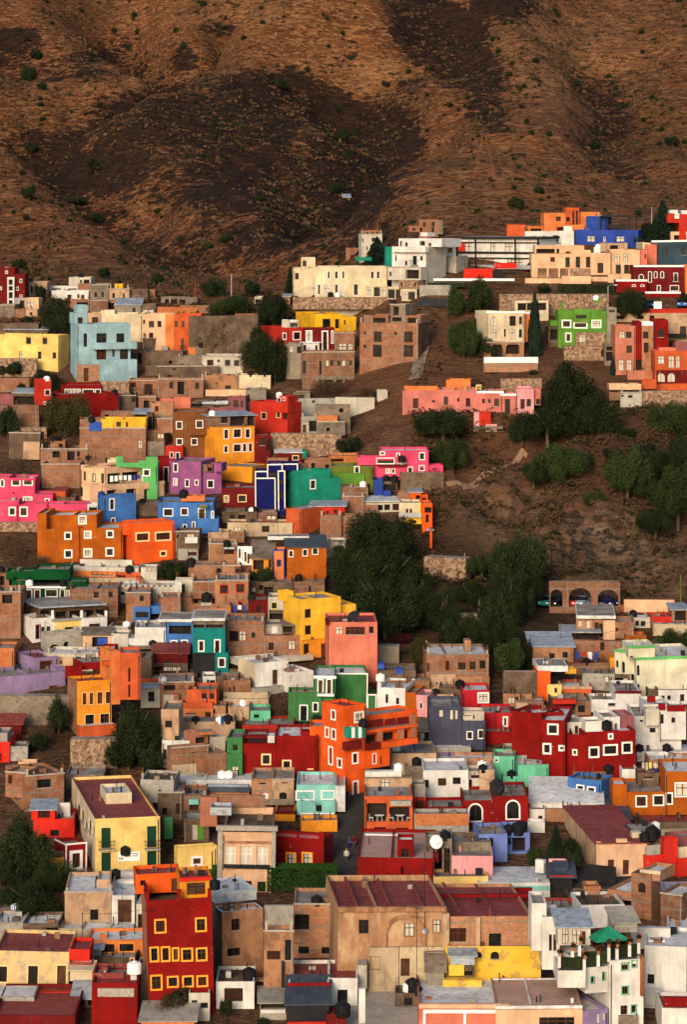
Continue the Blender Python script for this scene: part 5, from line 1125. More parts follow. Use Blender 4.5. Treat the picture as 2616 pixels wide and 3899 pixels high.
H('white balcony house with turquoise window frames','CW',400,790,865,1010,'636 870 698 930;735 870 778 965 d',tr='AQ',tw=.12,d=6,g=1015,rf='rw'); V('iron_balcony','iron',630,735,935,995,'630 938 732 990 n',dy=-1,d=.05,p=.02); V('right_wall','W',790,840,860,950,'',dy=.3,d=3); V('tan_room','TN',500,620,900,1000,'500 905 530 960 d',dy=-.5,d=3)
H('dark red house with slim window, tin edge','RD',838,960,850,1000,'858 878 890 934',d=7,g=1100,rf='rw')
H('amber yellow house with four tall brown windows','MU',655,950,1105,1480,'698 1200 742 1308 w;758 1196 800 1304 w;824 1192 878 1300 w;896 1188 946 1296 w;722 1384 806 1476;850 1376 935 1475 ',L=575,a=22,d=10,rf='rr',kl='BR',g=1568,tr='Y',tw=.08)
V('orange_base','TO',680,990,1478,1575,'',dy=-.2,d=4,p=.02); V('red_parapet','RD',560,700,975,1075,'',dy=7,d=.4,p=.02); V('red_back','RD',700,960,940,1000,'',dy=8,d=4,p=.05)
V('orange_tower','TO',1022,1195,860,1260,'1092 988 1110 1108 n;1092 1130 1110 1238 n',dy=-.8,d=5,a=5); V('tower_left','OO',948,1024,850,1300,'',dy=-.4,d=5); V('link_beam','TO',885,950,935,970,'',dy=.2,d=1)
H('maroon awning terrace house with white laundry','MR',1300,1600,870,950,'',d=6,rt='shed',rf='rr',rise=.5,rib=False,g=1020); V('open_terrace','SD',1290,1600,950,1020,'1310 955 1385 1018 o;1390 960 1545 1018 c',dy=-.2,d=3); V('grey_wall','SD',1380,1680,1040,1110,'',dy=-.8,d=4)
H('grey-brown block house beside orange tower','SD',1198,1290,900,1080,'',d=5,g=1150,rf='rg'); V('orange_strip','TO',1198,1378,1080,1150,'',dy=-.3,d=3,p=.05)
H('white plastered hut with dark door, lower left','CW',1200,1365,1165,1330,'1265 1195 1318 1280 d',d=5,rf='rw'); 
H('pale stucco box with dark side passage','CW',1390,1480,1220,1340,'1378 1240 1390 1330 n',d=4,rf='rg'); V('brick_side','BR',1478,1525,1215,1340,'',dy=0,d=4)
H('tall tan brick house with single dark window','TN',1375,1525,1345,1680,'1408 1442 1468 1500',d=7,g=1800,rf='rg')
H('wide brown brick house with long dark opening','BR',1360,1660,1105,1320,'1400 1120 1495 1182 o',d=7,rf='rg'); K(1380,1165,42,'w')
# ================================================================== C2
T('C2')
H('blue house with open laundry loft','BL',72,300,700,860,'108 752 168 858;198 748 258 852',tr='W',tw=.2,d=8,g=860,a=0,rf='rg'); V('loft','BL',75,298,600,715,'95 615 285 708 o',dy=.1,d=5); V('roof_sheet','rw',0,290,575,598,'',dy=-.2,d=7,p=.02,plain=1)
H('teal house with white windows beside blue house','TL',300,575,650,880,'344 752 400 852 r;480 744 538 856 r',tr='W',tw=.2,d=8,a=0,g=1035,rf='rg'); V('loft','CO',298,570,590,655,'302 600 400 652 o;410 600 560 650 o',dy=.3,d=5); V('roof_sheet','rw',290,575,565,590,'',dy=-.2,d=8,p=.02,plain=1); V('lower_wing','TL',480,602,860,1035,'514 900 580 985',tr='W',tw=.18,dy=-.5,d=4); K(435,875,68)
H('orange plaster house with red-framed windows','SO',490,775,240,420,'530 278 606 358;668 270 745 350;686 418 728 496',tr='RE',tw=.14,d=8,rf='rg',g=500,a=0); V('lower_brick','BR',570,775,405,500,'686 418 728 496',dy=-.3,d=4,tr='RE',tw=.1); V('brick_left','BR',300,495,250,400,'',dy=.3,d=6)
H('white post gate wall with dark door','CW',150,310,240,385,'205 278 232 375 d',d=3)
H('plaster house with planters and arched door','SO',548,700,100,240,'660 130 702 205 d',d=4,g=245)
H('brick terrace wall row, left centre','BR',0,290,395,520,'',d=5,rf='rg',a=2); H('brick courtyard house with tank plinth','BR',290,620,440,540,'',d=6,rf='rg'); K(418,455,85,plinth=.6)
H('small brick cube with pale roof, centre','OB',500,622,480,580,'',d=5,rf='rp')
H('dark maroon cube house left of yellow house','MR',780,945,410,530,'840 466 880 522',d=6,rf='rg'); K(765,530,60)
H('white house front with yellow-framed window','CW',942,1075,388,500,'968 430 1020 490',tr='ylw',tw=.1,d=5,g=580); V('dark_terrace','SD',950,1080,500,590,'955 505 1075 585 o',dy=.5,d=3)
H('shacks and rubble roofs below ochre house','SD',780,1150,258,380,'800 310 835 345 c;905 300 985 375 o;860 270 900 330 o',d=6,a=2); H('brick hut with grey tarpaulin cover','B2',1155,1425,255,370,'1290 290 1310 350 n;1290 268 1380 290 n',d=6,rf='rg'); K(1205,252,60)
H('large bright yellow house with corbelled ledge','YE',1225,1568,405,750,'1260 486 1312 562;1260 626 1312 704',L=1075,a=25,d=10,rf='rg',g=905,band=None); V('lower_wall','MU',1245,1450,750,905,'1246 780 1294 870;1396 780 1446 905 d',dy=.1,d=4); V('corbel','MU',1240,1452,748,775,'',dy=-.5,d=.7,p=.02); V('roof_horn','YE',1078,1165,335,420,'',dy=5,d=2); V('right_extension','YE',1568,1568+130,455,750,'',dy=3.6,d=7,a=25) 
H('brick house with white and blue hanging laundry','BR',580,905,590,900,'610 680 686 768 o;690 680 752 760 c;798 690 830 736',d=8,rf='rg',g=900,a=0)
CL(640,760,545,'clothes line with pale sheets on brick house roof')
H('grey block terrace house with pink mural panel','BR',905,1240,712,900,'948 774 992 838;1115 762 1176 830 c',d=8,rf='rg',a=2); V('terrace_room','CB',915,1065,620,705,'905 640 925 705 o',dy=1.5,d=5); V('dark_store','SD',1065,1180,630,700,'1068 640 1150 690 o',dy=1.5,d=4,rt='shed',rf='CO',rise=.2,rib=False); V('mural_panel','cloth',975,1025,638,695,'',dy=1.45,d=.05,p=.01)
H('whitewashed house with old doors and pale stairs','W',830,1115,950,1190,'980 1005 1045 1130 w;1080 1005 1095 1100 n',L=688,a=28,d=9,rf='rw',g=1190,kl='CRM'); V('white_roofline','CW',700,1330,905,950,'1150 930 1190 980 o',dy=5,d=4,rf='rw'); V('terrace','CB',820,1220,1150,1210,'',dy=-2,d=1,p=.02)
V('right_room','W',1110,1330,1020,1190,'1132 1050 1158 1110',dy=.3,d=6)
H('green house with paired balcony windows','GN',1330,1510,1060,1290,'1356 1085 1410 1218 w;1430 1080 1484 1218 w',tr='W',tw=.18,d=9,rf='rw',band='wht',g=1460,a=0); V('lower_storey','GN',1110,1410,1200,1450,'1206 1305 1280 1440 d;1316 1282 1370 1368',tr='W',tw=.18,dy=-.2,d=4); V('balcony_slab','wht',1356,1500,1216,1232,'',dy=-.9,d=.9,p=.02)
H('maroon curtain shop house, lower centre left','SD',0,400,1090,1160,'55 1118 150 1180 o',d=5) 
H('white tall tank hut beside black curved tank shed','W',385,495,1062,1155,'420 1092 440 1140;445 1095 490 1150 n',d=4,g=1160,rf='rg')
H('black curved corrugated shed roof beside teal house','iron',300,490,880,1050,'',d=5,rt='shed',rf='blk',rise=.5,ov=.1,rib=False,g=1050)
H('dull brown block house under teal house','SD',500,690,1060,1180,'',d=6,rf='rg'); H('brick wall house with curved top, centre','BR',560,790,1095,1225,'',d=5,rf='rg',g=1240); V('peeling_base','OW',560,940,1200,1275,'',dy=-.5,d=3)
H('orange stacked terrace house, lower centre left','TO',250,500,1178,1290,'376 1184 418 1256;442 1182 482 1258',d=6,g=1420,rf='rg'); V('lower_left','OO',195,475,1340,1425,'238 1378 328 1425;402 1364 454 1418',dy=-2,d=5); V('mid_parapet','TO',200,470,1290,1345,'',dy=-1,d=3); V('brown_wing','SO',475,580,1315,1420,'476 1340 490 1410 n',dy=-1.5,d=4)
H('crumbling grey roof house with curved wall','OW',560,945,1255,1340,'',d=7,rf='rg',a=-3); V('lower_wall','TN',600,780,1320,1440,'',dy=-.8,d=4); DS(725,1420,62,'round white dish on crumbling grey house','w')
H('mint green rooftop room with dark window','MI',790,962,1355,1435,'822 1370 866 1418 o',d=5,rf='rg',g=1470)
H('low red roof house with railings behind big red house','RE',725,1170,1478,1568,'740 1535 940 1568 o;1010 1510 1030 1545 a;1060 1510 1082 1545 a;1112 1510 1134 1545 a',d=7,g=1600,rf='rg')
H('grey concrete flat roof shack, lower left centre','TN',190,660,1450,1560,'',d=6,rf='rg',g=1610,a=3); K(600,1535,80); K(530,1560,60,'w'); K(325,1555,45); K(548,1540,60,'u')
TR_('YY',1050,1430,330,220,'dark ivy growing over the green house wall',name='ivy'); TR_('b',1360,1470,120,100,'brown bush at foot of green house')
TR_('b',880,270,210,130,'dark plants below lattice veranda'); TR_('b',1005,1500,60,50,'small palm shrub by blue-bordered house')
T('B2'); TR_('D',150,1560,280,160,'dark shrubs under the vivid orange house'); TR_('M',880,1640,220,190,'dark hedge plants under veranda')
T('C1'); TR_('D',1450,250,220,170,'dark bush tree beside white hut'); TR_('DD',1150,1800,480,580,'large dark tree before the orange tower'); TR_('D',500,1560,250,330,'dark climbing shrub on retaining wall'); TR_('D',330,1700,200,200,'dark shrub under retaining wall')
TR_('b',560,1330,100,150,'bush at corner of amber house')
T('C3')
H('coral tower house with ribbon windows on top','SA',100,530,600,1110,'174 642 238 702;260 642 424 706;460 638 498 694',d=9,g=1100,rf='rr',a=2); K(310,600,50)
DS(330,960,110,'large dark mesh dish in front of coral tower','k',rz=-.6,tilt=-.9)
V('eave','MR',92,120,598,625,'',dy=-.5,d=4,p=.02)
H('green block house wing stepping down right','GN',150,442,1035,1300,'',d=7,rf='rw',edge='trim',g=1330,a=3); V('low_step','GN',442,520,1212,1330,'',dy=0,d=4,edge='trim')
H('olive grey garden wall behind dark tree','GB',535,715,805,960,'',d=2,n='garden_wall',c='wall',p=.02,cap='AQ')
H('unfinished brick house with four upper windows','BR',945,1480,870,1060,'1112 930 1142 1010 r;1218 942 1280 1006;1316 935 1366 1000;1402 925 1450 994;945 950 975 1025 w',d=9,rf='rw',g=1165,a=3); V('lower_storey','SO',1200,1485,1060,1165,'1396 1122 1446 1155 o',dy=0,d=6); V('chimney_stack','B3',1272,1325,755,850,'',dy=4,d=2); V('lower_left','TN',980,1200,1045,1150,'1030 1115 1045 1135',dy=-.3,d=5); K(1300,755,75)
H('white corner house with small dark windows','W',528,768,1160,1350,'600 1215 622 1290;690 1245 715 1300',d=8,rf='rw',g=1370,a=-12); V('yellow_side','BO',768,862,1200,1390,'',dy=.4,d=6); V('pink_end','LP',862,970,1222,1410,'888 1282 918 1340',dy=.6,d=5,tr='W',tw=.1); V('parapet','W',528,560,1105,1165,'',dy=0,d=.5,p=.02); K(670,1190,75,'w')
H('brick parapet house behind white corner house','BR',560,975,1100,1190,'',d=6,rf='rg',g=1230); H('rubble terraces with blue tarps','SD',535,860,1010,1110,'',d=6,rf='rg',g=1150); V('blue_tarp','bcl',535,590,955,1000,'',dy=0,d=2,p=.02); V('blue_tarp','bcl',690,745,995,1040,'',dy=0,d=1.5,p=.02)
H('grey concrete low house with round black tank','TN',975,1180,1215,1320,'',d=6,rf='rg',g=1340); K(1028,1320,62)
H('crimson red cube house with white window','GRC',1258,1490,1180,1340,'1386 1198 1486 1292 c',tr='W',tw=.25,d=6,rf='rw',g=1370)
H('low dark block shacks between brick and crimson','SD',1060,1260,1150,1260,'1070 1140 1190 1165 n',d=5,g=1280); K(1295,1345,78)
H('slate grey house with pale balcony posts','GY',970,1250,1320,1568,'1055 1340 1090 1410 c;1148 1345 1176 1432;1190 1345 1215 1430 c',d=8,rf='rg',g=1700,a=0); V('right_front','GY',1252,1450,1440,1690,'1290 1528 1345 1600;1386 1514 1440 1594',tr='W',tw=.14,dy=-.6,d=5); V('balcony_room','CW',1258,1440,1360,1440,'1262 1365 1330 1400 o;1345 1380 1360 1425 n',dy=.5,d=3)
# vivid orange hotel
TR_('DD',650,420,700,520,'dense dark tree over the coral tower') ; TR_('DD',450,560,620,560,'tall dark tree behind the yellow house'); TR_('DD',800,640,480,500,'dark spreading tree right of coral tower')
TR_('DD',600,740,700,600,'massive dark green tree in the town centre'); TR_('DD',1050,700,400,420,'dark tree on the ravine edge'); TR_('O',900,1000,260,290,'brown-green tree left of unfinished brick house'); TR_('R',720,780,200,100,'dark red bougainvillea bush under the massive tree',name='bougainvillea',cat='bush')
TR_('DD',1340,480,340,260,'dark tree on the terrace above the ravine'); TR_('DD',1480,900,330,420,'dark tree right of unfinished brick house'); TR_('M',1420,200,330,230,'green tree above ravine terrace'); TR_('D',1150,820,240,260,'dark thicket above unfinished brick house'); TR_('D',1540,700,300,400,'tall dark ravine tree'); TR_('M',1320,760,300,230,'scrubby green tree above brick house roof')
H('stone terrace bastion in the ravine','ST',925,1282,60,200,'',d=4,n='stone_wall',c='wall',p=.02,g=230,R=1330,a=20,plain=1)
H('lower rubble terrace wall in the ravine','ST',1080,1600,535,620,'',d=1.5,n='stone_wall',c='wall',p=.02,plain=1)
PO(1276,10,190,'thin pole on the ravine bastion',r=.07,arms=0); PO(950,770,880,'stub concrete post on brick house corner',r=.15,arms=0)
PO(1402,425,520,'short post under terrace tree',r=.15,arms=0)
# ================================================================== C4
T('C4')
H('stone arcade with three arches over parked cars','B2',395,1000,255,500,'405 320 508 470 at;562 310 752 470 at;808 325 985 470 at',d=1.2,n='arcade',c='arcade',p=.02,plain=1,a=0,g=525,rf='rg')
_D=cur['D']; _z=CZ+(VH-uv(0,463)[1])/F*(_D+3.5); TERR.append((1890,2430,_D+.9,_D+9,_z))
for _x,_l,_k,_t in ((380,'teal car in the leftmost arch','TL','car'),(450,'black van in the leftmost arch','blk','pickup'),(600,'small red car in the middle arch','RE','car'),(670,'silver-blue pickup in the middle arch','LB','pickup'),(870,'dark blue van in the rightmost arch','DB','pickup')): CAR(_x,462,_l,_k,1.2 if _k!='DB' else 2.0,kind=_t,D=_D+3.2)
H('tan garden wall right of the arcade','PE',1030,1460,410,520,'',d=1,n='garden_wall',c='wall',p=.02,a=-3,cap='BR'); V('dark_gate','rust',985,1032,455,515,'',d=1,dy=0,p=.02)
H('peach house front with tan side, flat pale roof','PE',855,955,585,745,'',d=8,rf='rw',g=750,p=.1); V('left_part','SO',762,855,570,745,'780 602 815 665;818 612 850 728 d',dy=.3,d=7); V('brick_left','B3',625,762,560,690,'640 590 668 640 c;712 590 742 655 c',dy=.6,d=7,rf='rw'); V('brick_right','BR',955,1115,600,740,'955 650 980 680 o',dy=-.1,d=6); V('roof_sheet','rw',625,960,545,572,'',dy=-.3,d=14,p=.02,plain=1)
H('long whitewashed roof house with tanks, right','CW',1110,1255,565,640,'1130 590 1160 635 o;1175 595 1215 640 o',d=8,rf='rw',g=650); K(1058,555,60); K(1300,520,62); 
H('red brick shed behind pale roofs','RE',1255,1440,555,600,'',d=5,rf='rg',g=640); V('brick_shed','BR',1440,1570,500,600,'1465 510 1560 590 o',dy=0,d=5,rt='shed',rise=.3)
H('tan rubble roof terrace at the right edge','OW',1280,1660,620,675,'',d=5,g=720,rf='rw')
H('small ochre wall with round window','BO',1045,1225,715,790,'1080 730 1155 765 ao',d=4,g=800)
H('dark metal carport roof behind tan shack','SD',495,820,690,770,'500 700 610 768 o;615 700 815 765 o',d=5,rt='shed',rf='tin',rise=.3,g=780)
H('tan shack with blue-grey sloped roof','SO',235,600,815,960,'392 868 438 920;506 855 550 905',d=6,rt='shed',rf='tin',rise=1.2,g=970,a=2)
H('long patchy brick wall behind cream block','BR',595,1000,760,900,'825 770 860 840 n',d=1,n='brick_wall',c='wall',p=.02,plain=1,g=930)
H('large cream-white house with green eaves','PGN',1145,1660,900,1200,'1142 962 1172 1052 a;1146 1124 1168 1180 a',a=3,d=12,g=1230,rf='rw',band='LG'); V('left_face','PGN',960,1147,845,1180,'968 918 992 978 an;1018 930 1046 1026 an;1092 1035 1124 1130 an',a=-38,dy=1.6,d=6,band='LG',rf='rw'); V('tall_block','PGN',1080,1305,800,900,'1092 882 1122 980 an',dy=0.2,d=6,band='LG',rf='rw')
H('yellow door sliver left of cream-white house','MU',910,960,905,1035,'',d=4,g=1040)
H('rusty brick shack row with round tank','B2',560,905,950,1040,'',d=5,rf='rr',g=1050); K(712,965,40)
H('white-roofed orange end house beside ravine','OR',290,400,1015,1240,'',R=None,d=5,rf='rw',g=1270) ; V('white_roof','rw',290,550,970,1020,'',dy=.5,d=6,p=.05); V('cream_front','PY',375,500,1130,1280,'435 1155 460 1200 d',dy=-.4,d=4); K(425,1060,80); K(478,1080,60)
V('yellow_tank_room','YE',527,620,995,1035,'',dy=1,d=2)
H('orange-red low house with whitish roof','TO',495,752,1150,1250,'',d=6,rf='rw',g=1260,band='TN')
H('grey house with open dark terrace room','CB',675,950,1040,1160,'860 1060 940 1110 c;930 1060 1060 1120 n',d=7,rf='rg',g=1180); V('dark_terrace','SD',900,1080,1045,1120,'930 1050 1060 1115 o',dy=.2,d=5); V('railing_wall','CO',870,1110,1125,1190,'',dy=-1,d=.5)
H('red-awning wooden terrace house','SD',425,750,1265,1400,'440 1300 620 1350 o;640 1300 700 1380 n',d=6,rf='rg',g=1400); V('red_awning','RE',425,625,1262,1300,'',dy=-1,d=1,p=.02); V('brown_room','SO',620,750,1280,1400,'640 1290 700 1370 n',dy=-.3,d=4)
H('white plaster tall cube, upper right','W',958,1172,1190,1440,'',d=9,rf='rg',g=1450,band='MR',a=0); V('left_low','W',752,960,1262,1370,'895 1290 955 1315 n',dy=.3,d=5)
H('white house with small rooms behind brick parapet','W',1325,1660,1180,1290,'1350 1225 1378 1255 ;1400 1225 1430 1262;1510 1215 1545 1275',d=7,rf='rg',g=1300); V('dark_back','SD',1235,1325,1170,1245,'',dy=.5,d=4)
H('white terraced villa with red brick parapets','W',1115,1520,1400,1700,'1165 1360 1195 1450 n;1345 1385 1370 1465;1435 1410 1468 1458 a;1250 1500 1300 1540',d=9,rf='rg',g=1730,a=0); V('upper_block','W',1200,1400,1300,1410,'',dy=1.5,d=6); V('right_block','W',1330,1560,1340,1600,'1345 1385 1370 1465;1435 1410 1468 1458 a',dy=-.8,d=6); V('brick_parapet','RD',1400,1555,1310,1360,'',dy=-1,d=.3,p=.02); V('brick_parapet','RD',1325,1385,1295,1350,'',dy=-.9,d=.3,p=.02); V('brick_parapet','RD',1230,1300,1235,1285,'',dy=1,d=.3,p=.02); V('round_bay','CW',1215,1330,1340,1480,'',dy=-1.2,d=2)
H('cream arch shack between red house and villa','TN',110,345,1290,1360,'',d=4,g=1370)
H('jumbled orange roofs with yellow door, lower right','SO',0,245,1210,1300,'105 1235 132 1295 n;40 1210 100 1290 c',d=5,rf='rr',g=1320); V('blue_tarp','bcl',100,300,1345,1385,'',dy=-2,d=1,p=.02)
H('low brick wall shack with vines','B2',95,345,1265,1350,'',d=3,g=1370)
TR_('DD',140,450,560,720,'tall black-green tree left of the arcade'); TR_('DD',60,640,420,520,'black-green tree in the ravine by the arcade'); TR_('DD',230,520,260,420,'dark tree beside the leftmost arch'); TR_('M',90,1080,330,380,'green ravine tree above jumbled roofs'); TR_('D',20,880,260,340,'dark ravine tree upper'); TR_('D',170,1000,190,280,'dark ivy tree against ravine wall'); TR_('MM',1500,860,400,230,'green tree behind cream-white house'); TR_('b',1370,700,130,50,'bright green bush by rubble terrace')
H('dark retaining wall sloping down the ravine','SD',0,290,1030,1260,'',d=2,n='retaining_wall',c='wall',p=.02,plain=1,L=None,a=0,g=1260)
PO(1515,195,460,'tall lamp column at right edge',key='OL',arms=0,name='street_lamp'); PO(758,60,260,'slim lamp post above the arcade',key='iron',arms=0,name='street_lamp'); PO(410,-30,260,'slim lamp post at arcade left end',key='iron',arms=0,name='street_lamp')
T('C3'); TR_('DD',300,300,520,420,'giant tree crown beside ochre house')
# ================================================================== D (lower town)
T('C3')
T('D3')
H('vivid orange four-storey corner house with terraces','OR',260,440,-24,760,'340 20 424 116;318 366 374 468;318 608 374 758 d;90 146 128 240;146 162 186 260;118 312 158 474;192 412 236 500;144 0 186 92',L=66,a=35,rf='rr',tr='W',tw=.22)
V('terrace_storey','OR',440,880,30,165,'',dy=2.5,d=4,L=None); V('terrace_wall','OR',420,880,165,320,'440 190 550 290 o;585 180 700 270 o;770 175 800 262 n',dy=1,d=4)
V('brick_panel','MR',475,590,95,145,'',dy=.6,d=.3,p=.02); V('brick_panel','MR',615,700,88,132,'',dy=.6,d=.3,p=.02); V('brick_panel','MR',718,808,76,124,'',dy=.6,d=.3,p=.02)
V('terrace_slab','OR',410,880,160,182,'',dy=.2,d=1.5,p=.02); V('lower_balcony','OR',560,882,268,318,'',dy=-.4,d=.5,p=.02); V('brown_pier','TB',830,868,50,250,'',dy=.4,d=.4,p=.02); V('brown_pier','TB',550,585,190,290,'',dy=.2,d=.4,p=.02); V('brown_pier','TB',722,765,175,262,'',dy=.2,d=.4,p=.02)
V('brick_balcony','MR',262,400,278,345,'',dy=-.6,d=.6,p=.02); V('brick_balcony','MR',452,565,292,345,'',dy=-.6,d=.6,p=.02); V('low_orange','OR',410,640,345,500,'494 376 528 470;560 400 578 470 n',dy=-.2,d=4,tr='W',tw=.12)
V('far_left_wing','OR',-40,80,140,560,'',dy=8,d=5,a=0)
# awning in stripes
for _i in range(5):
    V('awning_stripe',('TE' if _i%2==0 else 'wht'),290+_i*29,290+_i*29+28,158,246,'',dy=-1.1+_i*.003,d=.9,p=.02,plain=1)
K(185,-80,70); K(265,-80,76)
T('D1')
H('cream long building with green doors and maroon roof','PY',812,1365,945,1395,'866 1022 946 1195 gdb;1256 1008 1336 1190 gdb;866 1232 946 1405 gd;1256 1220 1336 1400 gd;634 765 650 845 g;658 800 684 905 g;692 850 716 960 g;724 955 746 1035 g;755 945 778 1050 g;788 990 806 1090 g',L=612,d=26,rf='rr',g=1425,cap='rr',kl='CRM',band=None,sh='cream long building')
for _r in ((636,765,651,845),(658,800,684,905),(692,850,716,960),(724,955,748,1035),(755,945,778,1050),(788,990,806,1090),(700,1100,716,1180)): pass
V('roof_stair_head','CRM',905,1125,715,845,'',dy=10,d=6,rf='rw'); V('lower_front_wall','W',812,1262,1405,1520,'',dy=-1.2,d=1); V('railing','dgr',948,1255,1395,1412,'',dy=-.9,d=.9,p=.02)
V('notice_sign','wht',1008,1195,1228,1305,'',dy=-.1,d=.08,p=0,plain=1)
for _a,_b,_y0,_y1 in ((1062,1120,1238,1246),(1128,1180,1238,1246),(1066,1112,1258,1267),(1132,1178,1256,1264)): V('sign_lettering','conc',_a,_b,_y0,_y1,'',dy=-.12,d=.02,p=0,plain=1)
for _a,_b,_y0,_y1 in ((1017,1026,1275,1294),(1036,1046,1272,1294),(1038,1044,1242,1258)): V('sign_emblem','wood',_a,_b,_y0,_y1,'',dy=-.12,d=.02,p=0,plain=1)
K(880,885,60)
H('brown brick house with two-pane window, lower left','BR',215,545,568,770,'316 598 434 670',L=45,a=25,d=9,rf='SD',g=880); V('left_windows','BR',45,215,540,760,'68 560 102 636;70 760 96 822;4 540 42 612',a=-18,dy=1,d=4)
H('bright orange sliver house at left edge','RR',-50,80,278,445,'0 372 15 440 n',d=5,g=450); V('pale_roof','rg',-50,60,200,278,'',dy=.5,d=4)
H('maroon tin roof slanting from left edge','MR',-60,180,130,220,'',d=3,rt='shed',rf='rr',rise=.8,rib=False,g=260)
H('grey block shed with peach step wall','CB',82,235,318,400,'240 320 310 400 n',d=4,g=440); V('peach_step','PE',155,315,452,498,'',dy=-1,d=2)
H('scarlet house with blue tin lean-to','RR',285,635,935,1085,'430 1026 505 1080 ;',d=6,rf='rp',g=1090,a=2); V('upper_left','RR',270,470,858,940,'325 862 428 924',dy=.3,d=4,rt='shed',rf='tin',rise=.4); V('white_stair_wall','W',470,600,800,930,'',dy=3,d=.4,p=.02)
H('small maroon house with white-framed door','RD',556,736,1150,1405,'590 1200 702 1370',L=465,a=28,d=6,rf='rg',tr='W',tw=.4,edge='trim',g=1410); V('plinth_band','conc',556,736,1362,1382,'',dy=-.1,d=.1,p=.02)
H('mustard wall house behind left trees','MU',150,550,1270,1420,'420 1355 488 1400',d=5,rf='rg',g=1430); V('dark_roof','SD',400,550,1210,1270,'',dy=1,d=3)
H('rubble plot with stepped grey wall, lower left','CO',560,885,555,660,'',d=6,rf='rg',g=680)
H('crumbling stone slope wall under orange base','ST',600,1000,255,520,'',d=2,n='stone_wall',c='wall',p=.02,plain=1,g=500)
H('stained white corner house with blue tin shed','CB',1195,1480,600,880,'1240 735 1256 790 ;1300 795 1350 895 d',d=6,rf='SD',g=900); V('brown_side','MR',1350,1480,760,900,'',dy=-.2,d=3); K(1350,555,55,'w')
TR_('DD',180,1500,600,640,'large leafy green tree at lower left edge'); TR_('MM',430,1560,420,330,'leafy tree before the mustard wall house'); TR_('D',80,1560,360,460,'tree at left edge below the larger one'); TR_('D',1100,520,420,380,'dark tree under the amber house'); TR_('D',1300,560,240,300,'shadowy tree beside tall tan house'); TR_('YY',330,330,300,260,'dry brush on the rubble plot'); TR_('Y',800,480,220,180,'dry bush on crumbling slope')
T('D2')
H('tall brick corner house with whitewashed base','BR',118,435,325,590,'',L=78,a=25,d=8,rf='rw',g=610); V('white_patch','OW',120,328,470,585,'',dy=-.04,d=.04,p=0,plain=1); V('right_block','BR',435,585,370,600,'',dy=-.1,d=6,rf='rg'); V('roof_room','TB',300,425,205,310,'322 225 415 312 o',dy=2,d=3); V('roof_cage','CW',470,575,230,360,'',dy=1.5,d=3); V('tile_roof','tileR',355,495,190,215,'',dy=1,d=2,p=.02)
H('white underlying roof house with slanted doorway','W',38,305,265,480,'48 340 76 430 d',d=6,rf='rw',g=500)
H('green narrow house between brick and red','GN',588,720,240,580,'640 300 680 350;630 488 690 580 c',d=6,rf='rg',g=590); V('front_step','GN',588,720,380,585,'630 488 690 580 c',dy=-1,d=2)
H('large deep red house with cream window frames','RD',728,1010,290,575,'884 376 968 474',tr='Y',tw=.22,d=8,rf='rg',a=0,g=580,sh='large deep red house'); V('right_block','RD',1012,1362,225,555,'1062 428 1142 524;1278 422 1330 514',tr='Y',tw=.22,dy=-.3,d=8); V('right_low','RD',1232,1362,325,555,'',dy=-.35,d=.4,p=.02); V('roof_room','MR',740,940,215,290,'745 220 925 288 o',dy=.3,d=4,rf='rg'); V('white_box','W',940,998,225,285,'',dy=.2,d=2); V('step_wall','RD',1216,1232,140,240,'',dy=2,d=.4,p=.02); V('right_pier','RD',1232,1290,190,300,'',dy=1,d=2)
H('white roof terrace strip under the brick corner house','rw',130,800,600,665,'',d=6,rf='rw',g=700,p=.15)
cur['sh']='white roof terrace strip'
K(550,585,70,'w'); K(610,585,68,'w')
H('solar panel roof house beside pale strip','OB',240,780,700,800,'',d=4,rf='SD',g=820); V('solar_panels','dtin',410,780,660,705,'',dy=-.2,d=2,p=.02)
H('orange tan block house with narrow vents','B3',805,975,590,760,'868 625 925 638;',d=7,rf='rg',g=830,a=0); V('right_wing','TN',975,1165,590,790,'1060 618 1110 632 ',dy=.1,d=7,rf='rg'); V('base_slab','CO',890,1170,765,815,'',dy=-1,d=2); K(845,575,60,'w'); K(1070,585,75)
H('aqua house with white framed panels and stair','AQ',1185,1515,640,790,'',d=8,rf='rw',g=900,a=0,sh='aqua house'); V('terrace_storey','AQ',1220,1515,780,880,'1350 790 1400 870 n',dy=-1.5,d=2); V('framed_panel','trim',1175,1342,690,775,'',dy=-.12,d=.1,p=0,plain=1); V('panel_fill','AQ',1188,1328,703,763,'',dy=-.16,d=.03,p=0,plain=1); V('framed_panel','trim',1392,1512,688,772,'',dy=-.12,d=.1,p=0,plain=1); V('panel_fill','AQ',1405,1500,700,760,'',dy=-.16,d=.03,p=0,plain=1); V('grey_side','rw',1515,1600,650,870,'',dy=-.4,d=8); V('railing','wht',1220,1510,882,890,'',dy=-2.6,d=.06,p=0,plain=1); V('railing','gal',1220,1510,890,940,'',dy=-2.5,d=.03,p=0,plain=1)
H('amber room strip with maroon flat roof','MU',1000,1172,868,918,'',d=5,rf='rr',g=950,band='MR')
H('mustard base wall below aqua terrace','MU',1225,1535,945,1060,'',d=3,g=1060,rf='rg')
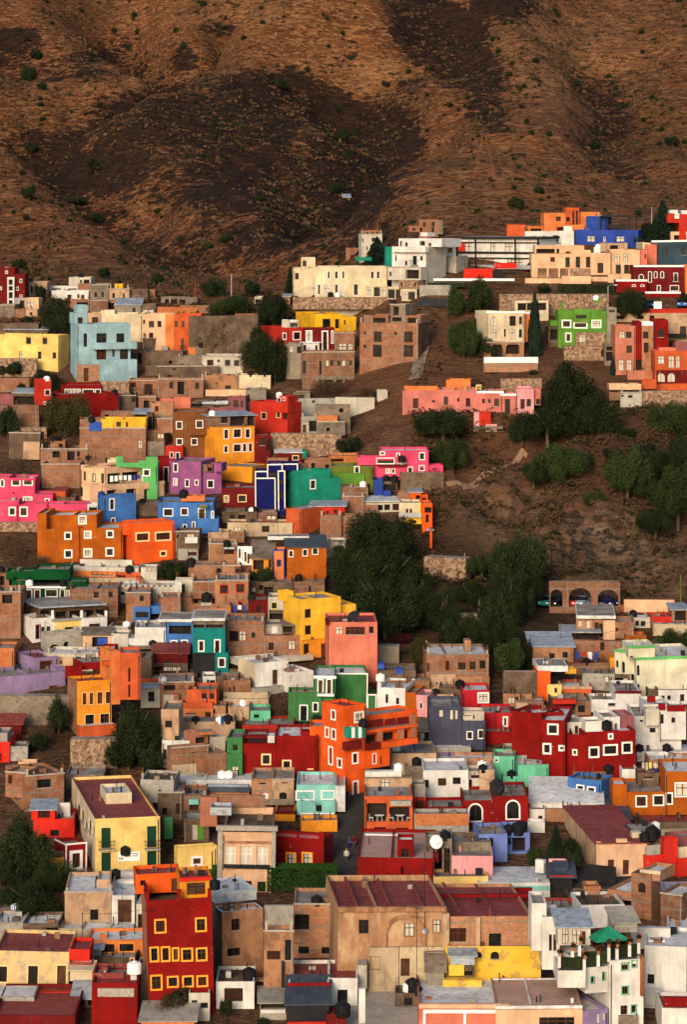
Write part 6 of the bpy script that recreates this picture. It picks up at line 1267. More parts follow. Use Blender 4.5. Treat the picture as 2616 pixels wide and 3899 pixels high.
H('peach townhouse with stone quoins and white shutters','PE',545,965,1050,1350,'572 1172 660 1350 cm;702 1172 802 1350 cm;842 1172 938 1350 cm',L=None,d=14,rf='SD',g=1560,a=0,p=.8,cap='B2',sh='peach townhouse'); V('cornice','conc',490,1015,1000,1040,'',dy=-.5,d=.5,p=.02,plain=1); V('stone_quoins','conc',505,545,1040,1500,'',dy=-.15,d=1); V('stone_quoins','conc',965,1000,1040,1350,'',dy=-.15,d=1); V('pilaster','PE',672,696,1150,1345,'',dy=-.1,d=.1,p=0,plain=1); V('pilaster','PE',808,836,1150,1345,'',dy=-.1,d=.1,p=0,plain=1); V('moulding','SO',540,965,1130,1148,'',dy=-.12,d=.12,p=0,plain=1); V('balcony','iron',560,950,1340,1358,'',dy=-.8,d=.8,p=.02); V('ground_storey','PE',650,930,1365,1560,'710 1465 800 1540;850 1470 920 1568 d',dy=-.05,d=3)
V('brick_side','TB',355,500,750,1000,'',dy=13,d=1); V('back_wall','BR',440,910,730,830,'',dy=13.5,d=.5); V('skylight_roof','tin',440,620,840,905,'',dy=9,d=3)
H('small yellow house with white-framed door','PY',170,505,1180,1370,'284 1250 386 1335 w',tr='W',tw=.3,d=8,rf='rg',L=140,a=18,g=1390,sh='small yellow house')
H('cluttered back courtyard with green door','SD',225,440,930,1110,'344 990 396 1108 n;300 990 342 1108 n',d=5,rf='rg',g=1130); V('green_door','GR',344,396,990,1108,'',dy=-.1,d=.08,p=0,plain=1); V('white_panel','CW',300,342,985,1110,'',dy=-.1,d=.08,p=0,plain=1); V('blue_box','LB',345,400,935,985,'',dy=.5,d=1.2); V('mint_wall','LG',60,130,960,1100,'',dy=0,d=3)
H('brown brick courtyard with turquoise patch','B2',205,420,730,900,'270 810 350 870 r',d=5,rf='rg',g=930); V('turquoise_patch','AQ',268,350,768,812,'',dy=-.3,d=.3,p=.02)
H('dim brick shacks behind the courtyard','SD',0,210,700,920,'40 840 80 900 o;155 800 215 890 r',d=6,rf='rg',g=940)
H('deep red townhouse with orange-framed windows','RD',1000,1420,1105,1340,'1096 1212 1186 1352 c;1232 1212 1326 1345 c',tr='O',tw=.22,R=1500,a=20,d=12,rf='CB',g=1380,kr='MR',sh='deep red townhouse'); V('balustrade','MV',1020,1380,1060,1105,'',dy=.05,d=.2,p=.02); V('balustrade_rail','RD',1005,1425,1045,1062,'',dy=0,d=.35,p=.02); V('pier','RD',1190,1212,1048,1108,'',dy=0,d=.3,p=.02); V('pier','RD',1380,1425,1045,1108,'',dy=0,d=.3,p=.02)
TR_('H',570,1500,185,165,'small block of clipped green hedge',depth=.5,g=1530); TR_('H',1205,1530,575,200,'long clipped green hedge before red townhouse',depth=.3)
PO(465,1245,1360,'ornate street lamp beside small yellow house',r=.06,key='iron',arms=0,name='street_lamp')
T('D3')
H('coral gallery house with terrace dining tables','TO',425,835,735,1090,'445 795 615 955 o;635 830 808 955 o;505 1000 605 1072;690 1008 796 1048',d=9,rf='rg',a=0,g=1110); V('tin_awning','CB',645,822,780,820,'',dy=-.8,d=.8,p=.02); V('back_junk_wall','TN',425,830,590,680,'560 600 640 670 c',dy=7,d=1); V('white_parapet','W',430,740,530,590,'',dy=9,d=1); 
K(740,735,50,'w')
H('beige arch-door house with big black tank','TN',650,1035,372,500,'662 436 692 500 a',d=8,rf='rg',g=560,a=2); K(690,350,70,'w'); V('grey_cube','CO',775,920,480,620,'',dy=-2,d=3); K(865,478,75)
H('long pale low roof house below slate house','CB',900,1330,325,375,'',d=7,rf='rw',g=420,p=.15); V('lavender_step','LI',1030,1180,370,400,'',dy=-.5,d=2)
H('whitewashed house with two grilled windows','W',925,1310,520,750,'1050 588 1120 652;1176 582 1244 640;925 600 972 665',d=8,rf='rw',g=770,a=0,sh='whitewashed grilled-window house'); V('right_terrace','CW',1310,1420,530,690,'1315 600 1340 700 d;1330 540 1400 590 n',dy=.8,d=4); V('pink_plaster','TN',1405,1532,520,700,'',dy=0,d=6,rf='rw'); K(1152,690,72); K(1262,500,60,'w')
H('orange brick parapet strip behind whitewashed house','B3',1030,1530,415,480,'',d=4,rf='rw',g=520)
H('mint teal room at the end of brick parapet','MI',1525,1700,400,560,'1528 405 1565 450',d=5,rf='rg',g=600,tr='W',tw=.1)
H('shack with corrugated roof below orange terrace','SD',885,1080,190,300,'890 200 935 260 c;940 190 1075 260 o',d=5,rt='shed',rf='CO',rise=.7,rib=False,g=310); V('white_balustrade','W',890,1080,262,310,'',dy=-1,d=.3,p=.02); V('red_brick_room','MR',1078,1182,190,300,'1118 245 1155 290 n',dy=.2,d=4)
H('dark red house with arched grand windows','RD',1265,1650,780,975,'1306 800 1436 965 a;1692 775 1742 955',tr='W',tw=.22,d=9,rf='rg',a=0,g=985,sh='dark red arched house'); V('left_low','RD',955,1270,830,890,'1058 862 1136 890;1190 856 1268 888',tr='W',tw=.12,dy=-.5,d=6,rf='rg')
T('D4'); V('arch_end','RD',-80,220,745,970,'22 776 150 950 a',tr='W',tw=.22,dy=-.1,d=9,rf='rg')
T('D3')
DS(1520,880,150,'large dark mesh dish before the dark red arched house','k',rz=.5,tilt=-.3)
H('orange patchy block wall with pale base','CB',845,1310,890,1120,'',d=3,rf='rg',g=1130); V('brick_panel','OB',850,1310,890,990,'',dy=-.05,d=.05,p=0,plain=1)
H('red-framed store with dark door beside coral gallery','RE',840,945,745,890,'860 775 925 885 d',d=4,rf='rg',g=895); V('grey_cube','CB',845,940,635,745,'',dy=0,d=3)
H('dark red flat roof house with big white dish','RD',358,1015,1265,1490,'730 1335 752 1402 n;608 1455 686 1490;876 1468 970 1510',tr='W',tw=.14,d=15,rf='rp',g=1530,a=-2,sh='dark red dish house')
V('stair_box','RD',697,835,1110,1265,'730 1190 800 1265 n',dy=2,d=3,rf='wht'); V('back_wall','wht',420,790,1068,1135,'',dy=13,d=.5,p=.02); V('right_room','MR',1000,1050,1220,1300,'',dy=1,d=4)
DS(872,1285,118,'big white satellite dish on the dark red roof','w',rz=.35,tilt=-.35)
H('grey concrete yard house with pink front','LP',1165,1515,1245,1440,'',d=5,rf='rg',g=1470); V('grey_yard','CO',1170,1500,1130,1240,'',dy=4,d=5); V('columns','CO',1080,1165,1100,1430,'1100 1180 1150 1420 n',dy=.5,d=5); K(1055,1190,90); V('junk','SD',940,1080,1090,1230,'',dy=4,d=3)
H('yellow parapet wall house below pink front','PY',1012,1478,1425,1545,'',d=4,rf='rg',g=1560); V('pale_end','CRM',1478,1600,1470,1550,'',dy=.3,d=3)
H('periwinkle blue rooftop rooms','PB',1395,1640,1060,1215,'1490 1090 1520 1165 n;1400 1095 1470 1180 o',d=6,rf='rg',g=1300)
H('white tank hut on post by the dark alley','CRM',225,325,1535,1600,'',d=2,g=1640); K(277,1540,75,'w')
# street
T('D3')
ribbon('street',[(280,640),(300,800),(310,950),(300,1100),(280,1300),(270,1500),(270,1800)],6.5,'asph',lift=.25)
PER(275,800,'distant person in blue top walking up the dark alley','UB','GY',walk=.6)
PER(295,1195,'person in dark clothes beside another in the dark alley','GY','DB',rz=2.8,walk=.5)
PER(330,1190,'person in dark clothes at right side of the alley','MR','GY',rz=2.9,walk=.4)
PER(267,1310,'person in pale top standing lower in the dark alley','W','GY',rz=.3,walk=.3)
# ================================================================== D4
T('D4')
H('large dark red house with white-framed windows','RD',700,1132,182,480,'730 310 822 408;852 292 980 388;1012 272 1104 374;896 198 942 252',d=11,rf='rw',tr='W',tw=.25,g=620,a=10,sh='large dark red white-window house'); V('middle_bend','RD',540,702,215,590,'592 332 636 386',tr='W',tw=.2,a=-22,dy=-.6,d=5); V('left_block','RD',330,530,85,600,'378 112 476 208;338 278 414 374;474 296 526 348',tr='W',tw=.25,a=-10,dy=-.8,d=10,rf='rw'); V('far_left_side','RD',75,332,30,440,'',a=-30,dy=3,d=5); V('top_step','RD',250,520,20,100,'',dy=5,d=4,rf='rw')
V('white_penthouse','W',530,705,105,215,'566 158 586 210 a;614 125 644 215 a;676 115 706 222 d',dy=3,d=5,rf='rg'); V('white_parapet','W',705,860,95,225,'',dy=1,d=3); V('white_room','W',860,1000,62,190,'908 92 940 172 a;956 116 974 168 a',dy=3,d=5); V('pink_room','MV',1000,1114,50,170,'',dy=3.5,d=4); V('gable_curve','RD',860,985,175,200,'',dy=.05,d=.3,p=.02)
K(548,90,85); K(690,60,60); K(785,45,85)
H('crimson corner house with white-framed window','GRC',-200,76,30,190,'-8 58 38 148',tr='W',tw=.25,d=7,rf='rg',g=210,a=0); V('lower_part','RD',-200,76,190,300,'0 280 24 320',dy=-.2,d=5)
H('mint green house wing with stained side','MI',128,388,470,640,'',d=6,rf='rw',g=660,a=3); V('tile_side','MI',0,128,570,660,'',dy=.4,d=4); K(70,660,68); V('peeling_side','OW',275,392,610,700,'',dy=-.1,d=3)
H('grey cubes and junk between crimson and mint houses','CB',0,130,350,470,'',d=5,rf='rg',g=500)
H('bright blue house with two white windows','BL',548,835,605,800,'622 638 692 748;714 652 788 764',tr='W',tw=.2,R=935,a=28,d=7,rf='rg',g=830,sh='bright blue two-window house'); V('left_low','BL',430,550,680,725,'',dy=.2,d=4)
H('plaster rooms above the blue two-window house','CW',690,940,480,600,'712 490 752 522 ;790 560 940 600 n',d=6,rf='rw',g=620); V('brick_strip','B2',595,930,530,600,'',dy=-.5,d=3,rf='rg'); K(965,560,80); K(978,640,85)
H('white slab room right of the stacked tanks','W',1015,1150,510,660,'',d=4,rf='rg',g=680)
H('mustard orange house with white-framed windows','BO',1055,1385,700,880,'1128 730 1230 832;1276 724 1376 822',tr='W',tw=.2,d=8,rf='rg',a=0,g=910,sh='mustard orange house'); V('right_block','BO',1385,1660,530,900,'1388 706 1450 812;1464 620 1600 748 c',tr='W',tw=.2,dy=-.6,d=8,rf='rw'); V('left_wall','BO',935,1058,635,870,'',dy=-.2,d=4); V('back_room','SD',1150,1385,540,680,'1200 545 1280 590 n;1330 560 1370 690 o',dy=5,d=3,rf='rr')
PER(1300,690,'person in white top standing on the mustard terrace','W','UB',roof=True,rz=.4,walk=.2,arm=.3); PER(1345,690,'person in black top leaning on the mustard terrace','GY','UB',roof=True,rz=-.5,walk=.3,arm=.5); CL(1180,1270,640,'yellow clothes on a line on the mustard terrace',cols=('ylw','wht','CW'))
H('white roofs strip beneath the white villa','rw',1140,1660,360,420,'',d=7,rf='rw',g=440,p=.1); K(1395,395,70); K(1078,465,60); H('brick parapet behind mustard house','B3',1240,1660,430,540,'',d=5,rf='rw',g=560)
H('long whitish corrugated roof house','W',230,850,800,900,'240 850 320 950 n',d=8,rf='rw',g=900,a=-4,rt='shed',rise=1.5,rib=False,ov=.2); V('orange_facade','SO',335,800,850,960,'560 860 590 900 n;700 880 730 930 c',dy=-1.5,d=3); V('left_white','W',225,355,850,960,'300 905 335 958;',dy=-1,d=3,tr=None); V('white_base','W',210,355,960,1050,'',dy=-2.5,d=2)
H('cream chapel-like house with curved tile gable','PE',790,1220,1140,1420,'890 1275 944 1400 dw;1018 1275 1070 1400 dw',L=520,d=18,rt='shed',rf='rr',rise=.3,ov=.3,rib=False,g=1440,kl='TN',sh='cream curved-gable house')
for _i,(_a,_b,_y) in enumerate(((790,830,1128),(830,930,1150),(930,960,1130),(960,1050,1098),(1050,1080,1125),(1080,1180,1150),(1180,1220,1125))): V('gable_step','PE',_a,_b,_y,1165,'',dy=-.06,d=.4,p=0,plain=1)
K(855,930,75)
V('chimney_block','B3',815,885,930,1010,'',dy=14,d=2); V('dark_canopy','dtin',1095,1340,1030,1080,'',dy=4,d=4,p=.02); V('white_post_wall','CRM',1095,1170,1040,1110,'',dy=2,d=1)
H('dark hip-roofed pavilion with red ridge','SD',895,1060,935,980,'',d=5,rt='shed',rf='dtin',rise=1.2,rib=False,ov=.6,g=1000)
H('brown roofs with cream fringe at right edge','SD',1200,1660,960,1030,'',d=8,rf='rr',g=1050); V('cream_fringe','OW',1210,1660,1030,1075,'',dy=-.3,d=1); K(1300,960,50,'w')
H('scarlet block tower house at right edge','RR',1378,1492,1100,1430,'',L=1340,a=20,d=5,rf='rr',g=1430,sh='scarlet block tower'); V('right_low','RR',1492,1660,1265,1420,'',dy=.2,d=4); V('left_low','RR',1225,1380,1240,1420,'',dy=.2,d=4); V('mauve_room','CRM',1492,1660,1170,1265,'',dy=1,d=4); V('grey_room','CB',1225,1345,1155,1240,'',dy=.6,d=4); V('mauve_back','MV',1480,1660,1080,1170,'',dy=3,d=3); V('dark_frame','SD',1225,1345,1080,1155,'1235 1085 1335 1150 o',dy=1,d=3); K(1270,1360,110); K(1530,1395,85)
H('periwinkle house with dark doorway and tank','PB',0,230,1050,1215,'80 1090 190 1210 o;30 1090 70 1150',d=6,rf='rg',g=1230,tr=None,a=0); K(130,1225,115); K(170,1020,70); K(45,1225,90)
H('white roofed house with pale blue parapet','W',-220,400,1480,1560,'',d=13,rf='rw',g=1600,a=0,p=.2,sh='pale blue parapet house'); V('blue_band','AQ',-220,395,1510,1545,'',dy=-.06,d=.05,p=0,plain=1); V('roof_stair','W',275,345,1290,1400,'',dy=4,d=4,R=365,a=30)
# kiosk
H('octagonal dark kiosk with grey and red roof','iron',405,590,1430,1545,'',d=4,rt='shed',rf='dtin',rise=.9,rib=False,ov=.5,n='kiosk',g=1560)
V('upper_cap','dtin',440,545,1355,1390,'',dy=1.2,d=2,rt='shed',rf='dtin',rise=.5,ov=.2,rib=False); V('red_ridge','RE',400,600,1418,1432,'',dy=-.3,d=.3,p=0,plain=1); V('pink_sign','LP',390,535,1275,1300,'',dy=3,d=.3,p=0,plain=1)
H('brick bell-tower-like house with arched opening','BR',1095,1265,1410,1660,'1155 1475 1215 1550 an',R=1345,a=30,d=5,rf='rg',g=1800,sh='brick arched turret house')
T('E4')
V('upper_turret','B3',1180,1340,255,340,'',dy=.3,d=4,band='CRM'); V('arched_opening','dark',1155,1215,370,440,'',dy=-.03,d=.03,p=0,plain=1); V('right_wing','B2',1345,1530,450,760,'',dy=.5,d=5,rf='rw'); V('left_parapet','B3',890,1095,425,500,'',dy=1,d=6,rf='rw'); K(1270,245,110)  # dark plate on the turret front is painted shade for its arch
T('D4')
TR_('P',450,1330,200,340,'pointed dark conifer beside the kiosk'); TR_('M',270,1330,150,170,'bright green tree behind pale roof'); TR_('D',600,1330,200,300,'dark bare tree next to chapel-like house'); TR_('D',520,1400,330,280,'shadowy trees around the kiosk'); TR_('b',1400,330,200,80,'green shrubs below the white villa')
ribbon('plaza',[(640,1480),(760,1420),(900,1560)],11,'asph',lift=.2)
H('black iron fence beside the dark plaza','iron',700,960,1330,1500,'',d=.1,n='iron_fence',c='fence',p=.02,a=-25,plain=1,g=1500)

T('D3')
for _x,_l in ((550,'white plastic dining table with chairs, left bay of coral gallery'),(725,'white plastic dining table with chairs, right bay of coral gallery')):
    _h=[b for b in HOSTS if b['label'].startswith('coral gallery')][0]; _p=P_at(*uv(_x,953),_h['D']+.55); _e=empty('dining_table',_p); tag(_e,_l,'table')
    _m=MB(); _m.lathe([(.55,.7),(.58,.72),(.58,.75)],'wht',12); _m.build('tabletop',_e)
    for _a in range(4):
        _t=_a*1.57+.78; _m=MB(); _m.tube([(math.cos(_t)*.4,math.sin(_t)*.4,0),(math.cos(_t)*.35,math.sin(_t)*.35,.7)],.025,'wht',5); _m.build('leg',_e)
    for _s in (-1,1):
        _c=empty('chair',(_p.x+_s*1.0,_p.y,_p.z)); tag(_c,'white plastic chair %s the dining table in the %s bay'%(('left of','right of')[_s>0],('left','right')[_x>600]),'chair','terrace dining chairs')
        _m=MB(); _m.box((-.22,-.22,.42),(.22,.22,.46),'wht'); _m.build('seat',_c); _m=MB(); _m.box((_s*.22-.02,-.22,.46),(_s*.22+.02,.22,.88),'wht'); _m.build('backrest',_c)
        for _u in (-1,1):
            for _v in (-1,1): _m=MB(); _m.tube([(_u*.2,_v*.2,0),(_u*.19,_v*.19,.42)],.02,'wht',4); _m.build('leg',_c)
# ================================================================== E
T('E1')
H('four-storey red house with orange-framed windows','RD',1272,1831,505,1480,'1336 660 1440 784;1684 655 1784 780;1290 895 1372 1028;1386 895 1468 1028;1480 905 1545 1025 w;1559 912 1662 1030;1684 912 1784 1030;1290 1135 1395 1270 ;1432 1148 1534 1250;1562 1148 1662 1250;1684 1148 1784 1250',tr='O',tw=.2,L=1228,d=9,rf='SD',g=1490,kl='TB',cap='RD',p=1.0,plain=1,sh='four-storey red house')
V('corner_parapet','RD',1272,1300,430,506,'',dy=.02,d=4,p=.02,plain=1)
T('E2')
V('orange_penthouse','OR',-160,225,275,440,'-120 330 -75 375 n;-118 335 -40 375 ;145 320 200 440 d',dy=5,d=4,rf='rr',tr=None); V('orange_room','MU',215,490,320,500,'278 360 435 462 w',dy=1.2,d=5,rf='rr'); V('red_roof_edge','RR',215,490,315,345,'',dy=.9,d=.4,p=.02); V('corner_pier','RD',195,232,420,505,'',dy=-.1,d=.4,p=.02); V('corner_pier','RD',455,487,420,505,'',dy=-.1,d=.4,p=.02)
K(360,290,75); K(15,235,90)
CL(-60,110,500,'patterned pink laundry drying on the four-storey red house',cols=('cloth','LP'))
T('E1')
H('plaster corner house with lone dark window, lower left','TN',552,960,430,745,'770 585 838 675',d=9,rf='rw',g=760,a=2,sh='plaster lone-window house'); V('white_block','W',955,1148,465,730,'1005 495 1122 712 d',dy=-.3,d=7,rf='rw'); V('roof_room','TN',828,940,330,425,'',dy=3,d=4,rf='rw'); V('white_back','W',945,1262,330,400,'1055 340 1095 400 n',dy=7,d=1); K(985,400,85)
V('lower_terrace','CB',700,1150,750,840,'',dy=-3,d=3,rf='rw',p=.1)
H('orange-beamed gallery below the plaster terrace','OO',745,1225,845,1010,'780 860 855 950 ;862 868 988 955;1015 868 1150 950',d=5,rf='rw',g=1030,a=0,tr='O',tw=.1); V('blue_tarp_boat','tin',760,870,925,975,'',dy=-1.6,d=1.4,rt='shed',rise=.2)
H('white side huts between plaster and red houses','CW',1160,1228,540,630,'1175 625 1225 790 n',d=4,g=800,rf='rw')
H('weathered dark wall with saint niche','SD',755,1150,1000,1120,'',d=4,rf='rg',g=1140); V('niche','PE',1105,1150,1000,1110,'1112 1010 1142 1040 an',dy=-.3,d=.6)
H('olive block house beside the four-storey red house','GB',1150,1260,1100,1310,'1165 1145 1200 1190 ',d=5,rf='rg',g=1400)
H('rubbish-laden terrace with green gas cylinder','OW',500,700,745,850,'',d=6,rf='rw',g=860); V('left_rubble','SD',200,500,700,860,'395 735 495 785 o',dy=.4,d=5,rf='rw'); V('grey_left','CB',-50,200,690,860,'',dy=.8,d=5,rf='rw'); V('white_back_wall','CW',130,550,545,620,'',dy=9,d=.5,p=.02,a=8); V('maroon_roof','rr',-60,160,590,690,'',dy=5,d=4)
K(622,740,75,'u'); K(665,740,50,'w')
H('long maroon roof house with peeling cream wall','PW',-60,580,945,1250,'-20 1068 65 1220 ;225 1058 328 1250 d;472 1050 568 1250 dw',d=9,rf='rr',g=1270,a=0,tr='Y',tw=.14,sh='peeling cream wall house'); V('red_block','RR',580,755,920,1035,'',dy=-.1,d=5,rf='rr'); V('red_parapet','RE',-60,745,860,900,'',dy=8,d=.4,p=.02); V('maroon_step','rr',585,780,1030,1100,'',dy=-1,d=3); V('cream_slab','CRM',590,780,1100,1190,'',dy=-2,d=2,rt='shed',rise=.4,rf='CRM',rib=False)
H('sloped pale tin lean-to with white posts','SD',620,835,1350,1410,'680 1352 720 1408 o;750 1352 835 1408 o',d=3,rt='shed',rf='tin',rise=1.3,g=1420)
H('maroon flat roof house with grey ledge, bottom left','RD',780,1168,1215,1500,'',d=6,rf='rr',g=1560,a=0); V('grey_ledge','conc',830,1140,1265,1335,'',dy=-.2,d=.4,p=.02); V('upper_roof','rr',785,1150,1130,1220,'',dy=3,d=4); V('white_chimney','W',1110,1162,1140,1210,'',dy=2.5,d=.8)
K(1105,1485,80); K(852,1550,120,'w'); K(1075,1568,95,'w')
H('broad maroon roof with raised ribs, bottom left','MR',-60,640,1480,1640,'',d=11,rf='rr',g=1700,a=0,plain=1,sh='broad maroon ribbed roof')
V('rib','RD',-60,560,1460,1490,'',dy=2.5,d=.3,p=.02,plain=1); V('pale_panel','CB',-60,290,1330,1420,'',dy=6,d=4,rf='rw',p=.1,plain=1); V('rib','RE',-60,600,1290,1320,'',dy=9,d=.3,p=.02,plain=1)
H('striped pale awning roof at the bottom edge','OO',1205,1660,1540,1640,'',d=5,rf='CB',g=1700,rt='shed',rise=.5,rib=False)
AN(148,580,940,'tall thin antenna on the peeling cream wall house'); 
TR_('YY',1450,1540,360,300,'grey-green dusty tree below the four-storey red house'); TR_('DD',250,640,620,330,'tree mass at lower left behind terrace')
T('E2')
H('tiny white hut with dark door, bottom centre','CW',265,445,1300,1505,'288 1362 338 1500 d;368 1382 428 1430',d=4,rf='rr',g=1520,a=3); TR_('D',150,1500,300,300,'dusty dark shrub beside the tiny white hut')
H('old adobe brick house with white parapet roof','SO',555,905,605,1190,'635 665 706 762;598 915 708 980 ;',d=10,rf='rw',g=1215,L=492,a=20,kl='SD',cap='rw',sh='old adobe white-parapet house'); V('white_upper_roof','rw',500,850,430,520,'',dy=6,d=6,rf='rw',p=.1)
H('adobe ruin wall with wide barred window','SO',905,1160,760,1340,'932 938 1046 1012 r;1085 842 1140 1018 n',d=2,rf='rg',g=1360,a=0); V('white_courtyard','CB',905,1158,555,760,'',dy=7,d=.4,p=.02); V('lower_adobe','TN',740,905,1190,1200,'',dy=1,d=1); V('drain_pipe','iron',1055,1080,1030,1345,'',dy=-.3,d=.3,p=.02)
H('brick-and-block wall house with slot windows','B3',1160,1560,535,980,'1200 905 1290 965;1398 908 1488 965;1160 630 1290 760 n',d=7,rf='rg',g=1000,a=0,sh='brick-and-block slot window house'); K(1360,985,90)
H('white ground-floor house with barred window','W',498,825,1200,1410,'570 1255 728 1370 r',d=6,rf='SD',g=1430,a=0); K(780,1190,110)
H('flat grey canopy stall with white counter','CB',875,1115,1380,1500,'880 1390 1100 1440 o',d=5,rt='shed',rf='CB',rise=.2,rib=False,ov=.3,g=1510); V('white_counter','W',880,1090,1440,1470,'',dy=-.3,d=.3,p=.02)
H('maroon roof house with white wall, bottom centre','W',1120,1465,1215,1360,'1262 1278 1342 1350',d=9,rf='rr',g=1480,a=0,band='RD',sh='white maroon-roof house')
H('dark corrugated curved canopy, bottom centre','iron',1100,1470,1400,1480,'',d=7,rt='shed',rf='dtin',rise=1.0,g=1640,ov=.2); V('red_fascia','RE',1110,1440,1545,1580,'',dy=-1,d=.3,p=.02)
TR_('D',580,1500,130,190,'dark plants beside white ground-floor house'); TR_('b',900,1560,120,60,'plants under the canopy stall')
H('yellow railing on the roof by long hedge','ylw',1270,1430,495,520,'',d=.15,n='yellow_railing',c='railing',p=.02,plain=1,g=560); V('cream_box','CRM',1430,1520,400,480,'',dy=1.5,d=1.5)
DS(1445,400,62,'small grey dish on the cream box','g') 
T('E3')
H('great old mansion with blind arch and peeling walls','PO',185,1110,575,1280,'358 680 452 808;748 705 845 825 ;990 675 1066 792;985 940 1066 1090;725 1010 802 1160 dw;462 995 552 1110 o',d=15,rf='rr',g=1290,a=5,p=.6,cap='rr',tr='SO',tw=.08,sh='old arched mansion')
V('right_extension','B3',1105,1845,640,1100,'1140 745 1280 860 ;1475 785 1580 895 ',dy=-.05,d=15,rf='rr'); V('cornice','SO',185,1110,575,615,'',dy=-.45,d=.45,p=.02,plain=1); V('lower_wall','OW',455,1090,915,1290,'725 1010 802 1160 dw;985 940 1066 1090;462 995 552 1110 o',dy=-.5,d=.4,p=.02)
V('drain_pillar','TN',1080,1135,625,1100,'',dy=-.5,d=.5,p=.02); V('drain_pillar','TN',1362,1400,650,900,'',dy=-.5,d=.4,p=.02)
for _i in range(5): V('roof_beam','rr',330+_i*290,352+_i*290,560+_i*12,600,'',dy=.5,d=13,p=.02,plain=1)
V('roof_ridge','RD',330,1845,455,480,'',dy=9,d=.4,p=.02,plain=1); V('rear_parapet','RD',360,1845,395,430,'',dy=15.2,d=.4,p=.02,plain=1)
# blind arch ring
_b=cur; _m=MB(); _r=Matrix.Translation(_b['O'])@Matrix.Rotation(math.atan2(_b['ax'].y,_b['ax'].x),4,'Z'); 
_O=_b['O0']; _ax=Vector((math.cos(_b['fa']),math.sin(_b['fa']),0)); _bk=Vector((-_ax.y,_ax.x,0))
def _pt(x,y,o):
    u,v=uv(x,y); Q=_O+_bk*o; t=isect(u,Q,_ax); p=Q+_ax*t; return Vector((p.x,p.y,CZ+(VH-v)/F*p.y))
_cx,_cy,_R,_W=752,820,185,150
_ring=[]
for _i in range(21):
    _t=math.pi*_i/20; _ring.append((_pt(_cx-math.cos(_t)*_R,_cy-math.sin(_t)*_R*.98+ (0),-.3),_pt(_cx-math.cos(_t)*_W,_cy-math.sin(_t)*_W*.98,-.3),_pt(_cx-math.cos(_t)*_W,_cy-math.sin(_t)*_W*.98,0),_pt(_cx-math.cos(_t)*_R,_cy-math.sin(_t)*_R*.98,0)))
for _p,_q in zip(_ring,_ring[1:]):
    for _j in range(4): _m.face([_p[_j],_q[_j],_q[(_j+1)%4],_p[(_j+1)%4]],'SO')
_m.build('blind_arch',_b['e'],_b['Mi'])
V('arch_jamb','SO',567,602,820,915,'',dy=-.3,d=.3,p=0,plain=1); V('arch_jamb','SO',902,937,820,915,'',dy=-.3,d=.3,p=0,plain=1)
DS(985,560,55,'round grey dish on the mansion roof edge','g'); 
AN(985,100,560,'very tall thin antenna on the mansion roof',0); 
H('long maroon roof strip behind the mansion','MR',700,1845,440,470,'',d=7,rf='rr',g=520,a=0,plain=1); DS(1135,450,62,'small white dish on the rear maroon roof','w',rz=-.6)
H('weathered yellow wall house with sheds, bottom right','YW',1110,1925,900,1180,'1330 945 1420 1000 an;1495 945 1568 1010 an',d=4,rf='rg',g=1300,a=0,sh='weathered yellow wall house'); V('tin_shed','tin',1155,1360,985,1060,'',dy=-1.5,d=1.5,rt='shed',rf='tin',rise=.5); V('yellow_front','YW',1140,1270,1060,1150,'',dy=-1.6,d=.3,p=.02); V('dark_shed','SD',1265,1350,1070,1160,'1270 1080 1345 1150 n',dy=-1.5,d=1.4); V('lower_wall','YW',1090,1420,1190,1290,'',dy=-2.5,d=1,p=.02); V('sloped_olive_roof','GB',955,1100,1120,1280,'',dy=-2,d=2,rt='shed',rf='CO',rise=1.5,rib=False)
H('salmon building with white cornice at bottom edge','SA',885,1660,1400,1640,'940 1440 945 1450 n',d=12,rf='rw',g=1680,a=0,p=.5,sh='salmon corniced building',cap='SO'); V('cornice','PE',885,1660,1395,1430,'',dy=-.5,d=.5,p=.02,plain=1); V('white_band','wht',920,1660,1440,1470,'',dy=-.12,d=.1,p=0,plain=1)
for _x in (920,1265,1560): V('white_pilaster','wht',_x,_x+22,1470,1600,'',dy=-.12,d=.1,p=0,plain=1)
ribbon('concrete_yard',[(660,1640),(660,1480),(640,1380),(640,1310)],17,'conc',lift=.3)
H('white house with black doorway, maroon roof edge','W',110,360,1170,1400,'188 1268 275 1410 d',d=7,rf='rr',g=1430,a=0,sh='white black-doorway house'); V('grey_skylight','CB',205,415,1020,1105,'',dy=5,d=2,rt='shed',rf='CB',rise=.6,rib=False); V('side_wall','CB',360,440,1060,1260,'',dy=2,d=3)
H('dark maroon stepped shed at bottom edge','MR',100,270,1480,1640,'',d=3,rf='rr',g=1700); K(310,1440,90); K(300,1560,130); V('white_pipe_wall','W',375,430,1270,1560,'',dy=-2,d=.6,p=.02)
H('rubbish shed with white tank and pipes','SD',680,900,1300,1400,'760 1310 830 1400 n',d=3,rf='SD',g=1440); K(795,1290,95,'w'); K(880,1400,90); K(830,1290,120)
AN(665,900,1560,'tall mast in the concrete yard',0) ; AN(680,900,1560,'second slim mast beside the tall yard mast',0)
AN(1240,560,1100,'antenna with crossbars over yellow wall house',3); AN(1385,640,650,'short antenna on the mansion extension',3)
T('E4')
H('tall white building with windows, lower right','W',905,1195,1010,1560,'1000 1030 1072 1105;1090 1010 1142 1080;1005 1230 1072 1310;1085 1390 1142 1470;1000 1400 1060 1480 n',d=8,rf='rg',g=1640,a=14,tr='MI',tw=.1,sh='tall white terrace building')
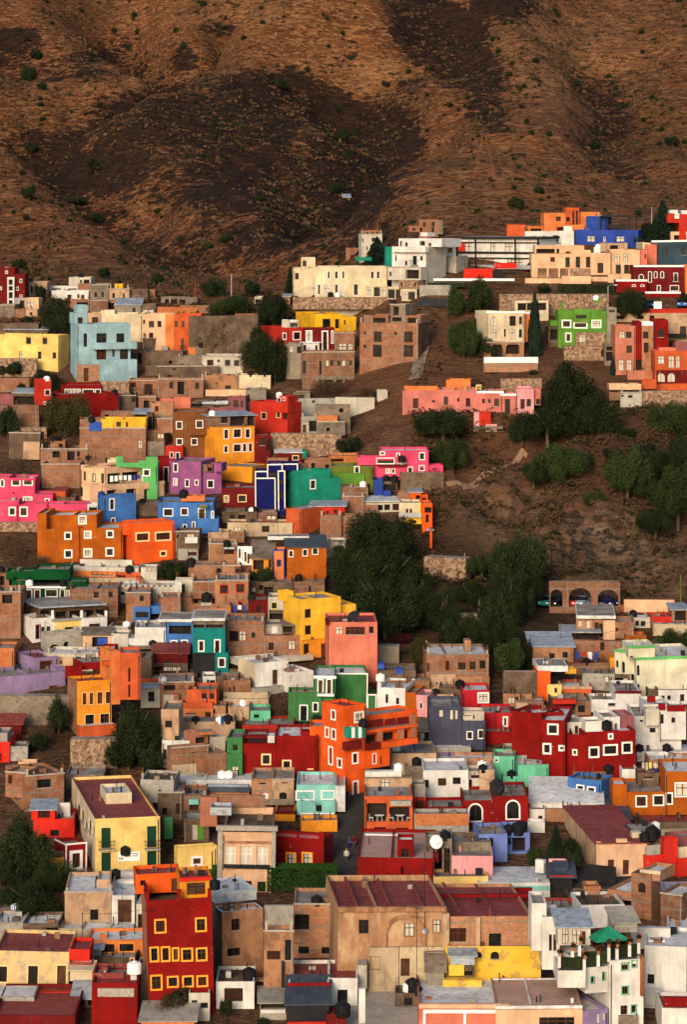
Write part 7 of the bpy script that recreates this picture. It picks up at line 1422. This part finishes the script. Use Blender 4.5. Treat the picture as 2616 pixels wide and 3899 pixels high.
V('left_block','W',462,700,1105,1250,'',a=0,dy=-1.5,d=9); V('mid_face','W',700,905,1080,1300,'742 1150 780 1215;838 1112 872 1190',a=16,dy=-.5,d=7,tr='MI',tw=.08); V('main_block','W',330,480,650,1100,'388 800 412 940;425 800 450 940',a=0,dy=4,d=5); V('left_tower','W',238,365,535,940,'',a=0,dy=5,d=5)
V('sunroom','CW',462,740,740,890,'500 755 555 875 c;585 760 660 880 c;665 770 700 890 d',a=2,dy=1.8,d=4,rt='shed',rf='tin',rise=.8); 
for _i,(_x,_y0,_y1) in enumerate(((462,985,1082),(676,1010,1112),(795,975,1070),(885,910,1030),(955,920,1010),(1062,890,985),(1140,870,960),(635,890,980),(575,940,990))): V('railing_post','W',_x,_x+26,_y0,_y1,'',a=0,dy=-1.6+_i*.01+(0 if _x<700 else (_x-700)*.006),d=.4,p=.02,plain=1)
V('terrace_railing','leafD',488,676,990,1090,'',a=0,dy=-1.5,d=.06,p=.02,plain=1); V('terrace_railing','leafD',702,890,945,1060,'',a=16,dy=-1,d=.06,p=.02,plain=1); V('terrace_railing','leafD',905,1140,880,990,'',a=10,dy=1,d=.06,p=.02,plain=1); V('terrace_room','SD',740,1060,820,900,'760 825 840 900 o;860 825 1050 895 o',a=6,dy=4,d=3); V('grey_canopy','CB',945,1140,700,780,'',a=8,dy=4.5,d=3,rt='shed',rf='CB',rise=.8,rib=False)
V('doorway_strip','rust',1168,1198,985,1320,'',a=0,dy=0,d=1)
# green parasol
_b=cur; _p=P_at(*uv(895,960),_b['D']+1.5); _e=empty('parasol',(_p.x,_p.y,_p.z-.3),.3); tag(_e,'green square parasol on the white terrace','parasol'); _m=MB(); _s=290*K7/F*_p.y/2; _h=CZ+(VH-uv(0,820)[1])/F*_p.y-_p.z+.3
_m.tube([(0,0,0),(0,0,_h+.9)],.04,'wht'); _m.build('pole',_e); _m=MB(); _c=[(-_s,-_s*.6,_h),(_s,-_s*.6,_h),(_s,_s*.6,_h),(-_s,_s*.6,_h)]
for _i in range(4): _m.face([_c[_i],_c[(_i+1)%4],(0,0,_h+1.1)],'grnc'); _q=[(x,y,z-.22) for x,y,z in (_c[_i],_c[(_i+1)%4])]; _m.face([_c[_i],_q[0],_q[1],_c[(_i+1)%4]],'grnc')
_m.build('canopy',_e)
for _i,(_x,_y) in enumerate(((480,985),(590,935),(695,1005),(805,965),(895,905),(970,905),(1075,890),(1150,860),(655,880))):
    _p=P_at(*uv(_x+8,_y),_b['D']-1.3+(0 if _x<700 else (_x-700)*.006)); _e=empty('potted_plant',_p,_i); tag(_e,'potted plant with red flowers on a white railing post','potted plant','flower pots along the terrace railing'); _m=MB(); _m.lathe([(.14,0),(.2,.3),(.2,.34)],'tileR',8); _m.build('pot',_e); _o=link('foliage',crown('b',_i%3),_e); _o.scale=(.4,.4,.5); _o.location.z=.28; _m=MB()
    for _j in range(7): _x0=rnd.uniform(-.25,.25); _y0=rnd.uniform(-.25,.25); _z0=rnd.uniform(.45,.75); _m.box((_x0-.035,_y0-.035,_z0),(_x0+.035,_y0+.035,_z0+.07),'red')
    _m.build('flowers',_e)
H('white curved-wall villa with railed stair','W',1200,1560,900,1330,'1228 1140 1286 1222',d=8,rf='rw',g=1430,a=-8,sh='white curved-wall villa'); V('upper_wall','W',1085,1420,745,925,'',a=-4,dy=5,d=.6,p=.02); V('green_roof_plants','leafG',1200,1568,945,985,'',a=-12,dy=.3,d=1,p=0,plain=1); V('white_bench','wht',1235,1375,850,905,'',a=-4,dy=3,d=1.5,p=.02); V('stair_railing','gal',1205,1345,1260,1400,'',dy=-1.5,d=.06,p=.02,a=0,plain=1)
cur['e']['label']=cur['label']='white villa with stair railing and roof plants'
H('white wall house at bottom right corner','W',1350,1660,1430,1640,'',d=6,rf='rr',g=1700,a=0); V('brick_parapet','RD',1365,1660,1340,1420,'',dy=.3,d=.4,p=.02,plain=1)
H('brown stone gable sliver by white building','CO',985,1150,1490,1600,'',d=3,g=1660,rf='SD')
H('grey patio roof house with lilac side windows','LI',680,895,1440,1660,'800 1450 830 1560;850 1400 878 1540',d=8,rf='rw',g=1700,a=20,sh='grey patio roof house'); V('grey_roof','rw',-60,680,1400,1440,'',a=0,dy=-.3,d=10,p=.15,cap='SO'); V('peach_front','PE',-60,680,1435,1640,'310 1500 610 1600 n',a=0,dy=-.6,d=.3,p=.02,plain=1)
H('small brick chimney house among dark roofs','B3',700,830,395,500,'',d=3,rf='tileR',g=560,band='tileR'); V('dark_roof','SD',570,1030,490,560,'',dy=-1,d=5,rf='SD',band='RE')
H('white wall house behind the sunroom','W',660,1035,545,720,'930 585 985 680 r',d=6,rf='SD',g=740,a=6); V('maroon_roof','rr',340,640,600,650,'',dy=1,d=6,a=0)
H('white low roofs at the right edge','W',1400,1660,760,900,'',d=7,rf='rw',g=950,a=-6)
H('pale roof terrace behind brick turret','rw',1345,1660,410,470,'',d=8,rf='rw',g=500,a=0,plain=1,sh='pale roof terrace')
AN(290,880,1380,'slender pole rising before the white tower',0)
# red house bits
# thin television antennas seen over many lower roofs
for _n,_b in enumerate([b for b in HOSTS if b['D']<430 and b['W']>4 and b['dp']>2.5][::4][:30]):
    cur=_b; _p=_b['O']+_b['ax']*(_b['W']*(.25+.5*(_n%3)/2))+_b['bk']*(_b['dp']*.5); _hh=2.5+(_n*37%10)*.28
    _e=empty('antenna',(_p.x,_p.y,_b['zr']),_n*.7); tag(_e,'thin metal antenna pole on roof of '+_b['sh'],'antenna','roof antennas'); _m=MB(); _m.tube([(0,0,0),(0,0,_hh)],.03,'iron',5); _m.build('mast',_e)
    _m=MB(); _m.tube([(-.6,0,_hh-.15),(.6,0,_hh-.15)],.02,'iron',3)
    for _i in range(5): _m.tube([(-.5+.25*_i,-.35,_hh-.14),(-.5+.25*_i,.35,_hh-.14)],.015,'iron',3)
    _m.build('antenna_bars',_e)
# ------------------------------------------------------------------ terrain mesh
BURN=[(1000,350,330,85,.95),(1230,430,140,120,.8),(600,400,160,60,.6),(1620,60,170,70,.9),(780,480,520,150,1),(380,640,330,110,.8),(980,700,420,190,.9),(1330,640,230,260,1),(1050,880,330,150,.7),(1680,130,230,130,1.1),(1900,30,170,60,1),(1480,520,150,190,.8),(60,150,120,55,.9),(1800,260,150,110,.8),(330,215,110,30,.8),(1400,900,190,120,.7),(1560,330,70,60,.5),(200,530,210,50,.6),(2330,420,90,120,.3),(700,230,60,60,.9),(830,110,120,30,.6),(1880,470,60,50,.7)]
ROCK=[(2250,2080,330,190,1),(1930,1950,230,170,.6),(2440,2160,240,120,.6)]
RED=[(250,860,330,130,1),(900,1010,300,70,.6),(1560,1330,190,220,.6),(2050,1750,400,200,.5),(1500,1640,260,120,.5),(2100,620,300,120,.4)]
PALE=[(2100,230,430,200,.7),(1450,300,170,90,.7),(900,60,260,70,.6),(1900,650,230,120,.4),(520,320,170,60,.4)]
DRK=[(2250,1700,420,260,.8),(1300,2250,420,300,1),(1900,2350,420,330,1),(500,2330,150,80,.4),(350,2840,250,120,.7),(980,1300,300,160,.5),(1750,2150,250,220,.9),(2450,1750,260,300,.7),(2100,2150,300,130,.5)]
RAV=[(2150,1750,620,420,1),(1550,1400,260,260,.7),(1700,1250,200,200,.6),(500,2250,300,100,.5)]
def field(L,u,v): 
    s=np.zeros_like(u)
    for a,b,ra,rb,k in L: s=np.maximum(s,k*np.clip(1.6-1.6*np.sqrt(((u-a)/ra)**2+((v-b)/rb)**2)*.85,0,1))
    return s
def valf(P):
    s=np.zeros(len(P))
    for p,h,w in VALL:
        for a,b in zip(p,p[1:]):
            dx,dy=b.x-a.x,b.y-a.y; L=dx*dx+dy*dy; t=np.clip(((P[:,0]-a.x)*dx+(P[:,1]-a.y)*dy)/L,0,1)
            ex=a.x+dx*t-P[:,0]; ey=(a.y+dy*t-P[:,1])*.6; s=np.maximum(s,np.exp(-(ex*ex+ey*ey)/(9.0**2)))
    return s
def terrain():
    ys=np.concatenate([np.arange(90,300,10),np.arange(300,600,3.0),np.arange(600,1180,2.4),np.arange(1180,1420,12)])
    nx=300; ss=np.linspace(-1,1,nx); vs=np.zeros((len(ys),nx,3))
    for i,y in enumerate(ys):
        for j,s in enumerate(ss):
            x=s*(.125*y+45); vs[i,j]=(x,y,z_g(x,y))
    V_=vs.reshape(-1,3); u=V_[:,0]/V_[:,1]*F+U0; v=VH+(CZ-V_[:,2])*F/V_[:,1]
    idx=np.arange(len(ys)*nx).reshape(len(ys),nx)
    def mk(name,i0,i1,key):
        q=idx[i0:i1,:]; n=q.size; fa=np.stack([q[:-1,:-1],q[:-1,1:],q[1:,1:],q[1:,:-1]],-1).reshape(-1,4)-q[0,0]
        me=bpy.data.meshes.new(name); me.from_pydata(V_[q[0,0]:q[0,0]+n].tolist(),[],fa.tolist()); me.materials.append(MATS[key])
        me.polygons.foreach_set('use_smooth',[True]*len(me.polygons))
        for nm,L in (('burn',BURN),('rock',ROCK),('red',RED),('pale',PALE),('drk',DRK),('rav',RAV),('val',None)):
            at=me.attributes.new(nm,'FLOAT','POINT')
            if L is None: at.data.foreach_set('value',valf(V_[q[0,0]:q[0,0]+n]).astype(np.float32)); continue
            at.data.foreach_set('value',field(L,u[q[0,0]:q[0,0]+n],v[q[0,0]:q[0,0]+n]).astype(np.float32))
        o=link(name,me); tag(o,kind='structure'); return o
    k=int(np.searchsorted(ys,640)); mk('ground',0,k+1,'ground'); mk('mountain',k,len(ys),'ground')
def groundm():
    m,nt,b=nodes('ground'); v=posn(nt); vs=posn(nt,(.3,.6,1.1)); 
    def att(n): 
        a=N(nt,'ShaderNodeAttribute'); a.attribute_name=n; return a.outputs['Fac']
    def mth(op,a,c):
        x=N(nt,'ShaderNodeMath',operation=op)
        for i,q in enumerate((a,c)):
            if isinstance(q,(int,float)): x.inputs[i].default_value=q
            else: nt.links.new(q,x.inputs[i])
        return x.outputs[0]
    big=noi(nt,v,.018,5,.6); mid=noi(nt,v,.09,4,.6); st=noi(nt,vs,.5,4,.65); tu=noi(nt,vs,1.4,3,.6); fine=noi(nt,v,.9,4,.7)
    s2=noi(nt,posn(nt,(.4,.75,1.6)),.6,5,.72); s3=noi(nt,posn(nt,(.5,.9,1.6)),.55,3,.7)
    base=mix(nt,ramp(nt,mid,.38,.62),(.09,.03,.011),(.16,.062,.023))
    base=mix(nt,mth('MULTIPLY',att('pale'),ramp(nt,s3,.4,.6)),base,(.29,.15,.065))
    base=mix(nt,mth('MULTIPLY',att('red'),ramp(nt,big,.3,.6,.35,.9)),base,(.135,.036,.012))
    base=mix(nt,ramp(nt,s2,.47,.6,0,.85),base,(.26,.128,.056))
    base=mix(nt,ramp(nt,big,.52,.66,0,.55),base,(.055,.036,.013))
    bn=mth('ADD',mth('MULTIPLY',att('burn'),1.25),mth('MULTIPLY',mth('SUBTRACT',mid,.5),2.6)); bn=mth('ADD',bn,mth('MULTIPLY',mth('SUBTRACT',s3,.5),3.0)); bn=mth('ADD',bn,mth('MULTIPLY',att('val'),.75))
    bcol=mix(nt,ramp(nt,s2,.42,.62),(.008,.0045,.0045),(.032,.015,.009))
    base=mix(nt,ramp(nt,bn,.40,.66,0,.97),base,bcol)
    base=mix(nt,ramp(nt,noi(nt,posn(nt,(.3,.6,1.4)),1.9,3,.6),.53,.6,0,.85),base,(.022,.014,.008))
    base=mix(nt,ramp(nt,fine,.58,.7,0,.6),base,(.04,.026,.011))
    gg=N(nt,'ShaderNodeNewGeometry'); sp=N(nt,'ShaderNodeSeparateXYZ'); nt.links.new(gg.outputs['Position'],sp.inputs[0])
    town=mix(nt,ramp(nt,noi(nt,v,.16,5,.65),.35,.65),(.055,.026,.013),(.13,.066,.034)); town=mix(nt,ramp(nt,noi(nt,v,.9,4,.7),.5,.62,0,.8),town,(.03,.02,.012)); town=mix(nt,ramp(nt,noi(nt,v,1.7,3,.6),.58,.68,0,.6),town,(.24,.16,.10))
    town=mix(nt,mth('MULTIPLY',att('rav'),ramp(nt,fine,.3,.6,.3,.8)),town,(.135,.055,.026))
    base=mix(nt,ramp(nt,sp.outputs[1],545,600,1,0),base,town)
    rk=mth('MULTIPLY',att('rock'),ramp(nt,noi(nt,posn(nt,(.5,1,.35)),.35,5,.7),.35,.62))
    base=mix(nt,rk,base,(.2,.13,.08))
    base=mix(nt,mth('MULTIPLY',att('rock'),ramp(nt,noi(nt,posn(nt,(1,1,.4)),.5,4,.7),.48,.6)),base,(.028,.025,.02))
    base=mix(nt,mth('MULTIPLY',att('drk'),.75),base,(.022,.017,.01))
    nt.links.new(base,b.inputs['Base Color']); b.inputs['Roughness'].default_value=.95
    h=mth('ADD',mth('MULTIPLY',st,1.0),mth('MULTIPLY',fine,.5)); bump(nt,b,h,.9,1.1)
    MATS['ground']=m
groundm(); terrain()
# scrub on the mountain
def tuft_field():
    nr=np.random.default_rng(3); v=[];f=[];mi=[]
    n=0
    while n<20000:
        u=nr.uniform(-150,2760); vv=nr.uniform(-40,1290)
        y=d_of(u,vv)
        if y<560 : 
            continue
        if u>1350 and vv>880: continue
        if noise.noise(Vector((u*.004,vv*.006,2)))+nr.normal()*.25<-.05: continue
        x=(u-U0)/F*y; z=z_g(x,y); s=(.3+nr.random()**3*1.0); n+=1
        c=np.array([x,y,z])
        for _ in range(6):
            d=nr.normal(size=3); d[2]=abs(d[2])*.9; d/=np.linalg.norm(d); a=np.cross(d,nr.normal(size=3)); a/=np.linalg.norm(a); p=c+d*s*.6*np.array([1.5,1,.8]); k=len(v); t=s*.55
            v+=[tuple(p-a*t),tuple(p+d*t*.7),tuple(p+a*t),tuple(p-d*t*.7)]; f.append((k,k+1,k+2,k+3)); mi.append(0 if n%6<1 else 1)
    me=bpy.data.meshes.new('scrub'); me.from_pydata(v,[],f); me.materials.append(MATS['leafD']); me.materials.append(MATS['leafB']); me.polygons.foreach_set('material_index',mi); o=link('scrub',me); tag(o,'dry grass tufts and low scrub covering the mountain','scrub',kind='stuff')
tuft_field()
def ravine():
    nr=np.random.default_rng(4); v=[];f=[];mi=[]; n=0
    while n<3300:
        u=nr.uniform(1560,2680); vv=nr.uniform(1480,2320) if nr.random()<.85 else nr.uniform(1180,1500)
        if vv<1500 and not (1550<u<1850): continue
        if noise.noise(Vector((u*.006,vv*.008,5)))+nr.normal()*.25<0: continue
        y=d_of(u,vv); x=(u-U0)/F*y; c=np.array([x,y,z_g(x,y)]); s=.25+nr.random()**2*1.0; n+=1
        for _ in range(14):
            d=nr.normal(size=3); d[2]=abs(d[2]); d/=np.linalg.norm(d); a=np.cross(d,nr.normal(size=3)); a/=np.linalg.norm(a); p=c+d*s*np.array([1,1,.8]); k=len(v); t=.22
            v+=[tuple(p-a*t),tuple(p+d*t*.7),tuple(p+a*t),tuple(p-d*t*.7)]; f.append((k,k+1,k+2,k+3)); mi.append((0,0,1,0,0,2,0)[n%7])
    me=bpy.data.meshes.new('ravine_brush'); me.from_pydata(v,[],f)
    for k in ('leafB','leafD','leafO'): me.materials.append(MATS[k])
    me.polygons.foreach_set('material_index',mi); o=link('ravine_brush',me); tag(o,'dry brush and weeds covering the ravine slope','brush',kind='stuff')
ravine()
OX=OY=0
def SB(x,y,w,h,label=None,k='D'):
    """mountain shrub given in full-picture pixels"""
    global OX,OY
    OX=OY=0; s=1/K7
    if label: TR_(k,x*s,y*s,w*s,h*s,label,name='hillside_tree' if k!='b' else 'shrub',cat='tree' if k!='b' else 'shrub')
    else:
        e=TR_('b',x*s,y*s,w*s,h*s,'small dark shrub dotted on the dry brown mountainside',name='shrub',cat='shrub'); e['group']='small shrubs dotted over the mountainside'
for a in [(108,312,64,70,'dark round tree high on the left mountainside'),(135,232,60,44,'broad faint green shrub above the dark round tree'),(120,582,64,46,'green shrub on the lower left ridge'),(365,656,80,66,'dark green tree in the burnt gully'),(75,1030,60,50,'dark green tree above the maroon apartments'),(402,1062,56,50,'green tree above the left ridge houses'),(602,1085,66,46,'round green tree right of the left ridge houses'),(360,846,70,42,'grey-green shrub on the red slope'),(108,762,60,66,'tall shrub on the left red slope'),(160,345,46,36,'dark shrub beside the dark round tree'),(1060,340,70,46,'wide dark shrub on the burnt ridge'),(1300,545,60,50,'dark green shrub at picture centre'),(1276,740,60,56,'dark green tree left of the blue shack'),(860,930,60,44,'dark shrub low on the burnt slope'),(1965,800,66,56,'green tree above the orange hillside cube'),(2560,560,60,46,'dark round shrub near right edge'),(2270,575,60,50,'dark leafy shrub on the right mountainside'),(2050,740,46,36,'small green tree above orange cubes'),(1470,335,40,30,'dark green shrub on the pale middle ridge'),(2040,245,34,30,'dark shrub high on the right slope'),(300,785,90,40,'dark scrub clump down the gully'),(820,1130,110,70,'dark tree at the hill foot by the poles'),(985,770,60,34,'grey shrub on burnt terraces')]: SB(*a,k='D')
nr=np.random.default_rng(9); cnt=0
while cnt<215:
    u=nr.uniform(0,2616); v=nr.uniform(5,1040)
    if u>1300 and v>840: continue
    if noise.noise(Vector((u*.003,v*.005,7)))+nr.normal()*.3<0: continue
    w=nr.uniform(12,30); SB(u,v,w*1.1,w*.85); cnt+=1
# pylon
def pylon():
    OXs=1840; p=hit(1843,680); zt=CZ+(VH-545)/F*p.y; h=zt-p.z+2; e=empty('pylon',p); tag(e,'lattice power pylon on the brown mountainside','pylon'); m=MB(); w=2.6
    L=[(-w,-w),(w,-w),(w,w),(-w,w)]
    for i,(a,b) in enumerate(L):
        m.tube([(a,b,-1),(a*.12,b*.12,h)],.035,'rust',4)
    for t in range(8):
        z0=h*t/8; z1=h*(t+1)/8; k0=1-.88*t/8; k1=1-.88*(t+1)/8
        for i in range(4):
            a=L[i]; b=L[(i+1)%4]; m.tube([(a[0]*k0,a[1]*k0,z0),(b[0]*k1,b[1]*k1,z1)],.013,'rust',3); m.tube([(b[0]*k0,b[1]*k0,z0),(a[0]*k1,a[1]*k1,z1)],.013,'rust',3)
    m.build('lattice',e); m=MB()
    for z in (h*.98,h*.85): m.tube([(-2.4,0,z),(2.4,0,z)],.04,'rust',4)
    m.build('crossarm',e)
pylon()
T('A3'); TILE['F']=(1200,600); T('F')
H('tiny blue-roofed shack alone on the burnt mountainside','SD',240,300,345,360,'248 348 270 360 o',d=3,rt='shed',rf='tin',rise=1.0)
T('A3'); ribbon('concrete_stairway',[(925,1290),(895,1400),(850,1568)],2.2,'CO',lift=.3)
ribbon('road',[(880,905),(1000,915),(1140,925),(1300,930)],4,'asph',lift=.3)
T('B3'); ribbon('dirt_path',[(1000,1070),(1130,1020),(1250,1000),(1400,900),(1480,830),(1568,790)],1.6,'dirt',lift=.15)
T('B4'); ribbon('dirt_path',[(0,740),(100,680),(190,640)],1.6,'dirt',lift=.15)
_hs=[b for b in HOSTS if b['W']>4 and b['dp']>2 and 290<b['D']<500 and b['key'] not in('ST','DB')]
_used=set()
for _i,_a in enumerate(_hs[::6]):
    _c=[b for b in _hs if b is not _a and id(b) not in _used and 14<(b['O']-_a['O']).length<38 and abs(b['zt']-_a['zt'])<7]
    if _c and len(_used)<22:
        _b=_c[(_i*7)%len(_c)]; _used.add(id(_b)); _e=CABLE(_a,_b); _e['label']='sagging black cable running from the '+' '.join(_a['sh'].split()[:9])
        del _e['group']
for _i,_b in enumerate([b for b in _hs if b['dp']>3.5][3::17][:9]):
    cur=_b; _o=_b['O']+_b['ax']*(_b['W']*.2)+_b['bk']*(_b['dp']*.5); _q=_b['O']+_b['ax']*(_b['W']*.8)+_b['bk']*(_b['dp']*.5)
    OX=OY=0
    _x0=(_o.x/_o.y*F+U0)/K7; _x1=(_q.x/_q.y*F+U0)/K7; _y=(VH+(CZ-_b['zr'])*F/_o.y)/K7
    CL(_x0,_x1,_y,'laundry on a line on roof of '+' '.join(_b['sh'].split()[:9]))
finish_tanks()
_ids={}
for _b in HOSTS:
    if _b['W']<14 and _b['dp']<14: _b['e'].rotation_euler.x=math.radians(rnd.gauss(0,.35)); _b['e'].rotation_euler.y=math.radians(rnd.gauss(0,.45))
# ------------------------------------------------------------------ light, world, camera
el=math.radians(20); az=math.radians(-16)      # sun stands behind the viewer, to the left
sd=Vector((math.sin(az)*math.cos(el),-math.cos(az)*math.cos(el),math.sin(el)))
l=bpy.data.lights.new('sun','SUN'); l.energy=2.8; l.angle=math.radians(24); l.color=(1,.79,.58); o=bpy.data.objects.new('sun',l); COL.objects.link(o); o.rotation_euler=(-sd).to_track_quat('-Z','Y').to_euler(); o.location=(0,0,200)
w=bpy.data.worlds.new('World'); S.world=w; w.use_nodes=True; nt=w.node_tree; bg=nt.nodes['Background']; sk=nt.nodes.new('ShaderNodeTexSky'); sk.sky_type='NISHITA'; sk.sun_disc=False; sk.sun_elevation=el; sk.sun_rotation=math.atan2(sd.x,sd.y); nt.links.new(sk.outputs[0],bg.inputs[0]); bg.inputs[1].default_value=.12
c=bpy.data.cameras.new('camera'); co=bpy.data.objects.new('camera',c); COL.objects.link(co); co.location=(0,0,CZ); co.rotation_euler=(math.pi/2,0,0)
c.sensor_fit='HORIZONTAL'; c.sensor_width=36; c.lens=F/2616*36; c.shift_y=-(1949.5-VH)/2616; c.clip_end=4000; c.clip_start=1; S.camera=co
S.view_settings.view_transform='Standard'; S.view_settings.look='None'; S.view_settings.exposure=0.5; S.view_settings.gamma=1
S.cycles.max_bounces=5
